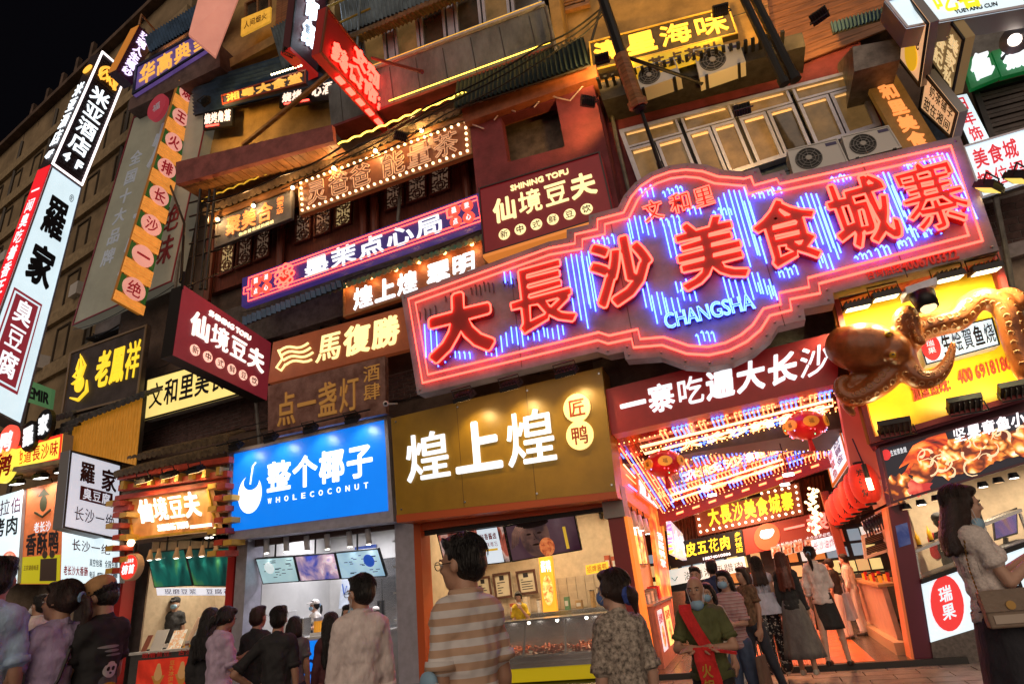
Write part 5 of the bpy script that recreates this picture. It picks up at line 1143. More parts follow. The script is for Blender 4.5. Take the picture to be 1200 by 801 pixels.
# ---------- blue shop
room('coconut_shop', 'white coconut drink shop with steel back wall, aprons and shelves', -9.75, -6.35, 12.9, 3.35, IW, (.95,.93,1), 34, 3)
Qo = YQ([(268,529),(455,487),(463,611),(270,633)], D-.5)
t = sign('coconut_sign', 'bright blue light box sign with white characters and a coconut logo, metal framed', 'sign', Qo, .35, ALU)
Q = YQ([(275,532),(451,492),(455,598),(272,622)], D-.5)
BLUE = M('blue_lightbox', (.01,.15,.5), .35, emit=(.0,.18,.80), es=1.0, noise_=.12, nscale=.7)
MB().q(Q, 0, 0, 1, 1, .002, .02).build('face', BLUE, t); MB().frame(Qo, .07, .002, .05).build('frame', ALU, t)
LB = glow('white_on_blue', (.95,.97,1), 1.3, sample=False)
chars(Q, '整个椰子', (.235,.38,.93,.80), LB, t, .022, .02, .03)
for i, ch in enumerate('WHOLECOCONUT'): line(Q, ch, (.25+i*.056,.27,.275+i*.056,.335), LB, t, .022, .01, .01)
mb = MB(); P = []
for k in range(26):
    a = math.pi*(.16+1.68*k/25)-math.pi*.5-math.pi*.42+.0
MB().disc(Q, .125, .43, .30, .022, .034, 32, .40).build('coconut_logo', LB, t); MB().disc(Q, .135, .58, .20, .0345, .038, 24, .17).build('coconut_hole', BLUE, t)
MB().tube([Q(.13,.55,.045), Q(.145,.78,.045), Q(.165,.82,.045)], .018, 5).build('straw', LB, t)
for i, u in enumerate((.12,.36,.62,.88)):
    p = Q(u, 1.03, .45); floodlight(p, Q(u, .75, 0), ['slim black floodlight over the coconut logo','slim black floodlight over the first blue sign character','slim black floodlight above the blue sign centre','slim black floodlight at the yellow sign end of the blue board'][i], (.85,.93,1), 14, .13, 'floodlights over the blue sign')
MB().tube([Q(0,1.06,.5), Q(1,1.06,.5)], .018, 5).build('lamp_rail', BLK, t)
def menu_print(nm, bgc, es=.6):
    return ramp_mat(nm, [(.3,bgc),(.6,tuple(c*1.15 for c in bgc)),(.7,tuple(c*.7 for c in bgc))], 1.5, es)
S = [([(299,654),(344,651),(351,681),(308,684)], ramp_mat('pale_menu', [(.3,(.22,.38,.42)),(.7,(.45,.62,.66))], .8, .85), 'leftmost of three hanging menu screens, pale drink list'),
     ([(345,651),(392,647),(399,678),(352,681)], ramp_mat('blue_food', [(.35,(.03,.05,.30)),(.5,(.35,.25,.35)),(.58,(.65,.5,.55)),(.7,(.08,.09,.4))], 2.6, .9), 'middle menu screen showing hands and coconut on violet blue'),
     ([(393,647),(443,642),(453,675),(400,678)], ramp_mat('pale_menu_b', [(.3,(.20,.38,.52)),(.7,(.5,.66,.75))], .9, .85), 'rightmost of three hanging menu screens, pale blue with a logo')]
for i, (px, mt_, lb) in enumerate(S):
    t, Qs = screen(lb, px, D+.2, mt_)
    if i != 1:
        mb = MB(); random.seed(i+2)
        for k in range(22): u = .12+.7*random.random(); v = .12+.75*random.random(); mb.q(Qs, u, v, u+.05+.1*random.random(), v+.025, .0012, .003)
        struct(mb.build('menu_text', M('menu_ink', (.02,.10,.16), .5), t), 'stuff')
        MB().disc(Qs, .72 if i == 2 else .3, .6, .12, .0012, .004, 16).build('drink_print', M('logo_blue', (.02,.08,.4), .5, emit=(.02,.1,.6), es=.5) if i == 2 else M('drink_pale', (.6,.7,.7), .5, emit=(.7,.85,.9), es=.6), t)
for i, (x, y) in enumerate(((291,640),(312,638),(335,636),(359,635),(383,633),(409,630),(431,627))):
    tracklight(x, y, D-.05, ['white cylinder spotlight nearest the soy stall','second white cylinder spotlight under the blue sign','third white cylinder spotlight, over the first menu screen','white cylinder spotlight midway under the blue sign','white cylinder spotlight over the violet screen','white cylinder spotlight over the pale blue screen','white cylinder spotlight next to the grey post'][i], WHITEP, en=4, group='cylinder spotlights under the blue sign')
o = MB().q(YQ([(283,634),(463,612),(464,619),(284,642)], D-.0), 0, 0, 1, 1, -.1, 0).build('track_rail', M('brown_rail', (.10,.06,.05), .6)); tag(o, 'dark brown track rail that carries the white spotlights', 'rail')
for (a, b), lb in (((278,290), 'pale metal post between the soy stall and the coconut shop'), ((463,486), 'wide pale grey post between the coconut shop and the yellow duck shop')):
    xa, xb = YP(D-.2).at(a, 640).x, YP(D-.2).at(b, 640).x; t = thing('shop_post', lb, 'post', ((xa+xb)/2, D-.2, 0)); MB().box(xa, D-.2, 0, xb, D+.25, 3.15).build('shaft', ALU, t); MB().box(xa-.03, D-.23, 0, xb+.03, D+.28, .15).build('foot', STEEL, t)
ct = counter('coconut shop counter with a glowing blue front panel', -9.5, -6.6, D+.1, D+.7, 1.0, IW, IW)
Qc = RQ(-9.4, .12, -6.7, .93, D+.12); MB().q(Qc, 0, 0, 1, 1, .002, .02).build('lit_panel', BLUE, ct)
line(Qc, 'COCONUT', (.38,.30,.86,.62), M('navy_ink', (.01,.03,.2), .5), ct, .022, .01, .03); chars(Qc, '椰', (.1,.2,.32,.85), LB, ct, .022, .01, .03)
STL = MB().box(-8.6, 12.8, 1.0, -6.9, 12.88, 2.4).build('steel_splashback', STEEL); tag(STL, 'stainless steel splashback behind the coconut shop staff', 'wall panel')
t = thing('fridge', 'stainless double fridge behind the coconut counter', 'fridge', (-7.9, 12.4, .05)); 
for k in range(2): d = MB().box(-8.35+k*.46, 12.3, .1, -7.91+k*.46, 12.35, 1.95).build('door', STEEL, t); MB().box(-8.0+k*.1, 12.26, 1.0, -7.97+k*.1, 12.3, 1.5).build('handle', BLK, d)
MB().box(-8.4, 12.35, .05, -7.4, 12.79, 2.0).build('cabinet', STEEL, t)
for i in range(4):
    x = -9.2+i*.28; t = thing('hanging_apron', ['pale apron hooked at the left end of the row','pale apron with a blue tie, second hook','pale apron hanging third along the wall','last pale apron next to the steel wall'][i], 'apron', (x, 12.75, 1.5), group='aprons hanging on the wall'); MB().add([(x-.11,12.78,2.1),(x+.11,12.78,2.1),(x+.15,12.70,1.45),(x-.13,12.68,1.42),(x-.11,12.84,2.1),(x+.11,12.84,2.1),(x+.15,12.84,1.45),(x-.13,12.84,1.42)], [(0,1,2,3),(7,6,5,4),(0,4,5,1),(1,5,6,2),(2,6,7,3),(3,7,4,0)]).build('cloth', M('pale_blue_cloth', (.5,.55,.62), .8, noise_=.2), t); MB().tube([(x-.04,12.7,1.95),(x+.03,12.68,1.7),(x+.08,12.7,1.9)], .015, 4).build('tie', M('tie_blue', (.03,.1,.4), .7), t)
Qn = RQ(-9.0, 2.25, -8.4, 2.75, 12.85); t = sign('blue_notice', 'deep blue notice board high on the coconut shop wall', 'notice', Qn, .03, M('notice_blue', (.02,.06,.3), .5)); MB().q(Qn,.2,.55,.7,.8,.002,.006).build('paper', IW, t)
t = thing('shelf_rack', 'open shelves of jars and tubs at the grey post side of the coconut shop', 'shelf', (-6.75, 11.5, 0))
for k in range(5): MB().box(-7.0, 11.3, .6+k*.5, -6.4, 11.8, .63+k*.5).build('shelf', IW, t)
for k in range(4):
    for j in range(3):
        x = -6.9+j*.2; tt = thing('storage_tub', ['white plastic tub','green lidded tub','steel canister','clear jar'][k]+' on the coconut shop shelf, '+['far end','middle','near end'][j]+' of its board', 'tub', (x, 11.45, .63+k*.5), group='tubs on the shelves'); MB().cyl((x,11.45,.631+k*.5), (0,0,1), .07, .22, 12).build('tub', [IW,M('green_tub',(.05,.2,.12),.5),STEEL,M('amber_jar',(.4,.25,.1),.2)][k], tt); MB().cyl((x,11.45,.852+k*.5), (0,0,1), .074, .03, 12).build('lid', WHITEP, tt)
mx = thing('juice_dispenser', 'clear dispenser of orange juice on the coconut counter', 'dispenser', (-8.3, D+.35, 1.0)); MB().box(-8.42,D+.25,1.0,-8.18,D+.45,1.06).build('base', IW, mx); MB().cyl((-8.3,D+.35,1.061),(0,0,1),.09,.2,14).build('juice', M('orange_juice',(.8,.35,.03),.3,emit=(1,.4,.03),es=.25), mx); MB().cyl((-8.3,D+.35,1.262),(0,0,1),.095,.06,14).build('lid', ALU, mx)
for i in range(3):
    x = -7.2+i*.17; t = thing('paper_cups', ['tall stack of white paper cups by the grey post','second stack of white cups','short stack of white cups, last by the post'][i], 'cups', (x, D+.3, 1.0)); 
    for k in range(4-i): MB().tube([(x,D+.3,1.001+k*.09),(x,D+.3,1.085+k*.09)], [.04,.048], 12).build('cup', IW, t)
# ---------- yellow duck shop
room('duck_shop', 'roast duck shop with beige walls, framed notices and a heated glass counter', -5.95, -2.2, 13.2, 3.3, IB, (1,.74,.45), 42, 3)
Q = YQ([(458,490),(705,430),(722,575),(465,603)], D-.75)
t = sign('duck_shop_sign', 'large mustard yellow sign with big white characters and two round yellow badges', 'sign', Q, .6, M('mustard_sheet', (.36,.20,.012), .35, noise_=.2, nscale=1.2, bump=.12, bscale=3))
for u in (.335, .665): MB().q(Q, u-.001, .004, u+.001, .996, .0005, .003).build('sheet_seam', M('mustard_seam', (.12,.06,.01), .6), t)
for u in (.02, .335, .665, .98):
    for v in (.05, .95): MB().disc(Q, u+.006, v, .018, .0005, .012, 8).build('screw', STEEL, t)
chars(Q, '煌上煌', (.055,.26,.79,.80), LEDW, t, .004, .07, .028)
for v, ch in ((.70,'匠'), (.47,'鸭')): MB().disc(Q, .88, v, .23, .004, .05, 26).build('badge', M('lit_cream_disc', (.9,.75,.3), .5, emit=(1,.75,.28), es=1.0, sample=False), t); chars(Q, ch, (.84,v-.085,.92,v+.085), M('red_brown_ink', (.4,.06,.01), .5), t, .051, .01, .02)
MB().q(YQ([(464,603),(722,575),(724,583),(465,612)], D-.75), 0, 0, 1, 1, -.6, -.003).build('orange_fascia', M('orange_red_trim', (.5,.09,.02), .4), t)
for i, (x, y) in enumerate(((543,462),(598,449),(663,433))):
    p = YP(D-1.35).at(x, y); floodlight(p, p+Vector((.1,.75,-1.1)), ['black floodlight over the mustard sign, the first along','black floodlight above the middle of the mustard sign','black floodlight over the mustard sign nearest the red banner'][i], (1,.72,.3), 34, .17, 'floodlights over the mustard sign')
cm = YP(D-1.1).at(452, 473); t = thing('security_camera', 'small white security camera over the corner of the mustard sign', 'camera', cm); MB().tube([cm, cm+Vector((.10,-.16,-.05))], .05, 12).build('body', WHITEP, t, True); MB().ell(cm+Vector((.105,-.17,-.053)), .03, 8, 6).build('lens', BLK, t, True); MB().tube([cm, cm+Vector((0,.4,.1))], .02, 5).build('arm', WHITEP, t)
ORT = M('orange_red_trim', (.5,.09,.02), .4)
df = thing('shop_front_frame', 'orange red metal door frame around the duck shop opening', 'frame', (-4.2, D-.2, 0))
xa = YP(D-.2).at(487, 640).x; MB().box(xa, D-.25, 0, xa+.14, D+.1, 2.98).build('jamb', ORT, df); MB().q(YQ([(487,612),(715,581),(716,592),(487,622)], D-.2), 0, 0, 1, 1, -.2, 0).build('lintel', ORT, df)
MB().q(YQ([(492,620),(716,590),(717,598),(492,628)], D-.1), 0, 0, 1, 1, -.06, 0).build('track', BLK, df)
xp = YP(D-.3).at(712, 600).x; xq = YP(D-.3).at(731, 600).x
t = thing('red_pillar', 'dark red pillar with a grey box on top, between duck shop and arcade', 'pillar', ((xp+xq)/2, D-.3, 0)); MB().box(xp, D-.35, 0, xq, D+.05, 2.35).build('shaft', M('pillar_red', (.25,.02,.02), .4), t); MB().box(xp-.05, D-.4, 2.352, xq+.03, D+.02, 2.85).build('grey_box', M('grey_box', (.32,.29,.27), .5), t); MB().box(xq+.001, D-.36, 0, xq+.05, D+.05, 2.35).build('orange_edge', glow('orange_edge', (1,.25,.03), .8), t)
t, Qs = screen('wide advert screen showing a close-up face and a roast drumstick', [(591,616),(673,601),(682,644),(600,658)], D+.25, ramp_mat('dark_advert', [(.35,(.03,.01,.02)),(.55,(.09,.05,.06)),(.75,(.20,.16,.18))], .7, .8))
SK = M('advert_skin', (.3,.15,.1), .5, emit=(.30,.15,.11), es=1, sample=False)
SK = ramp_mat('advert_skin_shade', [(.38,(.035,.02,.02)),(.5,(.12,.06,.045)),(.62,(.26,.14,.10))], 2.2, .9, dist=.2)
MB().disc(Qs, .40, .60, .27, .0015, .004, 26, .36).build('face_print', SK, t); MB().disc(Qs, .40, .34, .20, .0042, .006, 20, .20).build('jaw_print', SK, t); mb = MB(); mb.disc(Qs, .40, 0.93, .30, .0065, .008, 20, .07); mb.build('hair_print', M('advert_dark', (.02,.01,.01), .5), t)
mb = MB()
for k in range(4): mb.tube([Qs(.05+.03*k,.35+.04*k,.008), Qs(.10+.03*k,.75,.008), Qs(.17+.03*k,.92-.02*k,.008)], .022, 5)
mb.build('hand_print', SK, t)
mb = MB(); mb.tube([Qs(.39,.68,.012), Qs(.42,.52,.012), Qs(.38,.50,.012)], .006, 4); mb.disc(Qs, .32, .66, .045, .005, .007, 12, .018); mb.disc(Qs, .47, .66, .045, .005, .007, 12, .018); mb.disc(Qs, .40, .36, .08, .005, .007, 12, .018); mb.build('features_print', M('advert_brown', (.05,.02,.015), .5), t)
MB().disc(Qs, .54, .25, .14, .008, .010, 16, .16).build('drumstick_print', ramp_mat('roast_print', [(.35,(.35,.06,.02)),(.6,(.7,.22,.07))], 14, .8), t); MB().q(Qs, .80, .1, .84, .7, .002, .004).build('yellow_ribbon', M('ribbon', (.6,.4,.02), .5, emit=(.8,.5,.05), es=.6), t)
t, Qs = screen('menu screen with dark dishes and a white price panel, next to the face advert', [(512,626),(590,615),(599,658),(522,667)], D+.25, ramp_mat('dish_screen', [(.38,(.03,.015,.015)),(.5,(.35,.08,.05)),(.56,(.5,.35,.3)),(.68,(.05,.04,.05))], 3.2, .8))
MB().q(Qs, .60, .02, .90, .98, .002, .004).build('price_panel', M('price_white', (.6,.65,.7), .5, emit=(.62,.72,.8), es=.9), t); chars(Qs, '鲜香酱卤', (.63,.66,.87,.86), RINK, t, .0045, .002, .02); chars(Qs, '一味难忘', (.63,.46,.87,.62), RINK, t, .0045, .002, .0)
MB().q(Qs, .65, .36, .85, .42, .0045, .007).build('yellow_bar', M('ribbon', (.6,.4,.02), .5, emit=(.8,.5,.05), es=.6), t)
for i, px in enumerate(([(556,676),(574,674),(578,702),(560,704)], [(577,672),(598,669),(601,699),(581,702)], [(604,669),(627,666),(631,694),(609,697)])):
    Qn = YQ(px, 13.12); t = sign('framed_notice', ['framed paper notice with a stamp, first behind the duck shop counter','framed paper notice with a dark heading, middle of the row','framed paper notice with a small photo, last of the row'][i], 'notice', Qn, .04, M('notice_paper', (.55,.5,.38), .6), M('frame_brown', (.08,.03,.02), .5), .05, .02)
    mb = MB(); [mb.q(Qn, .2, .2+k*.1, .2+.5*random.random()+.1, .235+k*.1, .002, .005) for k in range(5)]; mb.q(Qn,.35,.7,.6,.88,.002,.005); struct(mb.build('print', INK, t), 'stuff')
Qn = YQ([(631,653),(646,651),(653,719),(637,721)], 12.6); t = sign('lit_menu_column', 'tall orange lit menu column with a food picture behind the duck counter', 'sign', Qn, .1, M('orange_lit', (.8,.35,.03), .5, emit=(1,.42,.03), es=.65)); MB().disc(Qn, .5, .42, .38*Qn.W, .002, .01, 18, .26*Qn.H).build('food_print', ramp_mat('bun_print', [(.35,(.6,.15,.02)),(.55,(1,.6,.2)),(.7,(1,.85,.5))], 10, .7), t); chars(Qn, '酱鸭', (.1,.72,.9,.95), LEDW, t, .002, .01, .03)
# glass food counter
gc = thing('glass_counter', 'heated glass food counter with trays of dark braised duck and a lemon yellow front', 'counter', (-3.7, D+.1, 0))
x0, x1 = -5.4, -2.5
MB().box(x0, D, .05, x1, D+.75, .25).build('front', M('lemon_front', (.6,.48,.02), .4, emit=(.8,.6,.0), es=.25), gc); MB().box(x0, D+.76, .3, x1, D+.80, .90).build('back_panel', STEEL, gc); MB().box(x0-.02, D-.03, .252, x1+.02, D+.8, .33).build('sill', STEEL, gc)
MB().box(x0, D+.02, .332, x1, D+.72, .41).build('tray_bed', STEEL, gc)
GL = M('clear_glass', (.9,.95,.95), .02, trans=.0, alpha=.05, spec=1)
MB().add([(x0,D,.43),(x1,D,.43),(x1,D+.25,0.91),(x0,D+.25,0.91),(x0,D+.006,.43),(x1,D+.006,.43),(x1,D+.256,0.91),(x0,D+.256,0.91)], [(0,1,2,3),(7,6,5,4),(0,4,5,1),(1,5,6,2),(2,6,7,3),(3,7,4,0)]).build('glass_pane', GL, gc)
MB().box(x0, D+.24, .915, x1, D+.72, 0.945).build('glass_top', STEEL, gc)
for i in range(5): x = x0+(x1-x0)*i/4; MB().hexa([(x-.015,D,.42),(x+.015,D,.42),(x+.015,D+.03,.42),(x-.015,D+.03,.42),(x-.015,D+.25,0.91),(x+.015,D+.25,0.91),(x+.015,D+.28,0.91),(x-.015,D+.28,0.91)]).build('rib', STEEL, gc)
for i in range(4):
    xa_ = x0+.06+i*.71; MB().box(xa_, D+.06, .411, xa_+.66, D+.68, .43).build('tray', STEEL, gc); mb = MB(); random.seed(i)
    for k in range(130):
        c = Vector((xa_+.05+.56*random.random(), D+.1+.54*random.random(), .44+.07*random.random())); d = Vector((random.uniform(-1,1), random.uniform(-1,1), random.uniform(-.5,.8))).normalized()*.045; mb.cap(c-d, .014, c+d, .010, 5)
    f = thing('braised_duck', ['heap of dark braised duck necks in the first tray','heap of dark braised duck pieces in the second tray','heap of reddish duck pieces in the third tray','heap of duck pieces in the tray nearest the pillar'][i], 'food', (xa_+.33, D+.35, .43), group='food heaps in the glass counter'); o = mb.build('pieces', M('braised_%s' % 'ab'[i % 2], [(.16,.035,.012),(.26,.06,.02)][i % 2], .3, noise_=.5, nscale=20), f); struct(o, 'stuff')
    lamp('SPOT', (xa_+.33, D+.4, .89), (xa_+.33, D+.35, .43), 22, (1,.6,.3), .05, 130, gc)
for i in range(5): MB().ell((x0+.4+i*.52, D+.45, .89), .03, 8, 5).build('heat_bulb', DOWN, gc, True)
# side window of duck shop towards the arcade
for i in range(4): tracklight(735+i*7, 603+i*4, D+.9+i*.35, ['white cylinder spot at the arcade side window, nearest the pillar','second white cylinder spot at the arcade side window','third white cylinder spot at the arcade side window','farthest white cylinder spot at the arcade side window'][i], WHITEP, en=4, col=(1,.8,.5), group='side window spots')
# ================================================================ arcade entrance
F0 = .10
arc = thing('arcade_hall', 'food arcade passage with a low neon ceiling and orange mats on the floor', 'arcade', (0, D, 0))
AT = M('arcade_tile', (.10,.085,.07), .25, noise_=.4, nscale=3)
for j in range(18):
    for i in range(8):
        x0 = -2.1+i*.53; MB().box(x0+.004, D-.35+j*.6+.004, .0, x0+.526, D-.35+(j+1)*.6-.004, F0+random.random()*.002).build('floor_tile', AT, arc)
MB().box(-2.1, D-.42, .0, 2.14, D-.355, F0+.01).build('step_edge', M('black_step', (.02,.02,.02), .35), arc)
CARP = M('orange_mat', (.70,.17,.03), .22, noise_=.2, nscale=4, bump=.1)
zp = ZP(F0+.005)
A_, B_, C_, D_ = zp.at(878,798), zp.at(1042,786), zp.at(962,716), zp.at(868,738)
cp = thing('floor_mat', 'long glossy orange ribbed mat leading into the arcade', 'mat', ((A_+C_)/2).to_tuple())
x0, x1 = -1.25, 1.25
for j in range(16):
    y = D-.32+j*.55; MB().box(-1.3, y, F0+.004, 1.12, y+.545, F0+.012).build('mat_piece', CARP, cp)
rb = MB()
for i in range(24):
    x = -.55+i*.036; rb.box(x, D-.3, F0+.013, x+.018, D+8.5, F0+.018)
struct(rb.build('tactile_rib', M('orange_rib', (.5,.10,.02), .3), cp), 'stuff')
# red banner
Q = YQ([(706,457),(985,387),(981,449),(717,509)], D-.62)
t = sign('red_banner_sign', 'long deep red banner board with white brush characters over the arcade entrance', 'sign', Q, .4, M('banner_red', (.36,.018,.02), .4, noise_=.12, emit=(.7,.02,.02), es=.06, sample=False))
chars(Q, '一寨吃遍大长沙', (.06,.2,.97,.86), LEDW, t, .004, .05, .035)
# mirror ceiling with neon; tubes and letters also stand for its layered reflections
cl = thing('neon_ceiling', 'dark red mirrored canopy ceiling covered in blue and orange neon canes, reflections among them', 'ceiling', (0, D, 3.6))
fl, fr_, br_, bl_ = YP(D-.35).at(716,511), YP(D-.35).at(981,449), YP(14).at(986,526), YP(14).at(775,600)
C = Quad(fl, fr_, br_, bl_); 
for i in range(12):
    for j in range(8): MB().q(C, i/12, j/8, (i+1)/12-.002, (j+1)/8-.003, -.12, 0).build('mirror_panel', M('red_mirror', (.42,.10,.08), .14, .8, noise_=.4, nscale=3), cl)
NO2 = glow('neon_orange_soft', (1,.20,.07), 4.2); NB2 = glow('neon_blue_soft', (.08,.16,1), 4.8); NY2 = glow('neon_pale_yellow', (1,.60,.28), 3.4)
rows = [(.93,.09,.20,.98),(.70,.10,.20,1.0),(.55,.12,.22,.92),(.40,.12,.2,.95),(.27,.08,.05,.85),(.09,.09,.08,.95)]
for ri, (v, L, ua, ub_) in enumerate(rows):
    n_ = int((ub_-ua)*50)
    for i in range(n_):
        u = ua+(ub_-ua)*i/n_; m_ = NB2 if (i//4+ri) % 2 else NO2
        if random.random() < .08: continue
        P = [C(u, v-L*.5, .05), C(u, v+L*.4, .05), C(u+.004, v+L*.5, .05), C(u+.012, v+L*.42, .05)]
        MB().tube(P, .015, 4).build('neon_cane', m_, cl)
for v0, v1, ua, ub_ in ((.80,.86,.10,.97), (.16,.22,.10,.70)):
    for dv in (0, .015): MB().tube([C(ua,v0-dv,.06), C(ub_,v0-dv,.06), C(ub_,v1+dv,.06), C(ua,v1+dv,.06)], .011, 4, closed=True).build('neon_frame', NY2, cl)
tx = M('ceiling_letter', (.5,.10,.05), .5, emit=(1,.12,.05), es=.8, sample=False)
chars(C, '大长沙美食城', (.26,.72,.94,.83), tx, cl, .03, .03, .02, neon=NY2, nr=.009); chars(C, '大长沙美食', (.20,.34,.74,.48), tx, cl, .03, .03, .01, neon=NY2, nr=.008); chars(C, '美食城', (.26,.10,.66,.19), tx, cl, .03, .03, .01, neon=NO2, nr=.008)
for sd, ua, ub_ in ((0, .01, .16), (1, .86, .99)):
    for i in range(9): u = ua+(ub_-ua)*i/9; MB().tube([C(u, .02+.02*i*(1-sd), .05), C(u+.0, .62 if sd else .9-.04*i, .05)], .011, 4).build('neon_line', NB2 if i % 4 == 1 else NO2, cl)
for i in range(9):
    bb_ = MB(); v = .04+i*.115
    for k in range(40): bb_.ell(C(.02+.0245*k, v, .09), .012, 5, 3)
    struct(bb_.build('bulb_string', glow('ceiling_bulb', (1,.52,.16), 4, sample=False), cl), 'stuff')
for k in range(3): lamp('AREA', C(.25+.25*k, .5, .15), C(.25+.25*k, .5, 2), 26, (1,.28,.12), 1.0, parent=cl)
bm_ = YQ([(770,596),(990,520),(994,540),(773,616)], 13.95); o = MB().q(bm_, 0, 0, 1, 1, -.2, 0).build('cross_beam', M('lacquer_beam', (.28,.03,.02), .35), cl)
for i in range(9): MB().q(bm_, .1+i*.09, .3, .14+i*.09, .42, .002, .01).build('lit_slot', NO2, cl)
# hanging crystal lanterns
for px, py, lb in ((778,543,'left of two bulbous red lanterns with gold medallions under the neon ceiling'), (944,498,'right of two bulbous red lanterns with gold medallions, near the octopus')):
    c = YP(D+.35).at(px, py); t = thing('festive_lantern', lb, 'lantern', c, group='red lanterns with coloured lights'); MB().ell(c, (.31,.31,.23), 20, 12).build('globe', M('lantern_dark_red', (.35,.01,.02), .3, emit=(1,.02,.02), es=.16), t, True)
    GD = M('medallion_gold', (.6,.28,.04), .35, .5, emit=(1,.4,.04), es=.3)
    for a in range(6):
        an = -math.pi/2+(a-.0)*math.pi/3+.2; d = Vector((math.cos(an), math.sin(an), 0)); tmp = Quad(c+d*.305+Vector((-d.y,d.x,0))*-.12+Vector((0,0,.09)), c+d*.305+Vector((-d.y,d.x,0))*.12+Vector((0,0,.09)), c+d*.305+Vector((-d.y,d.x,0))*.12-Vector((0,0,.09)), c+d*.305+Vector((-d.y,d.x,0))*-.12-Vector((0,0,.09)))
        k = [c+d*.30+Vector((-d.y,d.x,0))*(.12*math.cos(b*math.pi/8))+Vector((0,0,.085*math.sin(b*math.pi/8))) for b in range(16)]; MB().prism(k, d*.03).build('medallion', GD, t)
        chars(tmp, '福', (.32,.25,.68,.75), M('dark_gold', (.15,.05,.01), .5), t, .026 if tmp.n.dot(d) > 0 else -.03, .006, .0)
    rnd = random.Random(4); cols = [glow('led_red', (1,.06,.08), 6, sample=False), glow('led_green', (.1,1,.45), 3, sample=False), glow('led_blue', (.3,.4,1), 4, sample=False), glow('led_pink', (1,.25,.35), 5, sample=False)]
    for k in range(4):
        mb = MB()
        for j in range(20 if k in (0, 3) else 6):
            a = rnd.random()*2*math.pi; z = rnd.uniform(-.85,.85); d = Vector((math.cos(a)*math.sqrt(1-z*z), math.sin(a)*math.sqrt(1-z*z), z)); mb.ell(c+Vector((d.x*.325,d.y*.325,d.z*.245)), .010, 5, 3)
        struct(mb.build('led_string', cols[k], t), 'stuff')
    MB().tube([c+Vector((0,0,.23)), c+Vector((0,0,.45))], .015, 5).build('cord', GOLD, t); MB().tube([c-Vector((0,0,.23)), c-Vector((0,0,.42))], [.03,.05], 8).build('tassel', M('tassel_red', (.5,.02,.02), .6), t)
    lamp('POINT', c-Vector((.1,.5,.1)), None, 3, (1,.2,.1), .1, parent=t)
# left side wall of the arcade: fascia, sign, posters
lp = XP(-1.93)
sw = thing('arcade_side_stall', 'orange lit side front of the duck shop facing the passage', 'stall', (-1.95, 12, 0))
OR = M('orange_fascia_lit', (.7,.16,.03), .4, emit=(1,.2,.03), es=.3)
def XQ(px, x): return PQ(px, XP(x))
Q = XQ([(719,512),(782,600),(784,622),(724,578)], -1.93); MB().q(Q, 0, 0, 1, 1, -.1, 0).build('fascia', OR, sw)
Q = XQ([(746,552),(770,585),(772,598),(749,580)], -1.85); t = sign('side_letter_sign', 'white glowing characters on the orange side fascia of the duck shop', 'sign', Q, .06, OR); chars(Q, '煌上煌', (.02,.05,.98,.95), LEDW, t, .004, .04, .03)
for i, (a, b) in enumerate(((725,582),(735,595),(745,608))): pass
for k in range(5):
    P0, P1 = lp.at(722+k*3, 520+k*12), lp.at(746+k*6, 560+k*9); MB().tube([P0+Vector((.04,0,0)), P1+Vector((.04,0,0))], .012, 4).build('neon_line', [NO2, NB2, NY2][k % 3], sw)
Q = XQ([(762,590),(776,600),(790,720),(778,716)], -1.9); t = sign('vertical_red_poster', 'tall orange red lit poster with white lines at the inner corner of the duck shop', 'poster', Q, .08, ramp_mat('poster_orange', [(.35,(.6,.06,.02)),(.5,(.9,.2,.04)),(.65,(1,.5,.08))], 3, .8)); chars(Q, '香酱鸭掌', (.2,.4,.8,.75), LEDW, t, .004, .01, .0, vert=True)
Q = XQ([(786,610),(803,628),(807,657),(790,648)], -1.55); t = sign('small_lit_sign', 'small yellow and white lit blade sign beside the black pork belly board', 'sign', Q, .1, ramp_mat('sign_yellow_stripe', [(.4,(.9,.6,.05)),(.5,(.9,.9,.9)),(.6,(.3,.2,.6))], 4, .9, stretch=(1,6,.3))); chars(Q, '小吃', (.1,.1,.9,.9), LEDW, t, .004, .01, .02)
# back of the arcade
BY = 15.2
bw = thing('arcade_back_wall', 'back wall of the passage with brown ribbed panels around the bulb-edged name board', 'wall', (0, BY, 0))
MB().box(-4, BY+.6, 0, 4.5, BY+.8, 4.2).build('wall', M('arcade_brown', (.10,.045,.025), .6, noise_=.4), bw)
corrug(YQ([(780,594),(965,556),(970,600),(785,640)], BY+.2), M('ribbed_brown', (.28,.10,.05), .5, .3, noise_=.3), bw, 44, .03)
Q = YQ([(812,590),(936,565),(942,602),(818,628)], BY)
t = sign('arcade_name_board', 'brown board with yellow characters inside a border of bulbs, deep in the passage', 'sign', Q, .08, M('brown_red_board2', (.22,.05,.02), .5, emit=(.6,.09,.03), es=.15, sample=False)); bulbs_round(Q, t, 15, 4, .08, .026, BULB)
chars(Q, '大長沙美食城寨', (.12,.18,.93,.82), glow('bright_yellow_letter', (1,.72,.03), 1.3, sample=False), t, .004, .04, .03)
Q = YQ([(848,577),(890,569),(892,582),(850,590)], BY-.15); t = sign('meat_sign', 'tiny dark sign with one large outlined character over the bulb-edged name board', 'sign', Q, .06, BLK, M('dull_olive', (.2,.2,.08), .5), .02, .02); chars(Q, '肉', (.35,-.05,.65,1.05), M('sage_letter', (.3,.35,.2), .5, emit=(.6,.7,.3), es=.5, sample=False), t, .004, .03, .0); chars(Q, '湖南大鲜', (.02,.25,.33,.75), MATS['sage_letter'], t, .004, .02, .0, joined=True)
Q = YQ([(782,637),(869,620),(873,649),(786,666)], BY-.1); t = sign('pork_belly_board', 'black board with yellow characters and a white phone line at the back of the passage', 'sign', Q, .1, BLK); YL = MATS['bright_yellow_letter']
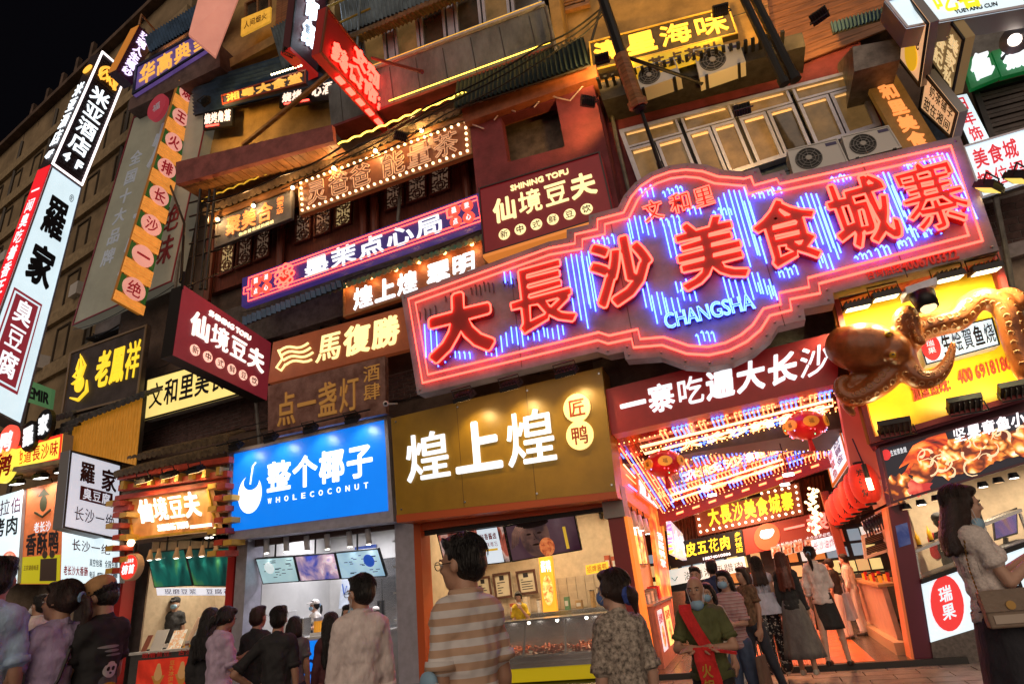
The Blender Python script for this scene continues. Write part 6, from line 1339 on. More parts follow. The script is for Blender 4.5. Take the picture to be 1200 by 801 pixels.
chars(Q, '脆皮五花肉', (.08,.30,.84,.92), YL, t, .004, .02, .03); chars(Q, '乡村饭店', (.89,.1,.99,.95), YL, t, .004, .02, .02, vert=True); line(Q, '18874010086', (.45,.08,.82,.2), LEDW, t, .004, .01, .03)
Q = YQ([(782,668),(872,651),(875,668),(785,686)], BY-.1); t = sign('pale_menu_strip', 'pale green white strip with grey characters and a smiling line drawing below the black board', 'sign', Q, .06, M('mint_lit', (.6,.7,.65), .5, emit=(.6,.8,.75), es=.7)); chars(Q, '湖南湘西腊肉', (.2,.1,.98,.75), M('grey_ink', (.12,.14,.14), .5), t, .004, .006, .0); MB().tube([Q(.04,.5,.01), Q(.08,.25,.01), Q(.12,.5,.01)], .01, 4).build('smile', INK, t)
Q = YQ([(870,620),(972,597),(976,628),(874,650)], BY-.12); t = sign('root_snack_board', 'brown red board with a round bird logo and two red neon characters', 'sign', Q, .1, M('brick_red_board', (.28,.045,.025), .5, emit=(.5,.05,.03), es=.12, sample=False))
MB().disc(Q, .27, .52, .28, .004, .03, 22).build('round_logo', glow('logo_orange', (1,.12,.03), .6, sample=False), t); mb = MB(); mb.disc(Q, .27, .62, .15, .031, .036, 12, .10); mb.disc(Q, .23, .70, .06, .031, .037, 10); mb.disc(Q, .33, .68, .06, .031, .037, 10); mb.build('bird_print', LEDW, t)
chars(Q, '一根', (.46,.28,.98,1.0), M('pink_neon_letter', (.8,.2,.15), .5, emit=(1,.22,.16), es=1.6, sample=False), t, .01, .06, .02); chars(Q, '大长沙小吃店', (.36,.03,.66,.18), LEDW, t, .004, .01, .0, joined=True); chars(Q, '大众点评必吃', (.70,.05,.98,.2), LEDW, t, .004, .01, .0, joined=True)
Q = YQ([(950,633),(985,625),(987,642),(953,650)], BY-.5); t = sign('white_strip_sign', 'small white strip with red characters by the lantern row', 'sign', Q, .06, BOXW); chars(Q, '长沙油炸社', (.05,.2,.95,.9), RINK, t, .004, .004, .0, joined=True)
for i, lb in enumerate(('first of four small lit dish pictures below the red brown board','second small lit dish picture','third small lit dish picture','fourth small lit dish picture, by the white strip')):
    Q = YQ([(903+i*13,641-i*3),(914+i*13,638.5-i*3),(916+i*13,651-i*3),(905+i*13,654-i*3)], BY-.2); t = sign('dish_picture', lb, 'picture', Q, .03, ramp_mat('dish_pic', [(.35,(.15,.03,.02)),(.5,(.5,.15,.05)),(.65,(.7,.6,.5))], 11, .7), IW, .02, .01, group='dish pictures in the passage')
st = thing('back_stall', 'bright snack stall counter full of light at the far end of the passage', 'stall', (-.3, BY, 0)); 
MB().box(-3.4, BY, .1, 3.6, BY+.5, 1.0).build('counter', STEEL, st); MB().box(-3.4, BY+.52, 1.0, 3.6, BY+.56, 2.0).build('display', DARK, st)
rnd = random.Random(33); cc = [(1,.62,.25),(.9,.85,.75),(1,.35,.08),(.35,.5,.6),(.8,.1,.04),(1,.8,.3)]
for i in range(26):
    for j in range(3):
        if rnd.random() < .22: continue
        x = -3.35+i*.265; z = 1.04+j*.31; k_ = rnd.randrange(6); MB().box(x, BY+.49, z, x+rnd.uniform(.16,.24), BY+.518, z+rnd.uniform(.18,.28)).build('menu_card', glow('card_%d' % k_, cc[k_], [.55,.8,.5,.5,.45,.7][k_], sample=False), st)
bc = MB(); rnd = random.Random(9)
for k in range(60): p = YP(13.6).at(952+rnd.gauss(0,4)+k*.08, 572+k*.9); bc.ell(p, .03, 6, 4)
o = bc.build('bulb_cascade', BULB2); tag(o, 'dense falling string of warm bulbs beside the arcade name board', 'string lights')
for k in range(4): lamp('AREA', (-.6+(k % 2)*1.4, 11.6+1.6*(k//2), 2.75), (-.6+(k % 2)*1.4, 11.6+1.6*(k//2), 0), 34, (1,.42,.15), .6, parent=arc); p_ = Vector((-.6+(k % 2)*1.4, 11.6+1.6*(k//2), 2.78)); MB().cyl(p_, (0,0,1), .09, .04, 14).build('added_lamp_disc', DOWN, arc); MB().tube([p_+Vector((0,0,.04)), p_+Vector((0,0,.7))], .01, 5).build('added_lamp_cord', BLK, arc)  # area lights fill the passage; discs and cords are added as their fixtures
lamp('AREA', (0, 14.3, 2.4), (0, 15.4, 1.2), 20, (1,.65,.4), .8, parent=st)
# right side: white vertical light sign on the passage corner
Q = XQ([(965,522),(981,486),(996,542),(977,571)], 1.8)
t = sign('white_side_sign', 'white lit side sign with red and violet characters between the neon ceiling and the lanterns', 'sign', Q, .12, BOXW, M('orange_frame', (.6,.14,.03), .4, emit=(1,.25,.03), es=.35), .06, .03)
chars(Q, '生态賀金', (.48,.2,.85,.9), M('violet_ink', (.12,.04,.2), .5), t, .004, .01, .0, vert=True); chars(Q, '瑞果章鱼', (.12,.1,.42,.9), RINK, t, .004, .01, .0, vert=True)
rs = thing('corner_panel', 'pink red upright corner panel between the passage and the yellow octopus wall', 'panel', YP(D-.3).at(1005, 520))
MB().q(YQ([(980,452),(1000,450),(1036,560),(1000,565)], D-.15), 0, 0, 1, 1, -.2, 0).build('panel', M('rose_panel', (.62,.13,.10), .5, emit=(1,.15,.1), es=.15), rs)
# lantern row
rn = [(1013,566,.19,.28),(999,579,.17,.27),(989,588,.17,.26),(981,597,.17,.26),(973,605,.17,.26),(966,612,.16,.25)]
LR = M('paper_lantern_red', (.65,.03,.02), .6, emit=(1,.05,.02), es=.34, noise_=.2, nscale=3)
for i, (px, py, r, h) in enumerate(rn):
    c = XP(1.72).at(px, py) if i else YP(D-.2).at(px, py)
    c = Vector((1.58, D-.15+i*.47, c.z if i == 0 else 0)); 
    if i == 0: c = YP(D-.15).at(px, py); X0_ = c.x; Z0_ = c.z
    else: c = Vector((X0_-.02*i, D-.15+i*.66, Z0_-.035*i))
    t = thing('paper_lantern', ['nearest and largest red paper lantern, with a glowing bulb in front','second red paper lantern of the row','third red paper lantern of the row','fourth red paper lantern of the row','fifth red paper lantern of the row','farthest red paper lantern of the row'][i], 'lantern', c, group='row of red paper lanterns'); mb = MB(); N = 16; P, RR = [], []
    for k in range(N*2+1): a = math.pi*k/(N*2); z = -h*math.cos(a); P.append(c+Vector((0,0,z))); RR.append(max(.05, r*(math.sin(a)**.55))+(.008 if k % 2 else 0))
    MB().tube(P, RR, 20).build('paper', LR, t, True)
    for s_ in (-1, 1): MB().cyl(c+Vector((0,0,s_*(h+.0))), (0,0,s_), .075, .03, 12).build('cap_ring', BLK, t)
    Ql = RQ(c.x-.10, c.z-.2, c.x+.04, c.z+.2, c.y-r-.004); chars(Ql, '炭烤炉', (0,0,1,1), INK, t, -.03, .03, .02, vert=True)
c = YP(D-.5).at(1017, 560); t = thing('pendant_bulb', 'tube bulb in a black holder glowing in front of the nearest paper lantern', 'lamp', c); MB().cyl(c, (0,0,1), .035, .2, 10).build('holder', BLK, t); MB().tube([c-Vector((0,0,.16)), c], .035, 10).build('bulb', BULB, t, True); lamp('POINT', c+Vector((0,-.12,-.1)), None, 8, (1,.55,.2), .05, parent=t); MB().tube([c+Vector((0,0,.2)), c+Vector((0,.2,.6))], .01, 5).build('cord', BLK, t)
# ---------- octopus stall
room('octopus_stall', 'octopus ball stall with cream walls, staff in black and red and a glass top counter', 2.2, 7.2, 12.7, 2.75, IB, (1,.80,.55), 55, 3)
Q = YQ([(986,362),(1162,306),(1203,459),(1027,511)], D-.25)
YW = M('yellow_wall_sheet', (.85,.56,.02), .4, noise_=.08); yp = sign('octopus_billboard', 'yellow billboard with a red phone line behind the giant octopus', 'billboard', Q, .12, YW)
bx = MB(); q2 = YQ([(976,352),(1168,292),(1214,462),(1020,520)], D-.75)
def reveal(a, b, c, d, nm, mt_): MB().prism([a, b, c, d], (a-c).cross(b-d).normalized()*.04).build(nm, mt_, yp)
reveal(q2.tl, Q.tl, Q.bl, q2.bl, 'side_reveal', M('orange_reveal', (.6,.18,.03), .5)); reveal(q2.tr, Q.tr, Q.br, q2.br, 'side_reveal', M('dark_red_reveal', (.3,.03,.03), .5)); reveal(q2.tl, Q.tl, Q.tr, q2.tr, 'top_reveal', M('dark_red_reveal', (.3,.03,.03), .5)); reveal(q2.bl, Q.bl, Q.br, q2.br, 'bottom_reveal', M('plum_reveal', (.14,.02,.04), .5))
MB().frame(q2, .07, -.02, .05).build('outer_frame', M('dark_red_reveal', (.3,.03,.03), .5), yp)
MB().q(YQ([(1021,515),(1214,460),(1214,478),(1028,525)], D-.45), 0, 0, 1, 1, -.3, 0).build('plum_band', M('plum_reveal', (.14,.02,.04), .5), yp)
RL = M('dull_red_letter', (.42,.05,.03), .5)
chars(Q, '加盟热线:', (.30,.15,.60,.29), RL, yp, .004, .05, .02); line(Q, '400 6918180', (.61,.18,.95,.28), RL, yp, .004, .02, .015)
Qw = YQ([(1075,393),(1163,372),(1172,404),(1085,428)], D-.55)
t = sign('grill_name_sign', 'white lit name sign with a red oval seal, wrapped by octopus arms', 'sign', Qw, .25, BOXW, BLK, .02, .01); chars(Qw, '生烩賀鱼烧', (.27,.1,.98,.9), INK, t, .004, .01, .02); MB().disc(Qw, .13, .52, .12, .004, .012, 20, .19).build('seal', M('lit_red_seal', (.6,.03,.03), .5, emit=(1,.05,.05), es=.7), t); chars(Qw, '瑞果', (.07,.3,.19,.76), BOXW, t, .0125, .006, .0, vert=True)
# the octopus
op = YP(D-.85)
OCT = M('octopus_skin', (.34,.095,.024), .36, noise_=.35, nscale=5, bump=.12, bscale=22, coat=.1)
oc = thing('octopus_sculpture', 'giant glossy orange brown octopus sculpture clinging to the yellow billboard', 'sculpture', op.at(1030, 420))
def opt(px, py, w=0): return YP(D-.75-w).at(px, py)
mb = MB()
def chain(P, r0, r1):
    n_ = len(P)
    out = []
    for i in range(n_-1):
        for k in range(4):
            t_ = k/4; p0, p1, p2, p3 = P[max(i-1,0)], P[i], P[i+1], P[min(i+2,n_-1)]
            out.append(.5*((2*p1)+(p2-p0)*t_+(2*p0-5*p1+4*p2-p3)*t_*t_+(3*p1-p0-3*p2+p3)*t_**3))
    out.append(P[-1]); rr = [r0+(r1-r0)*i/(len(out)-1) for i in range(len(out))]
    return out, rr
arms = [([(1058,408,.05),(1068,396,.1),(1080,386,.1),(1100,380,.1),(1122,374,.1),(1136,358,.1),(1152,350,.1),(1172,356,.12),(1182,370,.15),(1187,390,.12),(1194,412,.1),(1204,436,.1)], .18, .15),
        ([(1050,404,.1),(1058,392,.2),(1056,376,.28),(1062,366,.3),(1070,372,.32),(1073,388,.3),(1080,400,.3)], .16, .06),
        ([(1048,424,.1),(1042,436,.12),(1030,450,.13),(1012,462,.13),(998,466,.13),(986,460,.13),(984,448,.14),(992,442,.16)], .22, .05),
        ([(1056,418,.12),(1064,434,.2),(1078,444,.22),(1094,442,.24),(1106,432,.24),(1113,418,.24),(1117,402,.24)], .20, .035),
        ([(1042,430,.05),(1022,438,.05),(1002,446,.05),(990,458,.03),(992,474,.02),(999,484,.02)], .17, .05),
        ([(1182,366,.1),(1194,352,.1),(1188,344,.12),(1176,342,.12)], .13, .06)]
paths = []
for P, r0, r1 in arms:
    o_, rr = chain([opt(*p) for p in P], r0, r1); paths.append((o_, rr))
    for i in range(len(o_)-1): mb.cap(o_[i], rr[i], o_[i+1], rr[i+1], 10)
mb.ell(opt(1012, 407, .22), (.50,.34,.36), 18, 12, Matrix.Rotation(R(12), 3, 'Y')); mb.ell(opt(992, 405, .22), (.28,.27,.29), 16, 10); mb.ell(opt(1046, 410, .25), (.24,.25,.26), 16, 10)
mb.ell(opt(1040, 392, .42), (.08,.08,.07), 10, 8); mb.ell(opt(1044, 416, .45), (.085,.08,.08), 10, 8)
def remesh(mb, vox, name, mat, parent, smooth=4, disp=0, dscale=.1):
    off = Vector(parent['_o']) if parent is not None and '_o' in parent.keys() else Vector((0,0,0))
    me = mb.mesh('tmp', off); bm = bmesh.new(); bm.from_mesh(me); bmesh.ops.recalc_face_normals(bm, faces=bm.faces); bm.to_mesh(me); bm.free()
    o = bpy.data.objects.new('tmp', me)
    md = o.modifiers.new('r', 'REMESH'); md.mode = 'VOXEL'; md.voxel_size = vox; md.use_smooth_shade = True
    if smooth: ms = o.modifiers.new('s', 'SMOOTH'); ms.iterations = smooth; ms.factor = .5
    if disp:
        tex = bpy.data.textures.get('folds') or bpy.data.textures.new('folds', 'CLOUDS'); tex.noise_scale = dscale
        dm = o.modifiers.new('d', 'DISPLACE'); dm.texture = tex; dm.strength = disp; dm.mid_level = .5
    m2 = evaluated_mesh(o)
    bpy.data.objects.remove(o); bpy.data.meshes.remove(me); m2.name = name; m2.materials.clear(); m2.materials.append(mat); m2.shade_smooth()
    o = bpy.data.objects.new(name, m2); COL.objects.link(o)
    if parent is not None: o.parent = parent
    return o
remesh(mb, .022, 'body', OCT, oc, 5)
SUK = M('sucker_peach', (.42,.19,.08), .5)
for (P, rr), skip, side in zip(paths, (4,3,4,3,6,1), (1,1,1,1,1,1)):
    for i in range(skip, len(P)-1, 1):
        if i % 2 and rr[i] > .07: continue
        d = (P[i+1]-P[i]).normalized(); out = Vector((0,-1,0)); s_ = d.cross(out).normalized()
        for sd in (-.45, .45):
            nrm = (out*.80+Vector((0,0,-1))*.25+s_*sd).normalized(); c = P[i]+nrm*rr[i]*.93; r_ = rr[i]*.20
            if r_ < .008: continue
            a_, b_ = nrm.orthogonal().normalized(), None; b_ = nrm.cross(a_)
            t_ = MB().tube([c+a_*(r_*math.cos(k*math.pi/5))+b_*(r_*math.sin(k*math.pi/5)) for k in range(10)], r_*.38, 5, closed=True); t_.build('sucker', SUK, oc, True)
for x, y in ((1041, 391), (1046, 416)):
    e = opt(x, y, .52); MB().ell(e, .045, 12, 8).build('eye', M('eye_gold', (.6,.35,.03), .15), oc, True); MB().ell(e+Vector((-.0,-.04,0)), (.022,.012,.012), 8, 6).build('pupil', INK, oc, True)
for i, (x, y) in enumerate(((1003,355),(1036,343),(1110,321),(1153,312))):
    p = YP(D-1.15).at(x, y); floodlight(p, p+Vector((.05,.75,-.9)), ['lit floodlight at the near top corner of the yellow billboard','lit floodlight second along the top of the yellow billboard','lit floodlight right of the hooded projector','lit floodlight at the outer top corner of the yellow billboard'][i], (1,.86,.42), 130, .17, 'floodlights over the yellow billboard', glow('flood_lit_yellow', (1,.92,.55), 5), 150, face=(0,.12,-1))
p = YP(D-1.35).at(1080, 345); t = thing('hooded_projector', 'black round projector lamp under a tin hood above the octopus', 'projector', p); MB().tube([p, p+Vector((0,-.05,-.22))], [.16,.13], 14).build('barrel', BLK, t, True); MB().q(YQ([(1060,338),(1096,326),(1098,334),(1062,346)], D-1.4), 0, 0, 1, 1, -.3, .05).build('hood', ALU, t); MB().tube([p+Vector((0,-.052,-.222)), p+Vector((0,-.055,-.23))], .10, 12).build('lens', glow('projector_lens', (1,.7,.4), 1.5), t)
for i, (x, y) in enumerate(((1050,503),(1132,476),(1193,459))):
    p = YP(D-.85).at(x, y); floodlight(p, p+Vector((.05,.5,.9)), ['slim floodlight on the plum band, above the first half of the food screen','slim floodlight on the middle of the plum band','slim floodlight at the outer end of the plum band'][i], (1,.86,.42), 38, .19, 'floodlights on the plum band', None, 150)
Q = YQ([(1197,232),(1225,224),(1232,260),(1200,262)], D-1)
for (x, y, lb) in ((1160, 216, 'yellow faced floodlight at the corner of the big neon sign'), (1195, 205, 'black bracket floodlight under the stall rental sign')):
    p = YP(D-1.3).at(x, y); floodlight(p, p+Vector((-.5,.4,-.9)), lb, (1,.75,.3), 12, .17, None, glow('flood_dull_yellow', (1,.75,.15), 1.0))
# led food screen
Q = YQ([(1030,524),(1212,477),(1222,537),(1044,590)], D-.55)
t = sign('food_led_screen', 'wide LED screen of flames and octopus pieces with white red-edged characters', 'screen', Q, .3, M('led_black', (.01,.01,.015), .4, emit=(.012,.012,.02), es=1, sample=False), M('led_rim', (.10,.02,.04), .4), .03, .02)
fl_ = ramp_mat('flame_print', [(.34,(.015,.01,.012)),(.45,(.35,.02,.01)),(.55,(1,.16,.02)),(.68,(1,.42,.10))], 2.2, 1.1, stretch=(1,1,1.6), dist=1.5)
def blob(us, vs, w, name, mt_, Q=Q):
    rnd = random.Random(len(us)); pts = list(zip(us, vs)); MB().prism([Q(a, b, w) for a, b in pts], Q.n*.003).build(name, mt_, t)
blob([.10,.18,.14,.08,.16,.30,.42,.45,.44,.33,.22], [.55,.60,.48,.38,.40,.36,.45,.70,.96,.95,.88], .002, 'flames', fl_)
FD = [ramp_mat('octo_food_a', [(.12,(1,.80,.5)),(.28,(.95,.40,.06)),(.45,(.55,.10,.02)),(.65,(.12,.02,.01))], 8, 1.0, 'voro'), ramp_mat('octo_food_b', [(.10,(1,.95,.8)),(.25,(1,.62,.2)),(.42,(.6,.16,.02)),(.65,(.10,.015,.01))], 9, 1.05, 'voro'), ramp_mat('octo_food_c', [(.15,(1,.9,.75)),(.35,(.9,.2,.12)),(.6,(.5,.03,.03))], 6, 1.0, 'voro')]
def lump(cu, cv, ru, rv, mt_, w, seed):
    rnd = random.Random(seed); n_ = 22; MB().prism([Q(cu+ru*(1+.22*rnd.uniform(-1,1))*math.cos(2*math.pi*k/n_), cv+rv*(1+.22*rnd.uniform(-1,1))*math.sin(2*math.pi*k/n_), w) for k in range(n_)], Q.n*.004).build('food_print', mt_, t)
lump(.08,.22,.09,.26,FD[1],.006,1); lump(.20,.14,.08,.15,FD[2],.007,2); lump(.27,.40,.10,.20,FD[0],.008,3); lump(.42,.42,.13,.28,FD[0],.0125,4); lump(.50,.52,.13,.32,FD[1],.017,5); lump(.66,.50,.13,.28,FD[0],.0215,6); lump(.80,.42,.14,.28,FD[1],.026,7); lump(.93,.42,.12,.30,FD[0],.0305,8); lump(.58,.30,.18,.18,FD[0],.035,9)
# white squid curls on the picture
wc = glow('curl_white', (1,.72,.42), .95, sample=False); rnd = random.Random(11)
mb = MB()
for k in range(22):
    cu, cv = rnd.uniform(.22,.97), rnd.uniform(.22,.72); r_ = rnd.uniform(.03,.09); a0 = rnd.uniform(0,6.28); P = [Q(cu+r_/Q.W*math.cos(a0+j*.5)*(1+.1*j), cv+r_/Q.H*math.sin(a0+j*.5)*(1+.1*j), .042) for j in range(8)]; mb.tube(P, [(.019-.0021*j)*(.6+rnd.random()*.7) for j in range(8)], 5)
struct(mb.build('squid_curl_print', wc, t), 'stuff')
chars(Q, '坚果章鱼小丸', (.47,.70,1.02,.99), glow('white_on_red', (1,.93,.95), 1.5, sample=False), t, .05, .01, .035, slant=.05); chars(Q, '生烩賀鱼烧', (.06,.78,.17,.90), LEDW, t, .05, .006, .0, joined=True); MB().disc(Q, .035, .84, .06, .002, .01, 16, .07).build('seal', MATS['lit_red_seal'], t)
for i in range(8):
    p = YP(D-.35).at(1060+i*18, 590-i*5.2); tt = thing('downlight_can', 'small black downlight can under the food screen, %s from the pillar' % ['first','second','third','fourth','fifth','sixth','seventh','eighth'][i], 'downlight', p, group='cans under the food screen'); MB().tube([p, p-Vector((0,0,.07))], [.05,.07], 12).build('can', BLK, tt); MB().cyl(p-Vector((0,0,.071)), (0,0,-1), .05, .005, 10).build('lens', DOWN if i % 2 else M('dim_lens', (.6,.4,.2), .4, emit=(1,.6,.3), es=1), tt)
    if i % 2: lamp('SPOT', p-Vector((0,0,.1)), p+Vector((0,.3,-1)), 9, (1,.7,.4), .04, 120, tt)
# plum pillar
pq_ = YQ([(1041,594),(1062,588),(1096,776),(1074,784)], D-.3)
t = thing('plum_pillar', 'dark plum square pillar with a small blue notice, between the passage and the octopus stall', 'pillar', (pq_.bl.x, D-.3, 0)); MB().q(pq_, 0, -.0, 1, 1, -.35, 0).build('shaft', M('plum_pillar', (.12,.008,.03), .35), t)
MB().q(Quad(pq_.tl+Vector((-.004,.35,0)), pq_.tl+Vector((-.004,0,0)), pq_.bl+Vector((-.004,0,0)), pq_.bl+Vector((-.004,.35,0))), 0, 0, 1, 1, 0, .03).build('lit_side', M('orange_lit_side', (.6,.14,.05), .3, emit=(1,.2,.05), es=.25), t)  # orange light from the passage is put into this side as colour and glow
MB().q(pq_, .2, .73, .85, .87, .002, .008).build('blue_notice', ramp_mat('notice_blue_print', [(.4,(.02,.05,.25)),(.6,(.08,.12,.35))], 6, .25), t)
# counter
Q = YQ([(1080,684),(1214,636),(1240,706),(1091,752)], D-.35)
cz = max(Q.tl.z, 0.95); ct = thing('octopus_counter', 'octopus stall counter with a glowing white front and red oval seal', 'counter', base(Q)); MB().q(Q, 0, 0, 1, 1, -.6, -.03).build('body', M('granite', (.14,.12,.11), .4, noise_=.4, nscale=25), ct)
MB().q(Q, 0, 0, 1, 1, -.028, 0).build('lit_front', BOXW, ct); MB().q(Q, -.0, -.9, 1.0, -.003, -.6, -.01).build('granite_base', M('granite', (.14,.12,.11), .4, noise_=.4, nscale=25), ct)
MB().disc(Q, .18, .55, .20, .002, .02, 24, .33).build('red_seal', M('lit_red_seal', (.6,.03,.03), .5, emit=(1,.05,.05), es=.7), ct); chars(Q, '瑞果', (.12,.26,.24,.86), BOXW, ct, .021, .01, .02, vert=True); chars(Q, '賀鱼烧', (.56,.2,1.4,.85), INK, ct, .004, .02, .04)
MB().q(Q, 0, 1.005, 1, 1.09, -.65, .04).build('worktop', BLK, ct); 
G2 = M('display_glass', (.5,.5,.45), .03, alpha=.10, spec=1)
MB().q(Q, 0, 1.1, 1, 1.55, -.08, -.07).build('glass_pane', G2, ct); MB().q(Q, 0, 1.56, 1, 1.62, -.5, -.05).build('glass_top_rail', STEEL, ct)
for i in range(4): MB().q(Q, i/3*.97, 1.1, i/3*.97+.015, 1.55, -.1, -.05).build('rail_post', STEEL, ct)
rnd = random.Random(5)
for i in range(6):
    c = Q(.08+i*.12, 1.63, -.25); tt = thing('sauce_bottle', ['yellow squeeze bottle nearest the plum pillar on the glass top','second yellow squeeze bottle on the glass top','small red sauce bottle beside the yellow ones','steel shaker behind the seated monitor','pale cup at the middle of the glass top','dark jar next to the monitor'][i], 'bottle', c, group='bottles on the octopus stall counter'); mt_ = [M('mustard_bottle',(.8,.45,.02),.3), M('mustard_bottle',(.8,.45,.02),.3), RINK, STEEL, IW, BLK][i]; MB().tube([c, c+Vector((0,0,.13)), c+Vector((0,0,.16)), c+Vector((0,0,.21))], [.03,.03,.012,.005], 10).build('bottle', mt_, tt, True); MB().cyl(c+Vector((0,0,.001)), (0,0,1), .032, .02, 10).build('foot', BLK, tt)
Qm = YQ([(1163,605),(1192,594),(1193,625),(1166,633)], D+.3); t = thing('till_monitor', 'black till monitor with a violet lit display on the octopus stall counter', 'monitor', base(Qm)); MB().q(Qm, 0, 0, 1, 1, -.05, 0).build('housing', BLK, t); MB().q(Qm, .05, .07, .95, .93, .002, .006).build('display', ramp_mat('monitor_pic', [(.35,(.02,.05,.2)),(.5,(.15,.08,.25)),(.6,(.3,.15,.1))], 3, .8), t); MB().tube([Qm(.5,0,-.03), Qm(.5,-.5,-.06)], .03, 6).build('stand', BLK, t)
# passage side of the octopus stall
Q = YQ([(1000,585),(1062,560),(1072,740),(1008,745)], 12.65); 
vq = YQ([(1009,627),(1042,616),(1044,645),(1013,655)], 12.6); t = thing('wall_vent', 'white framed double vent grille on the cream wall behind the plum pillar', 'vent', base(vq)); MB().frame(vq, .05, -.02, .03).build('frame', IW, t)
for v in (.14, .56):
    MB().q(vq, .12, v, .88, v+.3, .0, .01).build('opening', DARK, t)
    for k in range(4): MB().q(vq, .12, v+.03+k*.07, .88, v+.05+k*.07, .011, .03).build('slat', M('vent_grey', (.2,.17,.15), .5), t)
sp_ = thing('side_counter', 'low cream side counter of the octopus stall facing the passage, with a kerb below', 'counter', (1.8, 11.2, 0))
MB().box(1.55, D+.35, F0+.16, 1.62, 13.4, .95).build('front_panel', M('cream_pink_panel', (.55,.36,.27), .35, noise_=.15), sp_); MB().box(1.5, D+.3, .951, 2.1, 13.45, .99).build('worktop', M('ply_top', (.45,.28,.12), .4), sp_); MB().box(1.45, D+.1, F0, 1.64, 13.5, F0+.155).build('kerb', M('cream_kerb', (.5,.36,.22), .5), sp_)
mb = MB()
for i in range(14): mb.cyl((1.62+.1*(i % 2), D+.5+i*.09, 1.1), (0,.3,1), .03, .1, 8)
JL = ['amber','orange','red']
for i in range(14):
    c = Vector((1.75-.14*(i % 2), D+.55+i*.13, .992)); tt = thing('sauce_jar', '%s sauce jar, %s from the street end of the side counter' % (JL[i % 3], ['first','second','third','fourth','fifth','sixth','seventh','eighth','ninth','tenth','eleventh','twelfth','thirteenth','last'][i]), 'jar', c, group='jars on the side counter'); MB().cyl(c, (0,0,1), .028, .07+.03*(i % 3), 10).build('jar', [M('amber_jar',(.4,.25,.1),.2), M('orange_juice',(.8,.35,.03),.3,emit=(1,.4,.03),es=.25), RINK][i % 3], tt); MB().cyl(c+Vector((0,0,.071+.03*(i % 3))), (0,0,1), .03, .02, 10).build('lid', BLK, tt)
mb = MB()
for i in range(12): p = YP(D+.6).at(1012+i*3.1, 612-i*1.6); tt = thing('wine_glass', 'dark bottle hanging upside down in the rack behind the lanterns, %s from the passage side' % ['first','second','third','fourth','fifth','sixth','seventh','eighth','ninth','tenth','eleventh','last'][i], 'bottle', p, group='bottles hanging in the rack'); MB().tube([p, p-Vector((0,0,.1)), p-Vector((0,0,.14)), p-Vector((0,0,.22))], [.03,.03,.012,.012], 8).build('bottle', M('dark_glass_bottle', (.02,.03,.06), .08, spec=1), tt, True); MB().cyl(p+Vector((0,0,.001)), (0,0,1), .033, .02, 8).build('cap', STEEL, tt)
a, b = YP(D+.6).at(1008, 606), YP(D+.6).at(1054, 584); o = MB().tube([a, b], .02, 5).build('rack_rail', BLK); tag(o, 'black rail holding the hanging dark bottles', 'rail')
pf = thing('passage_post', 'dark metal door post at the inner end of the side counter', 'post', (1.5, 13.5, 0)); MB().box(1.42, 13.5, F0, 1.56, 13.7, 2.6).build('shaft', M('rust_red', (.25,.05,.03), .5), pf); MB().box(1.40, 13.48, F0, 1.58, 13.72, F0+.1).build('foot', BLK, pf)
# left end stall under the posters
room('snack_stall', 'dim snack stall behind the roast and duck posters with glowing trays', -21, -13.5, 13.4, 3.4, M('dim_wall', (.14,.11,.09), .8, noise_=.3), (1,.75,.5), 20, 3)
sf = thing('stall_soffit', 'cream stained soffit with downlights above the posters', 'soffit', (-16.5, D-.9, 4.4)); a = YP(D-1.2).at(-10,556); b = YP(D-1.2).at(80,541)
MB().hexa([a, b, b+Vector((0,1.4,0)), a+Vector((0,1.4,0)), a+Vector((0,0,.1)), b+Vector((0,0,.1)), b+Vector((0,1.4,.1)), a+Vector((0,1.4,.1))]).build('board', M('stained_soffit', (.45,.36,.22), .7, noise_=.4, nscale=2), sf)
for i, (x, y) in enumerate(((20,563),(48,556),(73,549))):
    p = YP(D-.8).at(x, y); floodlight(p, p+Vector((.1,.3,-1)), ['bright downlight over the white roast poster','bright downlight over the orange duck poster','bright downlight beside the white hanging light box'][i], (1,.92,.8), 40, .15, 'downlights under the soffit', glow('white_lens', (1,.97,.9), 7), 140, face=(0,.1,-1))
ct = counter('counter of the snack stall with trays of lit food', -17, -13.6, D+.2, D+.9, .95, STEEL, STEEL)
for i in range(5):
    x = -16.6+i*.6; f = thing('food_tray', 'steel tray of glowing fried snacks, %s along the far stall counter' % ['first','second','third','fourth','last'][i], 'tray', (x, D+.5, .95), group='trays on the snack stall counter'); MB().box(x-.25, D+.3, .951, x+.25, D+.8, 1.0).build('tray', STEEL, f); mb = MB(); rnd = random.Random(i)
    for k in range(40): mb.ell((x+rnd.uniform(-.2,.2), D+.55+rnd.uniform(-.2,.2), 1.02+rnd.random()*.05), .035, 6, 4)
    struct(mb.build('snacks', M('fried_gold', (.6,.33,.08), .5, noise_=.4, nscale=20), f), 'stuff')
    lamp('SPOT', (x, D+.5, 1.7), (x, D+.5, 1), 8, (1,.75,.4), .05, 100, f)
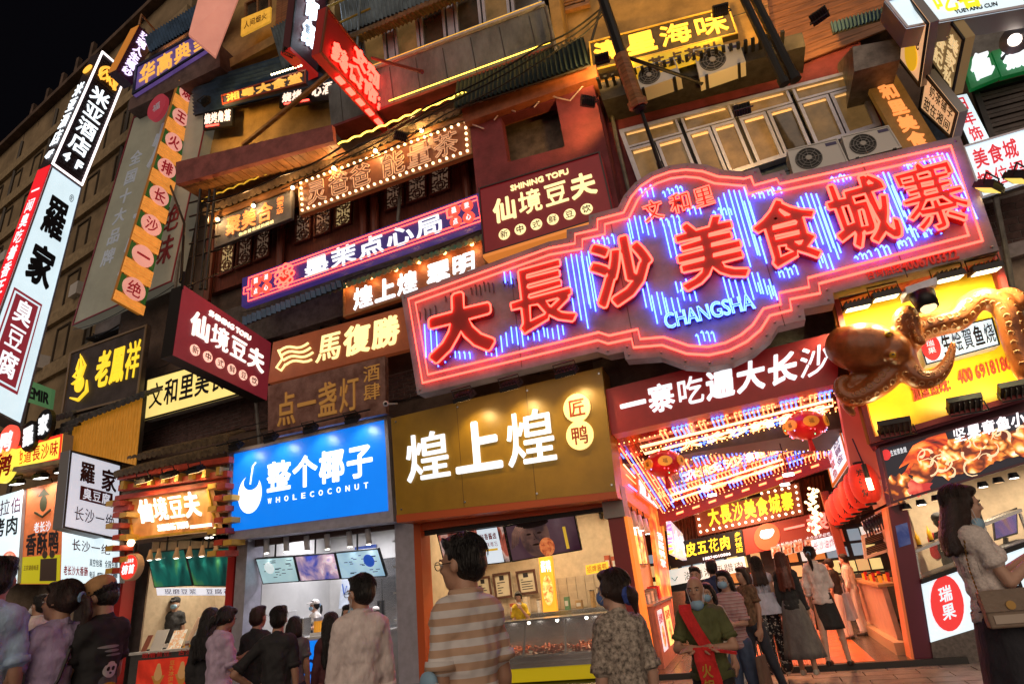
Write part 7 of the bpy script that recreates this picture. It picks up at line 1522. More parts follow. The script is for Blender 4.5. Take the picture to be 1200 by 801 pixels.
# ================================================================ stock and equipment inside the shops
def machine(label, x, y, z, w, d, h, mat, kind='drink_machine'):
    t = thing(kind, label, kind.replace('_', ' '), (x, y, z)); o = MB().box(x-w/2, y, z+.001, x+w/2, y+d, z+h).build('casing', mat, t)
    md = o.modifiers.new('b', 'BEVEL'); md.width = .012; md.segments = 2
    MB().box(x-w*.38, y-.012, z+h*.55, x+w*.38, y-.001, z+h*.88).build('control_panel', BLK, t); MB().box(x-w*.3, y-.02, z+h*.66, x-w*.05, y-.013, z+h*.78).build('display', glow('small_display', (.3,.7,1), 1.2), t)
    MB().cyl((x, y-.05, z+h*.50), (0,0,-1), .022, .07, 8).build('spout', STEEL, t); MB().box(x-w*.35, y-.11, z+.002, x+w*.35, y-.003, z+.03).build('drip_tray', STEEL, t); return t
machine('tall white drink machine on the coconut counter, nearest the pale post', -9.2, D+.35, 1.0, .26, .3, .5, WHITEP)
machine('squat steel drink machine on the coconut counter beside the tall white one', -8.85, D+.4, 1.0, .28, .25, .34, STEEL)
machine('black ice machine on the coconut counter by the paper cups', -7.55, D+.4, 1.0, .30, .28, .42, M('dark_machine', (.06,.06,.07), .3))
machine('steel soy grinder behind the cup rack of the soy stall', -10.9, D+1.2, 1.0, .35, .3, .5, STEEL)
machine('white till computer on the soy counter next to the picture menu', -10.7, D+.25, 1.02, .24, .12, .3, WHITEP, 'till')
bkc = counter('steel back counter along the soy stall rear wall', -12.9, -10.5, 11.9, 12.5, .95, STEEL, STEEL)
bkd = counter('steel back counter along the duck shop rear wall', -5.8, -2.6, 12.5, 13.1, .95, STEEL, STEEL)
rnd = random.Random(21)
cols = [('kraft', (.35,.22,.10)), ('cream', (.6,.5,.38)), ('tea_green', (.10,.22,.12)), ('brick', (.40,.08,.04)), ('white', (.62,.6,.58)), ('amber', (.6,.32,.05))]
POS = ['first','second','third','fourth','fifth','sixth','seventh','eighth','ninth','tenth']
def stock(x0, x1, y, z, n, where, grp):
    for i in range(n):
        x = x0+(x1-x0)*(i+.5)/n+rnd.uniform(-.03,.03); cn, c = cols[rnd.randrange(6)]; w, h = rnd.uniform(.07,.13), rnd.uniform(.12,.32); mt_ = M('pack_'+cn, c, .5, noise_=.3, nscale=14)
        if rnd.random() < .5:
            t = thing('carton', '%s carton, %s along %s' % (cn.replace('_', ' '), POS[i], where), 'carton', (x, y, z), group=grp); MB().box(x-w/2, y, z+.001, x+w/2, y+.12, z+h).build('box', mt_, t); MB().box(x-w*.35, y-.003, z+h*.3, x+w*.35, y-.0005, z+h*.7).build('print', IW, t)
        else:
            t = thing('canister', '%s canister, %s along %s' % (cn.replace('_', ' '), POS[i], where), 'canister', (x, y, z), group=grp); MB().cyl((x, y+.06, z+.001), (0,0,1), w*.45, h, 12).build('can', mt_, t); MB().cyl((x, y+.06, z+h+.002), (0,0,1), w*.47, .02, 12).build('lid', STEEL, t)
stock(-12.8, -10.6, 12.1, .95, 10, 'the back counter of the soy stall', 'stock in the soy stall')
stock(-5.7, -2.8, 12.6, .95, 10, 'the back counter of the duck shop', 'stock on the duck shop counter')
for k, z in enumerate((1.55, 2.75)):
    sh_ = thing('wall_shelf', ['lower','upper'][k]+' timber wall shelf at the rear of the duck shop', 'shelf', (-3.3, 13.1, z)); MB().box(-3.0, 12.95, z, -2.3, 13.19, z+.03).build('board', IWOOD, sh_); MB().box(-2.95, 13.0, z-.12, -2.92, 13.18, z-.001).build('bracket', BLK, sh_)
    stock(-3.0, -2.3, 13.0, z+.03, 5, ['the lower','the upper'][k]+' rear shelf of the duck shop', 'stock on the duck shop shelves')
hd = thing('extractor_hood', 'steel extractor hood and pipe over the duck shop rear counter', 'hood', (-5.2, 12.8, 2.4)); MB().hexa([(-5.8,12.5,2.55),(-4.9,12.5,2.55),(-4.9,13.1,2.55),(-5.8,13.1,2.55),(-5.6,12.7,2.9),(-5.1,12.7,2.9),(-5.1,13.1,2.9),(-5.6,13.1,2.9)]).build('hood', STEEL, hd); MB().cyl((-5.35,12.9,2.9), (0,0,1), .12, .4, 14).build('pipe', STEEL, hd)
for i in range(13): 
    x = -5.8+i*.28
MB_ = MB()
tw = thing('tiled_splashback', 'cream tiled strip behind the rear counter of the duck shop', 'wall panel', (-4.2, 13.19, .95))
for j in range(4):
    for i in range(18): MB().box(-5.9+i*.2, 13.17, .96+j*.15, -5.9+i*.2+.192, 13.195, .96+j*.15+.143).build('tile', M('cream_tile', (.42,.34,.25), .3, noise_=.15), tw)
Q = YQ([(686,662),(712,657),(713,668),(687,673)], 12.0); t = sign('yellow_menu_strip', 'yellow lit menu strip inside the duck shop beside the dark red pillar', 'sign', Q, .04, glow('menu_yellow', (1,.62,.05), .9)); chars(Q, '招牌酱鸭', (.05,.1,.95,.9), RINK, t, .002, .004, .0, joined=True)
# open side of the duck shop towards the passage
def XQ2(px, x): return PQ(px, XP(x))
sc_ = thing('side_service_counter', 'pinkish timber service counter on the passage side of the duck shop', 'counter', (-1.95, D+.9, 0)); MB().box(-2.15, D+.15, F0, -1.72, 12.6, .98).build('body', M('pink_timber', (.40,.20,.17), .5, noise_=.3, stretch=(6,6,1)), sc_); MB().box(-2.18, D+.12, .981, -1.69, 12.63, 1.02).build('worktop', STEEL, sc_)
for i, (y0, y1) in enumerate(((D+.35, D+.85), (D+1.1, D+1.75))):
    Q = Quad((-1.715, y0, .9), (-1.715, y1, .9), (-1.715, y1, .3), (-1.715, y0, .3)); t = sign('counter_poster', ['white lit noodle poster on the passage side counter, nearer the street','yellow lit dish poster on the passage side counter, further in'][i], 'poster', Q, .01, BOXW2 if i == 0 else BOXY); MB().disc(Q, .5, .35, .13, .0015, .006, 18, .16).build('dish_print', ramp_mat('noodle_print', [(.35,(.3,.05,.02)),(.5,(.8,.35,.08)),(.65,(.9,.7,.4))], 12, .6), t); chars(Q, ['香辣鸭','酱板鸭'][i], (.1,.65,.9,.92), RINK, t, .0015, .004, .01)
for i in range(3):
    Q = Quad((-2.05, D+.55+i*.62, 2.35), (-2.05, D+1.08+i*.62, 2.35), (-2.05, D+1.08+i*.62, 1.62), (-2.05, D+.55+i*.62, 1.62)); t = sign('lit_menu_board', ['orange','golden','red'][i]+' lit menu board with a dish picture over the passage side counter', 'sign', Q, .05, ramp_mat('menu_board_'+'abc'[i], [(.38,[(.7,.15,.02),(.8,.4,.03),(.5,.04,.02)][i]),(.52,(1,.6,.12)),(.66,(1,.85,.5))], 4+i, .75), BLK, .02, .01); chars(Q, ['鸭脖','鸭翅','鸭掌'][i], (.1,.7,.9,.95), LEDW, t, .004, .006, .02)
for i in range(4):
    c = (-1.95, D+.5+i*.42, 1.02); t = thing('napkin_box', ['white napkin box on the passage side counter','cream parcel box on the passage side counter','steel tray stack on the passage side counter','red parcel box at the far end of the passage side counter'][i], 'box', c); MB().box(c[0]-.1, c[1], 1.021, c[0]+.1, c[1]+.22, 1.14+.03*i).build('box', [IW, M('pack_cream', (.6,.5,.38), .5), STEEL, RINK][i], t); MB().box(c[0]-.06, c[1]+.05, 1.141+.03*i, c[0]+.06, c[1]+.17, 1.15+.03*i).build('top_slot', BLK, t)
# clutter on the facade: pipes, hoses and wires
for i, (px, y_) in enumerate((([(455,150),(470,210),(466,260)],D-.1), ([(712,110),(724,170),(742,246)],D-.05), ([(1060,200),(1072,240)],D-.05), ([(300,470),(304,520)],D-.05), ([(1163,215),(1180,300),(1200,420)],D-.3), ([(640,8),(652,60)],D-.75), ([(215,260),(206,330),(200,400)],D-.3))):
    o = MB().tube([YP(y_).at(*p) for p in px], .04, 8).build('drain_pipe', M('pipe_grey', (.16,.15,.14), .6, noise_=.4)); tag(o, ['grey drain pipe left of the lattice windows of the bulb-edged board','drain pipe running down beside the dark red tower','short drain pipe behind the big neon sign by the orange board','short drain pipe over the blue coconut sign','drain pipe at the outer wall beside the yellow billboard','thin pipe at the end of the grey balcony','drain pipe behind the maroon hanging box'][i], 'pipe')
rnd = random.Random(8)
WL_ = ['in front of the brick strip over the blue sign','above the mustard sign floodlights','along the window sills over the neon sign','under the two lower air conditioners','beside the yellow light box','over the lattice windows','across the ochre gable','behind the two white posters','under the navy sign','across the grey billboard foot']
for i, (a, b, c) in enumerate((((283,500),(360,470),(452,462)), ((455,470),(580,440),(706,420)), ((700,262),(860,214),(1040,160)), ((905,205),(980,196),(1062,180)), ((165,430),(200,425),(214,400)), ((250,292),(400,240),(548,190)), ((655,70),(760,40),(900,6)), ((60,560),(80,600),(82,640)), ((283,366),(420,322),(566,268)), ((86,386),(150,360),(204,334)))):
    cable('loose black wire '+WL_[i], [a, b, c], .010, D-.35, 'loose wires on the facade')
# ================================================================ people
SKIN = M('skin', (.50,.28,.19), .5, noise_=.08, nscale=20); SKINP = M('skin_pale', (.62,.38,.28), .5, noise_=.08, nscale=20)
HAIR = M('black_hair', (.007,.005,.005), .35, noise_=.5, nscale=6, bump=1.0, bscale=26, stretch=(4,4,.4)); HAIRB = M('brown_hair', (.03,.013,.009), .35, noise_=.5, nscale=6, bump=.5, bscale=60, stretch=(6,6,.6))
MASKB = M('mask_blue', (.30,.50,.68), .8, noise_=.1); MASKW = M('mask_white', (.7,.7,.72), .8)
POSE = {'down': ((.215,-.02,1.13), (.235,.05,.89)), 'phone': ((.215,.05,1.12), (.08,.29,1.20)), 'phone_high': ((.20,.08,1.11), (.06,.33,1.26)), 'hip': ((.36,-.13,1.15), (.20,.02,1.00)),
        'hold': ((.22,.04,1.12), (.15,.27,1.13)), 'cross': ((.25,.07,1.12), (-.03,.24,1.13)), 'reach': ((.22,.12,1.16), (.16,.42,1.12)), 'chin': ((.20,.12,1.14), (.06,.22,1.36)), 'side': ((.25,-.04,1.13), (.27,.06,.90))}
def hand(mb, wr, el, side, curl=.5):
    d = (wr-el).normalized(); x = Vector((side, 0, 0)); n = d.cross(Vector((0,1,0)) if abs(d.y) < .8 else Vector((0,0,1))).normalized()
    lat = d.cross(n).normalized()
    if lat.y < -.2 or (abs(lat.y) < .2 and lat.z < 0): lat = -lat
    pal = d.cross(lat).normalized()
    if pal.x*side > 0: pal = -pal
    c = wr+d*.045; mb.cap(wr, .026, c, .036, 8); mb.ell(c+d*.01, (.036,.036,.036), 8, 6)
    for i, (o, L) in enumerate(((.030,.070),(.010,.080),(-.010,.074),(-.030,.058))):
        b = c+d*.030+lat*o; k = b+d*(L*.55)+pal*(L*.18*curl); e = k+d*(L*.35*(1-curl*.6))+pal*(L*.5*curl); mb.cap(b, .0105, k, .0095, 6); mb.cap(k, .0095, e, .008, 6)
    b = wr+d*.03+lat*.028; k = b+lat*.03+d*.028+pal*.012; e = k+d*.030+pal*.014; mb.cap(b, .013, k, .011, 6); mb.cap(k, .011, e, .009, 6)
def person(label, px, py, depth, rel, h=None, sex='m', hair='short', hairm=None, top=('tee', None), bottom=('pants', None), arms=('down','down'), skin=None, mask=None, vox=.014, cap_=None, tilt=0, glasses=False, walk=0, head_turn=0, build_=1.0, shoes=None, extra=None, group='people in the street', z0=0):
    if depth < 0: P = YP(-depth).at(px, py)
    else:
        t2 = ((px-600)**2+(py-400)**2)/FPX**2
        P = DP(px, py, depth*(1+.5*t2) if depth < 6.3 else depth)
    H_ = P.z-z0
    s = H_/1.70
    hd = math.atan2(-P.x, P.y)
    rz = hd+R(rel)
    t = thing('person', label, 'person', (P.x, P.y, z0), rz, group, local=True)
    skin = skin or SKIN; hairm = hairm or HAIR; bw_ = build_*(.92 if sex == 'm' else .82); S = lambda x, y, z: Vector((x*s, y*s, z*s))
    print('person %-10s h=%.2f at %.1f,%.1f' % (label[:10], H_, P.x, P.y))
    sh = .152*bw_; tl_ = R(tilt)
    def hp(x, y, z):  # head space: neck pivot at z=1.50
        v = Vector((x, y, z-1.50)); v = Matrix.Rotation(-tl_, 3, 'X') @ v; v = Matrix.Rotation(R(head_turn), 3, 'Z') @ v
        return Vector((v.x*s, (v.y+.015)*s, (v.z+1.50)*s))
    hr = Matrix.Rotation(R(head_turn), 3, 'Z') @ Matrix.Rotation(-tl_, 3, 'X')
    mb = MB()
    E_ = lambda c, r, rot=None: mb.ell(c, tuple(a*s for a in r), 12, 9, rot)
    # head
    E_(hp(0,-.012,1.605), (.074,.092,.095), hr); E_(hp(0,.028,1.555), (.056,.062,.082), hr); E_(hp(0,.045,1.510), (.036,.038,.034), hr)
    E_(hp(0,.092,1.575), (.011,.014,.022), hr); E_(hp(0,.100,1.562), (.015,.013,.010), hr); E_(hp(0,.076,1.606), (.050,.014,.010), hr)
    E_(hp(0,.084,1.535), (.021,.009,.006), hr); E_(hp(0,.080,1.524), (.018,.010,.006), hr)
    for sx in (-1, 1): E_(hp(sx*.076,-.005,1.575), (.010,.019,.029), hr); E_(hp(sx*.035,.062,1.560), (.020,.020,.020), hr)
    mb.cap(hp(0,-.015,1.52), .052*s, S(0,-.02,1.42), .062*s)
    # trunk
    mb.cap(S(-sh*.55,-.01,1.36), .085*s, S(sh*.55,-.01,1.36), .085*s); mb.ell(S(0,0,1.25), (.145*s*bw_, .10*s, .17*s)); mb.ell(S(0,0,1.10), (.13*s*bw_,.095*s,.15*s)); mb.ell(S(0,0,.95), (.155*s*bw_, .11*s, .13*s))
    if sex == 'f':
        for sx in (-1, 1): mb.ell(S(sx*.065,.075,1.26), (.055*s,.05*s,.055*s))
    el_wr = []
    for sx, pz in zip((-1, 1), arms):
        e, w_ = POSE[pz] if isinstance(pz, str) else pz; kx = .88*bw_ if isinstance(pz, str) and pz in ('down', 'side', 'phone', 'phone_high', 'hold') else 1; e = S(e[0]*sx*kx, e[1], e[2]); w_ = S(w_[0]*sx*kx, w_[1], w_[2]); a = S(sx*sh,-.01,1.385)
        mb.cap(a, .048*s*bw_, e, .037*s); mb.cap(e, .038*s, w_, .025*s); hand(mb, w_, e, sx, .7 if 'phone' in str(pz) or pz == 'hold' else .35); el_wr.append((a, e, w_))
    legs = []
    for sx in (-1, 1):
        f = walk*sx*.16; hp_ = S(sx*.085*bw_,0,.90); kn = S(sx*.095,f*.6+.02,.50); an = S(sx*.10, f-.02*abs(walk), .085+(.05*abs(walk) if sx*walk < 0 else 0))
        mb.cap(hp_, .085*s, kn, .056*s); mb.cap(kn, .056*s, an, .036*s); mb.cap(kn.lerp(an,.3)+S(0,-.015,0), .052*s, kn.lerp(an,.5), .04*s); mb.cap(an-S(0,.01,.03), .034*s, an+S(0,.13,-.05), .028*s); legs.append((hp_, kn, an))
    remesh(mb, vox*s if vox < .02 else vox*s, 'body', skin, t, 2)
    # eyes, brows
    for sx in (-1, 1):
        o = MB().ell(hp(sx*.031,.079,1.588), (.013*s,.007*s,.0065*s), 8, 6, hr).build('eye', M('eye_white', (.6,.58,.55), .3), t, True); MB().ell(hp(sx*.031,.085,1.588), (.006*s,.003*s,.006*s), 6, 5).build('iris', M('iris_dark', (.01,.008,.006), .2), o)
        MB().tube([hp(sx*.015,.089,1.606), hp(sx*.034,.088,1.612), hp(sx*.050,.078,1.606)], .0035*s, 4).build('eyebrow', hairm, t)
    # hair
    if hair != 'bald':
        mb = MB(); E2 = lambda c, r, rot=hr: mb.ell(c, tuple(a*s for a in r), 12, 9, rot)
        E2(hp(0,-.028,1.628), (.085,.096,.086)); E2(hp(0,-.045,1.585), (.080,.078,.085))
        if hair == 'short':
            E2(hp(0,.035,1.678), (.062,.048,.030)); E2(hp(.02,.0,1.695), (.06,.07,.025)); rnd_ = random.Random(int(px))
            for k in range(14): a = rnd_.uniform(0, 6.28); c0 = (.065*math.cos(a), -.01+.075*math.sin(a)); mb.cap(hp(c0[0], c0[1], 1.665), .016*s, hp(c0[0]*1.15, c0[1]*1.15+.012, 1.69+rnd_.uniform(0,.012)), .006*s, 6)
        if hair in ('long', 'long_back', 'pony', 'bun', 'bob'):
            E2(hp(0,.030,1.672), (.074,.056,.038))
            for sx in (-1, 1): E2(hp(sx*.070,-.005,1.60), (.018,.05,.06))
            if hair in ('long', 'long_back', 'bob'):
                Lz = {'long':1.30, 'long_back':1.18, 'bob':1.46}[hair]; rnd_ = random.Random(int(px))
                for k in range(15):
                    a = math.pi*(-.08+1.16*k/14); r0 = .078; x_, y_ = r0*math.cos(a), -.02-r0*math.sin(a)
                    pts = [hp(x_, y_, 1.60), hp(x_*1.15, y_*1.1-.008, 1.50)]+([S(x_*1.25, y_*1.0-.050, 1.40), S(x_*1.30+rnd_.uniform(-.01,.01), y_*.9-.072, Lz+rnd_.uniform(-.03,.03))] if hair != 'bob' else [hp(x_*1.1, y_, 1.465)])
                    for i in range(len(pts)-1): mb.cap(pts[i], (.026-.003*i)*s, pts[i+1], (.023-.004*i)*s, 6)
                E2(S(0,-.085,1.42) if hair != 'bob' else hp(0,-.05,1.52), (.085,.035,.10), None)
            if hair == 'pony':
                pts = [hp(0,-.115,1.60), hp(0,-.165,1.57), hp(.01,-.175,1.49), hp(.01,-.155,1.40), hp(0,-.14,1.34)]
                for i in range(4): mb.cap(pts[i], [.022,.030,.032,.024][i]*s, pts[i+1], [.030,.032,.024,.008][i]*s, 8)
            if hair == 'bun': E2(hp(0,-.125,1.55), (.045,.045,.05)); mb.cap(hp(0,-.14,1.53), .03*s, hp(0,-.14,1.45), .010*s)
        remesh(mb, max(vox*.8, .010)*s, 'hair', hairm, t, 1, .008*s, .02)
        if hair == 'pony': MB().tube([hp(.028*math.cos(a*.785),-.130+.0*a,1.595+.028*math.sin(a*.785)) for a in range(8)], .010*s, 6, closed=True).build('hair_tie', (extra or {}).get('tie', M('tie_blue_pale', (.2,.35,.55), .7)), t)
        if hair == 'bun': MB().tube([hp(.045*math.cos(a*.785),-.105,1.555+.045*math.sin(a*.785)) for a in range(8)], .018*s, 6, closed=True).build('scrunchie', (extra or {}).get('tie', M('scrunchie_blue', (.04,.08,.35), .7)), t)
    if mask:
        mb = MB(); zc, yc = (1.545, .068) if mask[1] == 'on' else (1.462, .050)
        mb.ell(hp(0, yc, zc), (.062*s,.048*s,.048*s), 12, 8, hr); mb.ell(hp(0,yc+.028,zc+.005), (.03*s,.026*s,.035*s), 10, 7, hr); o = remesh(mb, .011*s, 'face_mask', mask[0], t, 2)
        for sx in (-1, 1): MB().tube([hp(sx*.05,yc,zc+.02), hp(sx*.080,.005,1.60), hp(sx*.083,-.018,1.58), hp(sx*.05,yc,zc-.02)], .0025*s, 4).build('ear_loop', MASKW, o)
    if cap_:
        mb = MB(); mb.ell(hp(0,-.018,1.652), (.094*s,.106*s,.078*s), 14, 9, hr); mb.ell(hp(0,.105,1.655), (.072*s,.075*s,.012*s), 12, 6, hr @ Matrix.Rotation(R(-12), 3, 'X')); remesh(mb, .011*s, 'cap', cap_, t, 2)
    if glasses:
        mb = MB()
        for sx in (-1, 1): mb.tube([hp(sx*.034+.024*math.cos(a*.628), .099, 1.585+.018*math.sin(a*.628)) for a in range(10)], .0022*s, 4, closed=True); mb.tube([hp(sx*.058,.095,1.59), hp(sx*.082,.0,1.592)], .0022*s, 4)
        mb.tube([hp(-.010,.101,1.588), hp(.010,.101,1.588)], .002*s, 4); mb.build('glasses', BLK, t)
    # clothing
    kind, cm_ = top; mb = MB(); cuffs = []
    mb.cap(S(-sh*.62,-.01,1.368), .099*s, S(sh*.62,-.01,1.366), .099*s); mb.ell(S(0,0,1.25), (.170*s*bw_,.134*s,.20*s)); mb.ell(S(0,0,1.08), (.158*s*bw_,.124*s,.20*s)); mb.ell(S(0,0,.965), (.172*s*bw_,.134*s,.12*s))
    if sex == 'f':
        for sx in (-1, 1): mb.ell(S(sx*.065,.080,1.26), (.062*s,.057*s,.062*s))
    mb.cap(S(0,-.02,1.44), .066*s, S(0,-.01,1.36), .10*s)
    for (a, e, w_) in el_wr:
        if kind in ('tee', 'polo', 'loose'): q_ = a.lerp(e, .55 if kind == 'tee' else .68 if kind == 'polo' else .82); mb.cap(a, .060*s*bw_, q_, .056*s); cuffs.append((q_, (e-a).normalized(), .063*s))
        elif kind in ('shirt', 'long'):
            mb.cap(a, .058*s*bw_, e, .050*s); q_ = e.lerp(w_, .85 if kind == 'long' else .35); mb.cap(e, .052*s, q_, .046*s); cuffs.append((q_+(w_-e).normalized()*.03*s, (w_-e).normalized(), .050*s))
        else: mb.cap(a, .064*s, a.lerp(e, .12), .058*s)
    if kind in ('shirt', 'loose', 'polo'): mb.ell(S(0,0,.90), (.175*s*bw_,.130*s,.08*s))
    remesh(mb, max(vox, .012)*s, {'tee':'t_shirt','polo':'polo_shirt','shirt':'shirt','long':'top','vest':'camisole','loose':'blouse'}[kind], cm_, t, 3, .028*s, .07)
    for c_, d_, r_ in cuffs:
        MB().tube([c_-d_*.012*s, c_+d_*.022*s, c_+d_*.024*s, c_+d_*.002*s], [r_*1.02, r_*1.06, r_*.90, r_*.86], 18).build('cuff', cm_, t, True)
    if vox < .0135:
        hm = MB(); N = 36; zb = .885 if kind in ('shirt', 'loose', 'polo') else .90
        for j, (z, k_) in enumerate(((zb+.05, 1.0), (zb, 1.05), (zb-.006, 1.0))): hm.v += [S(.176*bw_*k_*math.cos(2*math.pi*i/N)*(1+.02*math.sin(i*1.7)), .137*k_*math.sin(2*math.pi*i/N)*(1+.02*math.sin(i*2.3)), z+.006*math.sin(i*.9)) for i in range(N)]
        hm.f = [(j*N+i, j*N+(i+1)%N, (j+1)*N+(i+1)%N, (j+1)*N+i) for j in range(2) for i in range(N)]; hm.build('hem', cm_, t, True, False)
    if vox < .0135 and hair != 'bald':
        st = MB(); rs = random.Random(int(px)+5)
        for k in range(170 if not cap_ else 70):
            az = rs.uniform(math.pi*.95, math.pi*2.05) if rs.random() < .8 else rs.uniform(0, math.pi); lo = (1.9 if hair == 'short' else 2.0) if math.sin(az) < .1 else 1.0
            a0 = rs.uniform(.05, .6) if not cap_ else 1.55; a1 = min(lo, a0+rs.uniform(.6, 1.3)); g2 = 1.03+rs.uniform(0, .05); P_ = []
            for i in range(5):
                th = a0+(a1-a0)*i/4; az_ = az+.12*math.sin(i+k)*rs.uniform(.3, 1); P_.append(hp(.086*g2*math.sin(th)*math.cos(az_), -.028+.098*g2*math.sin(th)*math.sin(az_), 1.622+.090*g2*math.cos(th)))
            if hair in ('long', 'long_back') and math.sin(az) < .2:
                P_ += [S(P_[-1].x/s*1.15, P_[-1].y/s-.02, 1.44), S(P_[-1].x/s*1.25, P_[-1].y/s-.03, rs.uniform(1.14, 1.34))]
            st.tube(P_, [.0022*s]*(len(P_)-1)+[.0006*s], 3, cap=False)
        struct(st.build('hair_strands', hairm, t, True, False), 'stuff')
    if kind in ('shirt', 'polo'):
        MB().tube([hp(.066*math.cos(a*math.pi/6), -.015+.062*math.sin(a*math.pi/6), 1.47) for a in range(12)], .016*s, 6, closed=True).build('collar', cm_, t, True)
    else: MB().tube([S(.072*math.cos(a*math.pi/6), -.012+.066*math.sin(a*math.pi/6), 1.435+.008*math.cos(a*math.pi/3)-.022*math.sin(a*math.pi/6)) for a in range(12)], .008*s, 5, closed=True).build('neckline', cm_, t, True)
    bk, bm_ = bottom
    if bk in ('pants', 'shorts', 'wide'):
        mb = MB(); mb.ell(S(0,0,.93), (.168*s*bw_,.122*s,.12*s))
        for hp_, kn, an in legs:
            r_ = 1.0 if bk != 'wide' else 1.25; mb.cap(hp_, .097*s, kn if bk != 'shorts' else hp_.lerp(kn,.85), .074*s*r_)
            if bk != 'shorts': mb.cap(kn, .074*s*r_, an+S(0,0,.02), .058*s*(1 if bk == 'pants' else 1.6))
        remesh(mb, max(vox, .014)*s, 'trousers' if bk != 'shorts' else 'shorts', bm_, t, 4, .018*s, .08)
    elif bk in ('skirt', 'long_skirt', 'short_skirt'):
        zb = {'skirt':.45, 'long_skirt':.24, 'short_skirt':.52}[bk]; N = 48; vs = []; K = 8
        for j in range(K+1):
            f = j/K; z = 1.02+(zb-1.02)*f; rx = .135+(.15 if bk == 'long_skirt' else .06)*f**.8; ry = .105+(.13 if bk == 'long_skirt' else .05)*f**.8
            for k in range(N): a = 2*math.pi*k/N; w_ = 1+.06*f*math.sin(a*9+1.3*math.sin(a*2)+f); vs.append(S(rx*w_*math.cos(a), ry*w_*math.sin(a)+walk*.02*f, z))
        fs = [(j*N+k, j*N+(k+1)%N, (j+1)*N+(k+1)%N, (j+1)*N+k) for j in range(K) for k in range(N)]; fs += [tuple(range(N))[::-1], tuple(K*N+k for k in range(N))]
        MB().add(vs, fs).build('skirt', bm_, t, True)
    shm = shoes or M('dark_shoe', (.03,.03,.03), .5)
    for hp_, kn, an in legs:
        mb = MB(); mb.cap(an+S(0,-.02,-.045), .042*s, an+S(0,.12,-.055), .038*s); mb.ell(an+S(0,.05,-.075), (.045*s,.13*s,.018*s)); o = remesh(mb, .016*s, 'shoe', shm, t, 2)
        if kind in ('tee',) and False: pass
    return t, S, hp, el_wr, s
def phone(t, S, wr, mat=None):
    c = (wr[0][2]+wr[1][2])/2+S(0,.09,.04); MB().hexa([c+S(-.036,-.005,-.07), c+S(.036,-.005,-.07), c+S(.036,.003,-.07), c+S(-.036,.003,-.07), c+S(-.036,.03,.06), c+S(.036,.03,.06), c+S(.036,.038,.06), c+S(-.036,.038,.06)]).build('phone', mat or BLK, t)
def handbag(t, S, c, w_, h_, mat, strap=None, shoulder=None, name='handbag', label=None, world=True):
    """a bag is a thing of its own, hung at the bearer's side"""
    root = thing('handbag', label, 'bag', t.location, t.rotation_euler[2], local=True)
    mb = MB(); c = S(*c); mb.hexa([c+S(-w_*.3,-w_,-h_), c+S(w_*.3,-w_,-h_), c+S(w_*.3,w_,-h_), c+S(-w_*.3,w_,-h_), c+S(-w_*.15,-w_*.9,h_), c+S(w_*.15,-w_*.9,h_), c+S(w_*.15,w_*.9,h_), c+S(-w_*.15,w_*.9,h_)]); o = mb.build('bag_body', mat, root)
    md = o.modifiers.new('b', 'BEVEL'); md.width = .012; md.segments = 3
    if shoulder: a = S(*shoulder); MB().tube([c+S(0,-w_*.8,h_), c.lerp(a,.5)+S(.0,-.10,0), a+S(0,-.03,.05), a+S(0,.05,.04), c.lerp(a,.5)+S(0,.12,0), c+S(0,w_*.8,h_)], .007, 5).build('strap', strap or mat, root)
    else: MB().tube([c+S(0,-w_*.5,h_), c+S(0,-w_*.4,h_+.10), c+S(0,0,h_+.14), c+S(0,w_*.4,h_+.10), c+S(0,w_*.5,h_)], .008, 5).build('handle', strap or mat, root)
    return root
cl = lambda n, c, **k: M('cloth_'+n, tuple(min(.8, x*1.25) for x in c), .8, noise_=k.pop('noise_', .22), nscale=k.pop('nscale', 12), bump=.9, bscale=8, stretch=(1,1,.55), **k)
BLKC = cl('black', (.022,.022,.024)); WHT = cl('white', (.58,.54,.50)); NVY = cl('navy', (.02,.03,.09)); KHK = cl('khaki', (.28,.20,.12)); JEAN = cl('jean', (.06,.09,.16)); DJ = cl('dark_jean', (.03,.035,.05))
# foreground row
person('man in a plain light blue t-shirt cut off by the picture edge, short black hair', 2, 655, 2.8, -10, build_=.9, top=('loose', cl('light_blue', (.32,.45,.62))), bottom=('shorts', cl('dusty_pink', (.45,.28,.27))), vox=.012)
t, S, hp, W_, s = person('woman in a lavender top with a low ponytail, holding a cup with a green lid', 76, 681, 3.1, 26, sex='f', head_turn=32, build_=.95, hair='pony', hairm=HAIRB, top=('tee', cl('lavender', (.34,.27,.42))), bottom=('pants', DJ), arms=(((.25,.0,1.13),(.22,.22,1.17)),'down'), vox=.010)
cw = W_[0][2]+S(.03,.10,.02); cup = thing('drink_cup', 'frosted plastic cup with a bright green lid in the hand of the lavender woman', 'cup', t.location, t.rotation_euler[2], local=True)
MB().tube([cw+S(0,0,-.06), cw+S(0,0,.075)], [.030,.042], 16).build('cup', M('frosted_cup', (.55,.60,.55), .3), cup, True); MB().tube([cw+S(0,0,.076), cw+S(0,0,.095), cw+S(0,0,.102)], [.046,.046,.03], 16).build('lid', M('green_lid', (.05,.40,.03), .4), cup); MB().tube([cw+S(0,0,.10), cw+S(.005,0,.15)], .006, 6).build('straw', M('frosted_cup', (.55,.60,.55), .3), cup)
bag_strap = MB().tube([S(.10,.02,1.42), S(.03,-.128,1.30), S(-.02,-.148,1.14), S(-.12,-.13,.96)], .011, 5).build('bag_strap', BLK, t)
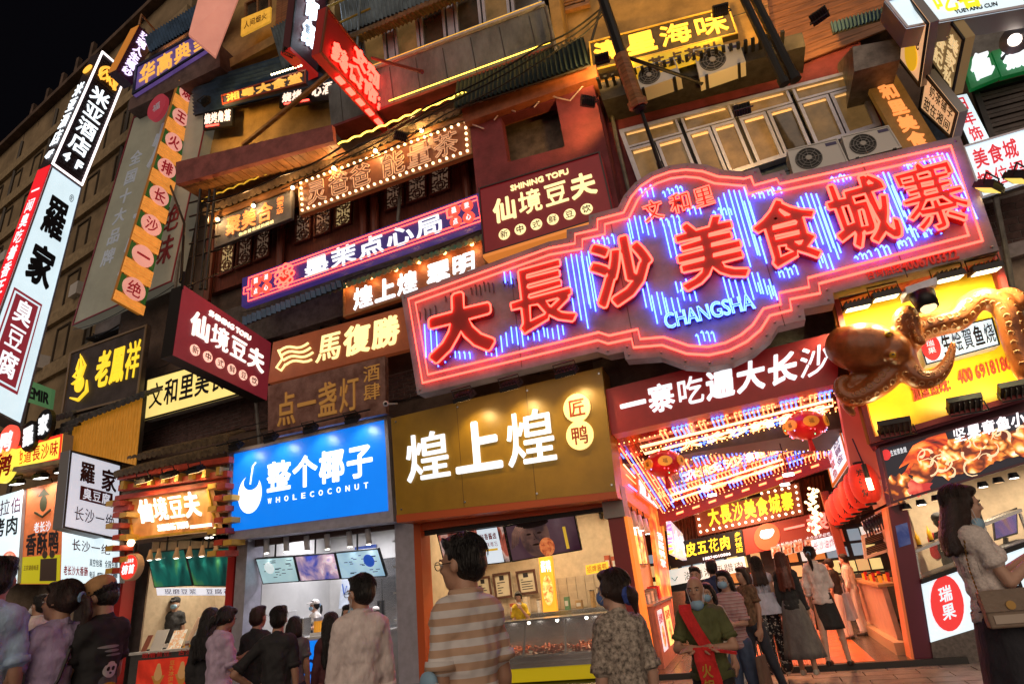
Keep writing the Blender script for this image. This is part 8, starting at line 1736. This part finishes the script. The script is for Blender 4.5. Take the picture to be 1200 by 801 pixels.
t, S, hp, W_, s = person('young man in a tan cap and black t-shirt with a panda print, looking down', 127, 677, 3.35, 30, hair='short', cap_=cl('tan', (.42,.23,.10)), tilt=22, build_=.88, arms=('phone','phone'), head_turn=34, top=('tee', print_mat('panda_print', (.018,.018,.02), [((c_[0], c_[1], c_[2]*1.07+.09), r_, k_) for c_, r_, k_ in [((.0,-.12,1.235),(.075,.3,.010),(.26,.26,.28)), ((.02,-.12,1.21),(.055,.3,.009),(.24,.24,.26)), ((.04,-.12,1.185),(.06,.3,.008),(.24,.24,.26)), ((.03,-.12,1.03),(.07,.3,.05),(.10,.10,.11)), ((.03,-.12,1.10),(.055,.3,.05),(.62,.60,.6)), ((-.015,-.12,1.145),(.02,.3,.02),(.02,.02,.02)), ((.075,-.12,1.145),(.02,.3,.02),(.02,.02,.02)), ((.01,-.12,1.105),(.013,.3,.014),(.02,.02,.02)), ((.05,-.12,1.105),(.013,.3,.014),(.02,.02,.02)), ((.03,-.12,1.08),(.010,.3,.007),(.02,.02,.02)), ((.03,-.12,.99),(.08,.3,.04),(.5,.33,.02))]])), bottom=('pants', DJ), vox=.010); phone(t, S, W_)
person('stall man far back in a white shirt behind the lavender woman', 50, 697, 8.5, 40, top=('shirt', WHT), bottom=('pants', BLKC), mask=(MASKW,'on'), vox=.02)
person('woman in black with long hair half hidden behind the girl in lilac', 247, 712, 5.2, -20, sex='f', hair='long_back', top=('long', BLKC), bottom=('pants', BLKC), vox=.018)
t, S, hp, W_, s = person('girl in a pale lilac loose blouse looking down at her phone, hair pinned up', 262, 711, 4.9, -62, sex='f', hair='bun', arms=('phone','phone'), top=('loose', cl('lilac', (.52,.41,.55))), bottom=('skirt', cl('lilac', (.52,.41,.55))), tilt=18, vox=.014, extra={'tie': BLK}); phone(t, S, W_, WHT)
person('boy in a black t-shirt and khaki trousers waiting at the coconut counter', 303, 711, 5.3, -38, top=('tee', BLKC), bottom=('pants', KHK), vox=.014, hairm=HAIRB)
person('man in a black t-shirt with a hand on his hip, facing the coconut counter', 327, 711, 4.7, -12, top=('loose', BLKC), bottom=('pants', KHK), arms=('hip','down'), vox=.013)
person('person with dark hair mostly hidden between the two men in black', 345, 722, 5.6, -10, top=('tee', cl('grey', (.12,.12,.13))), bottom=('pants', DJ), hair='bob', vox=.02)
t, S, hp, W_, s = person('woman with very long black hair and a maroon checked skirt, phone in hand', 388, 717, 5.0, 12, sex='f', hair='long_back', top=('long', cl('dark_maroon', (.07,.02,.025))), bottom=('skirt', cl('maroon_check', (.20,.06,.055), noise_=.4)), arms=('down','hold'), vox=.014); phone(t, S, W_)
person('masked woman whose face shows beside the long haired woman', 409, 708, 6.1, 150, sex='f', hair='bob', top=('tee', cl('grey', (.12,.12,.13))), mask=(MASKB,'on'), vox=.02)
person('man in a pale pinkish white shirt with rolled sleeves and glasses, seen from behind', 422, 674, 3.75, 4, top=('shirt', cl('pink_white', (.64,.56,.54))), bottom=('pants', DJ), mask=(MASKB,'low'), glasses=True, vox=.011, head_turn=36, build_=1.0)
t, S, hp, W_, s = person('man with glasses in a white and tan striped polo, blue mask on his arm', 540, 628, 2.6, 30, top=('polo', band_mat('stripe_polo', [(0,(.58,.38,.26)),(.5,(.74,.71,.70))], 'Z', .058)), bottom=('pants', DJ), glasses=True, vox=.010, head_turn=30, build_=.86, arms=('down','down'))
e = W_[0][1]+S(-.055,-.01,.03); o = MB().ell(e, (.03,.06,.04), 12, 8).build('face_mask', MASKB, t, True); MB().tube([e+S(0,.06,0), e+S(.05,.05,-.03), e+S(.07,-.05,-.03), e+S(0,-.06,0)], .003, 4).build('ear_loop', MASKW, o)
person('woman in a cream flecked blouse with a blue scrunchie and blue mask', 715, 668, 3.1, 18, sex='f', hair='bun', hairm=HAIRB, top=('loose', M('flecked_cloth', (.42,.36,.30), .9, noise_=.75, nscale=45, bump=.3)), bottom=('pants', DJ), mask=(M('mask_blue_bright', (.10,.20,.50), .8),'on'), vox=.010, head_turn=40, skin=SKINP)
# bald man with red sashes
t, S, hp, W_, s = person('bald man in an olive polo with red sashes, mask under his chin', 812, 675, 4.15, 168, hair='bald', top=('polo', cl('olive', (.09,.10,.035))), bottom=('pants', BLKC), arms=('cross','cross'), mask=(MASKB,'low'), vox=.010, build_=1.12)
SASH = cl('sash_red', (.55,.02,.02)); mb = MB()
P_ = [S(.11,.06,1.475), S(.10,.125,1.42), S(.04,.150,1.28), S(-.04,.165,1.12)]
mb.add(sum([[p+S(-.055,0,0), p+S(.055,0,0), p+S(.055,.014,0), p+S(-.055,.014,0)] for p in P_], []), sum([[(4*i,4*i+1,4*i+5,4*i+4),(4*i+1,4*i+2,4*i+6,4*i+5),(4*i+2,4*i+3,4*i+7,4*i+6),(4*i+3,4*i,4*i+4,4*i+7)] for i in range(3)], [])+[(0,3,2,1),(12,13,14,15)]); mb.build('sash', SASH, t)
mb = MB(); P_ = [S(-.03,.29,1.15), S(-.03,.31,1.05), S(-.05,.30,.90), S(-.03,.29,.74)]
mb.add(sum([[p+S(-.085,0,0), p+S(.085,0,0), p+S(.085,.02,0), p+S(-.085,.02,0)] for p in P_], []), sum([[(4*i,4*i+1,4*i+5,4*i+4),(4*i+1,4*i+2,4*i+6,4*i+5),(4*i+2,4*i+3,4*i+7,4*i+6),(4*i+3,4*i,4*i+4,4*i+7)] for i in range(3)], [])+[(0,3,2,1),(12,13,14,15)]); hs = mb.build('hanging_sash', SASH, t)
Qs = Quad(S(.05,.325,1.06), S(-.11,.325,1.06), S(-.11,.325,.78), S(.05,.325,.78)); Qs.n = Vector((0,1,0)); chars(Qs, '火锅', (.2,.05,.8,.95), GOLD, t, .001, .004, .02, vert=True)
MB().tube([S(-.24+.036*math.cos(a*.785)*1,.07+.0*a,1.12+.036*math.sin(a*.785)) for a in range(8)], .008, 5, closed=True).build('wristband', BLK, t)
MB().hexa([S(-.02,.26,1.13), S(-.30,.32,1.09), S(-.30,.36,1.09), S(-.02,.32,1.13), S(-.02,.26,1.15), S(-.30,.32,1.11), S(-.30,.36,1.11), S(-.02,.32,1.15)]).build('flyers', SASH, t)
GP = 'people in the arcade passage'
person('young man with tousled hair standing behind the bald man', 813, 664, 7.2, 170, top=('tee', BLKC), vox=.02, group=GP, z0=.1)
person('man with black hair facing away, behind the bald man', 832, 656, 7.6, 10, top=('tee', NVY), vox=.02, group=GP, z0=.1)
person('masked woman in pale clothes close behind the bald man', 826, 683, 5.0, 165, sex='f', hair='bob', top=('loose', cl('cream', (.48,.42,.34))), bottom=('pants', JEAN), mask=(MASKB,'on'), vox=.016, group=GP)
t, S, hp, W_, s = person('woman with a blue mask and shoulder length hair in a pink checked blouse', 846, 668, 5.4, 158, sex='f', hair='long', top=('loose', band_mat('pink_check', [(0,(.50,.30,.30)),(.5,(.36,.16,.18)),(.7,(.55,.42,.42))], 'Z', .03)), bottom=('pants', JEAN), mask=(MASKB,'on'), vox=.014, group=GP, arms=('hold','down'), skin=SKINP)
handbag(t, S, (-.26,.1,.62), .13, .17, cl('brown_bag', (.16,.10,.07)), label='brown paper coloured tote hanging beside the woman in the pink checked blouse')
person('brown haired woman in brown passing behind the masked women', 868, 664, 7.0, 130, sex='f', hair='bob', hairm=HAIRB, top=('tee', cl('brown_pattern', (.16,.09,.05), noise_=.6, nscale=40)), bottom=('pants', DJ), vox=.018, group=GP, walk=1, z0=.1)
DOT = ramp_mat('polka_dots', [(.30,(.6,.55,.5)),(.34,(.015,.015,.02))], 22, 0, 'voro')
t, S, hp, W_, s = person('woman in a pale blue camisole and polka dot trousers with a cream shoulder bag', 884, 652, 8.2, 4, sex='f', hair='long', hairm=HAIRB, top=('vest', cl('ice_blue', (.42,.44,.55))), bottom=('wide', DOT), shoes=M('cream_shoe', (.5,.45,.38), .5), vox=.013, group=GP, walk=.6, skin=SKINP, z0=.1)
mbp = MB(); N = 32; vs = []
for j in range(4):
    for k in range(N): a = 2*math.pi*k/N; r_ = 1+.05*math.sin(a*7)*j/3; vs.append(S((.17+.045*j)*r_*math.cos(a), (.13+.035*j)*r_*math.sin(a), 1.16-.10*j))
mbp.add(vs, [(j*N+k, j*N+(k+1)%N, (j+1)*N+(k+1)%N, (j+1)*N+k) for j in range(3) for k in range(N)]).build('peplum', cl('ice_blue', (.42,.44,.55)), t, True)
handbag(t, S, (.02,-.19,.92), .11, .09, cl('cream_leather', (.60,.42,.33)), shoulder=(.12,-.02,1.42), label='cream quilted shoulder bag on the back of the polka dot woman').rotation_euler[2] += R(90)
t, S, hp, W_, s = person('woman with long auburn hair, black top and long grey pleated skirt', 913, 647, 8.0, -8, sex='f', hair='long_back', hairm=M('auburn_hair', (.12,.03,.018), .35, noise_=.4, stretch=(6,6,.6)), top=('long', BLKC), bottom=('long_skirt', cl('grey_skirt', (.13,.12,.12))), shoes=M('cream_shoe', (.5,.45,.38), .5), vox=.013, group=GP, walk=-.5, z0=.1)
t, S, hp, W_, s = person('woman in a white blouse and black knee skirt walking with a ponytail', 947, 640, 8.3, -14, sex='f', hair='pony', top=('shirt', cl('pink_white', (.64,.56,.54))), bottom=('short_skirt', BLKC), vox=.013, group=GP, walk=1.1, arms=('side','hold'), shoes=BLK, skin=SKINP, z0=.1)
handbag(t, S, (-.31,.06,.77), .14, .15, ramp_mat('checker_bag', [(.28,(.02,.02,.02)),(.32,(.6,.52,.45))], 16, 0, 'voro'), label='white bag with black dots in the hand of the woman in the white blouse')
handbag(t, S, (.30,.20,.80), .17, .19, cl('pale_pink_bag', (.60,.40,.38)), label='pale pink plastic carrier bag on the arm of the woman in the white blouse')
person('stall worker in a dark cap at the inner right side of the passage', 970, 655, 10.5, 60, top=('tee', BLKC), cap_=BLKC, vox=.02, group=GP, z0=.1)
person('stall worker in pale clothes with a white mask beside the dark capped one', 987, 649, 10.8, 70, top=('shirt', WHT), mask=(MASKW,'on'), vox=.02, group=GP, z0=.1)
# staff
GS = 'shop staff'
person('soy stall worker with a black cap, blue mask and black t-shirt behind the counter', 206, 700, -11.35, 165, top=('tee', BLKC), cap_=BLKC, mask=(MASKB,'on'), vox=.015, group=GS)
person('second soy stall worker in black with a patterned cap, behind the girl in lilac', 276, 708, -11.6, 120, top=('tee', BLKC), cap_=cl('patterned_cap', (.10,.07,.05), noise_=.8, nscale=40), vox=.016, group=GS)
t, S, hp, W_, s = person('coconut shop worker with a white cap, mask and navy apron over a white t-shirt', 369, 703, -11.4, 115, sex='f', hair='pony', cap_=cl('cap_white', (.6,.55,.52)), top=('tee', WHT), mask=(MASKB,'on'), arms=('reach','hold'), vox=.014, group=GS)
mb = MB(); P_ = [S(0,.148,1.32), S(0,.160,1.2), S(0,.150,1.05), S(0,.165,.85), S(0,.17,.65)]; wd = [.07,.13,.15,.17,.18]
mb.add(sum([[p+S(-w,-.05,0), p+S(w,-.05,0), p+S(w*.8,.010,0), p+S(-w*.8,.010,0)] for p, w in zip(P_, wd)], []), sum([[(4*i,4*i+1,4*i+5,4*i+4),(4*i+1,4*i+2,4*i+6,4*i+5),(4*i+2,4*i+3,4*i+7,4*i+6),(4*i+3,4*i,4*i+4,4*i+7)] for i in range(4)], [])+[(0,3,2,1),(16,17,18,19)]); mb.build('apron', NVY, t)
person('coconut shop worker in a white round cap, mostly hidden behind the pinkish shirt', 440, 711, -11.8, 60, sex='f', hair='short', cap_=cl('cap_white', (.6,.55,.52)), top=('tee', WHT), vox=.02, group=GS)
person('duck shop worker in a yellow polo, mask pulled down, behind the glass counter', 607, 693, -11.2, 172, sex='f', hair='bun', top=('polo', cl('yellow_polo', (.60,.42,.02))), mask=(MASKW,'low'), arms=('chin','hold'), tilt=12, vox=.014, group=GS)
RS = cl('red_sleeve', (.50,.02,.03))
for a in (('octopus stall worker in a black cap with red sleeves, seen from behind', 1098, 602, -11.6, 5), ('taller octopus stall worker with red shoulders, standing behind his colleague', 1121, 583, -11.9, 50)):
    t, S, hp, W_, s = person(*a, top=('long' if False else 'tee', BLKC), cap_=BLKC, arms=('hold','hold'), vox=.014, group=GS)
    for (aa, e, w_) in W_: MB().cap(aa, .076*s, aa.lerp(e,.8), .071*s).build('red_sleeve', RS, t, True)
    MB().tube([S(.075*math.cos(k*math.pi/6), -.012+.068*math.sin(k*math.pi/6), 1.44) for k in range(12)], .012, 5, closed=True).build('red_collar', RS, t)
    Qb = Quad(S(-.12,-.142,1.26), S(.12,-.142,1.26), S(.12,-.142,1.20), S(-.12,-.142,1.20)); Qb.n = Vector((0,-1,0)); chars(Qb, '生烩賀鱼烧', (0,0,1,1), WHT, t, .0, .012, .02, joined=True)
# woman with phone, right foreground
t, S, hp, W_, s = person('woman in a white lace blouse and black skirt tapping a phone, mask at chin', 1114, 570, 3.3, -74, sex='f', hair='long', build_=.9, top=('tee', M('lace_blouse', (.78,.70,.66), .9, noise_=.2, nscale=60, bump=.8, bscale=9)), bottom=('long_skirt', cl('black_skirt', (.02,.02,.028))), mask=(MASKB,'low'), arms=('phone_high','phone_high'), vox=.009, skin=SKINP, hairm=HAIRB, tilt=10); phone(t, S, W_)
hb = thing('handbag', 'taupe leather flap bag with a round clasp at the hip of the lace blouse woman', 'bag', t.location, t.rotation_euler[2], local=True)
c = S(.215,.0,.98); TP = M('taupe_leather', (.26,.19,.14), .45, noise_=.15, bump=.2)
def bb(mb, x0, y0, z0, x1, y1, z1): return mb.hexa([c+S(x0,y0,z0), c+S(x1,y0,z0), c+S(x1,y1,z0), c+S(x0,y1,z0), c+S(x0,y0,z1), c+S(x1,y0,z1), c+S(x1,y1,z1), c+S(x0,y1,z1)])
o = bb(MB(), -.04,-.13,-.10,.04,.13,.10).build('bag_body', TP, hb); md = o.modifiers.new('b', 'BEVEL'); md.width = .012; md.segments = 3
o = bb(MB(), .041,-.132,-.01,.052,.132,.105).build('flap', TP, hb); bb(MB(), .041,-.10,-.075,.046,.10,-.03).build('pale_patch', M('pale_patch', (.55,.46,.38), .6), hb)
MB().tube([c+S(.055,.0,.02), c+S(.062,.0,.02)], .026, 14).build('clasp', M('brass', (.5,.3,.1), .3, .8), hb)
mb = MB()
for i in range(16): a = i/15; p = c+S(-.0,-.12,.10); q_ = S(.09,-.03,1.46); mb.ell(p.lerp(q_, a)+S(.05*math.sin(math.pi*a)*.6,-.03*math.sin(math.pi*a),0), (.006,.006,.014), 6, 4)
mb.build('chain_strap', M('brass', (.5,.3,.1), .3, .8), hb)
bpy.data.scenes.remove(TMP)
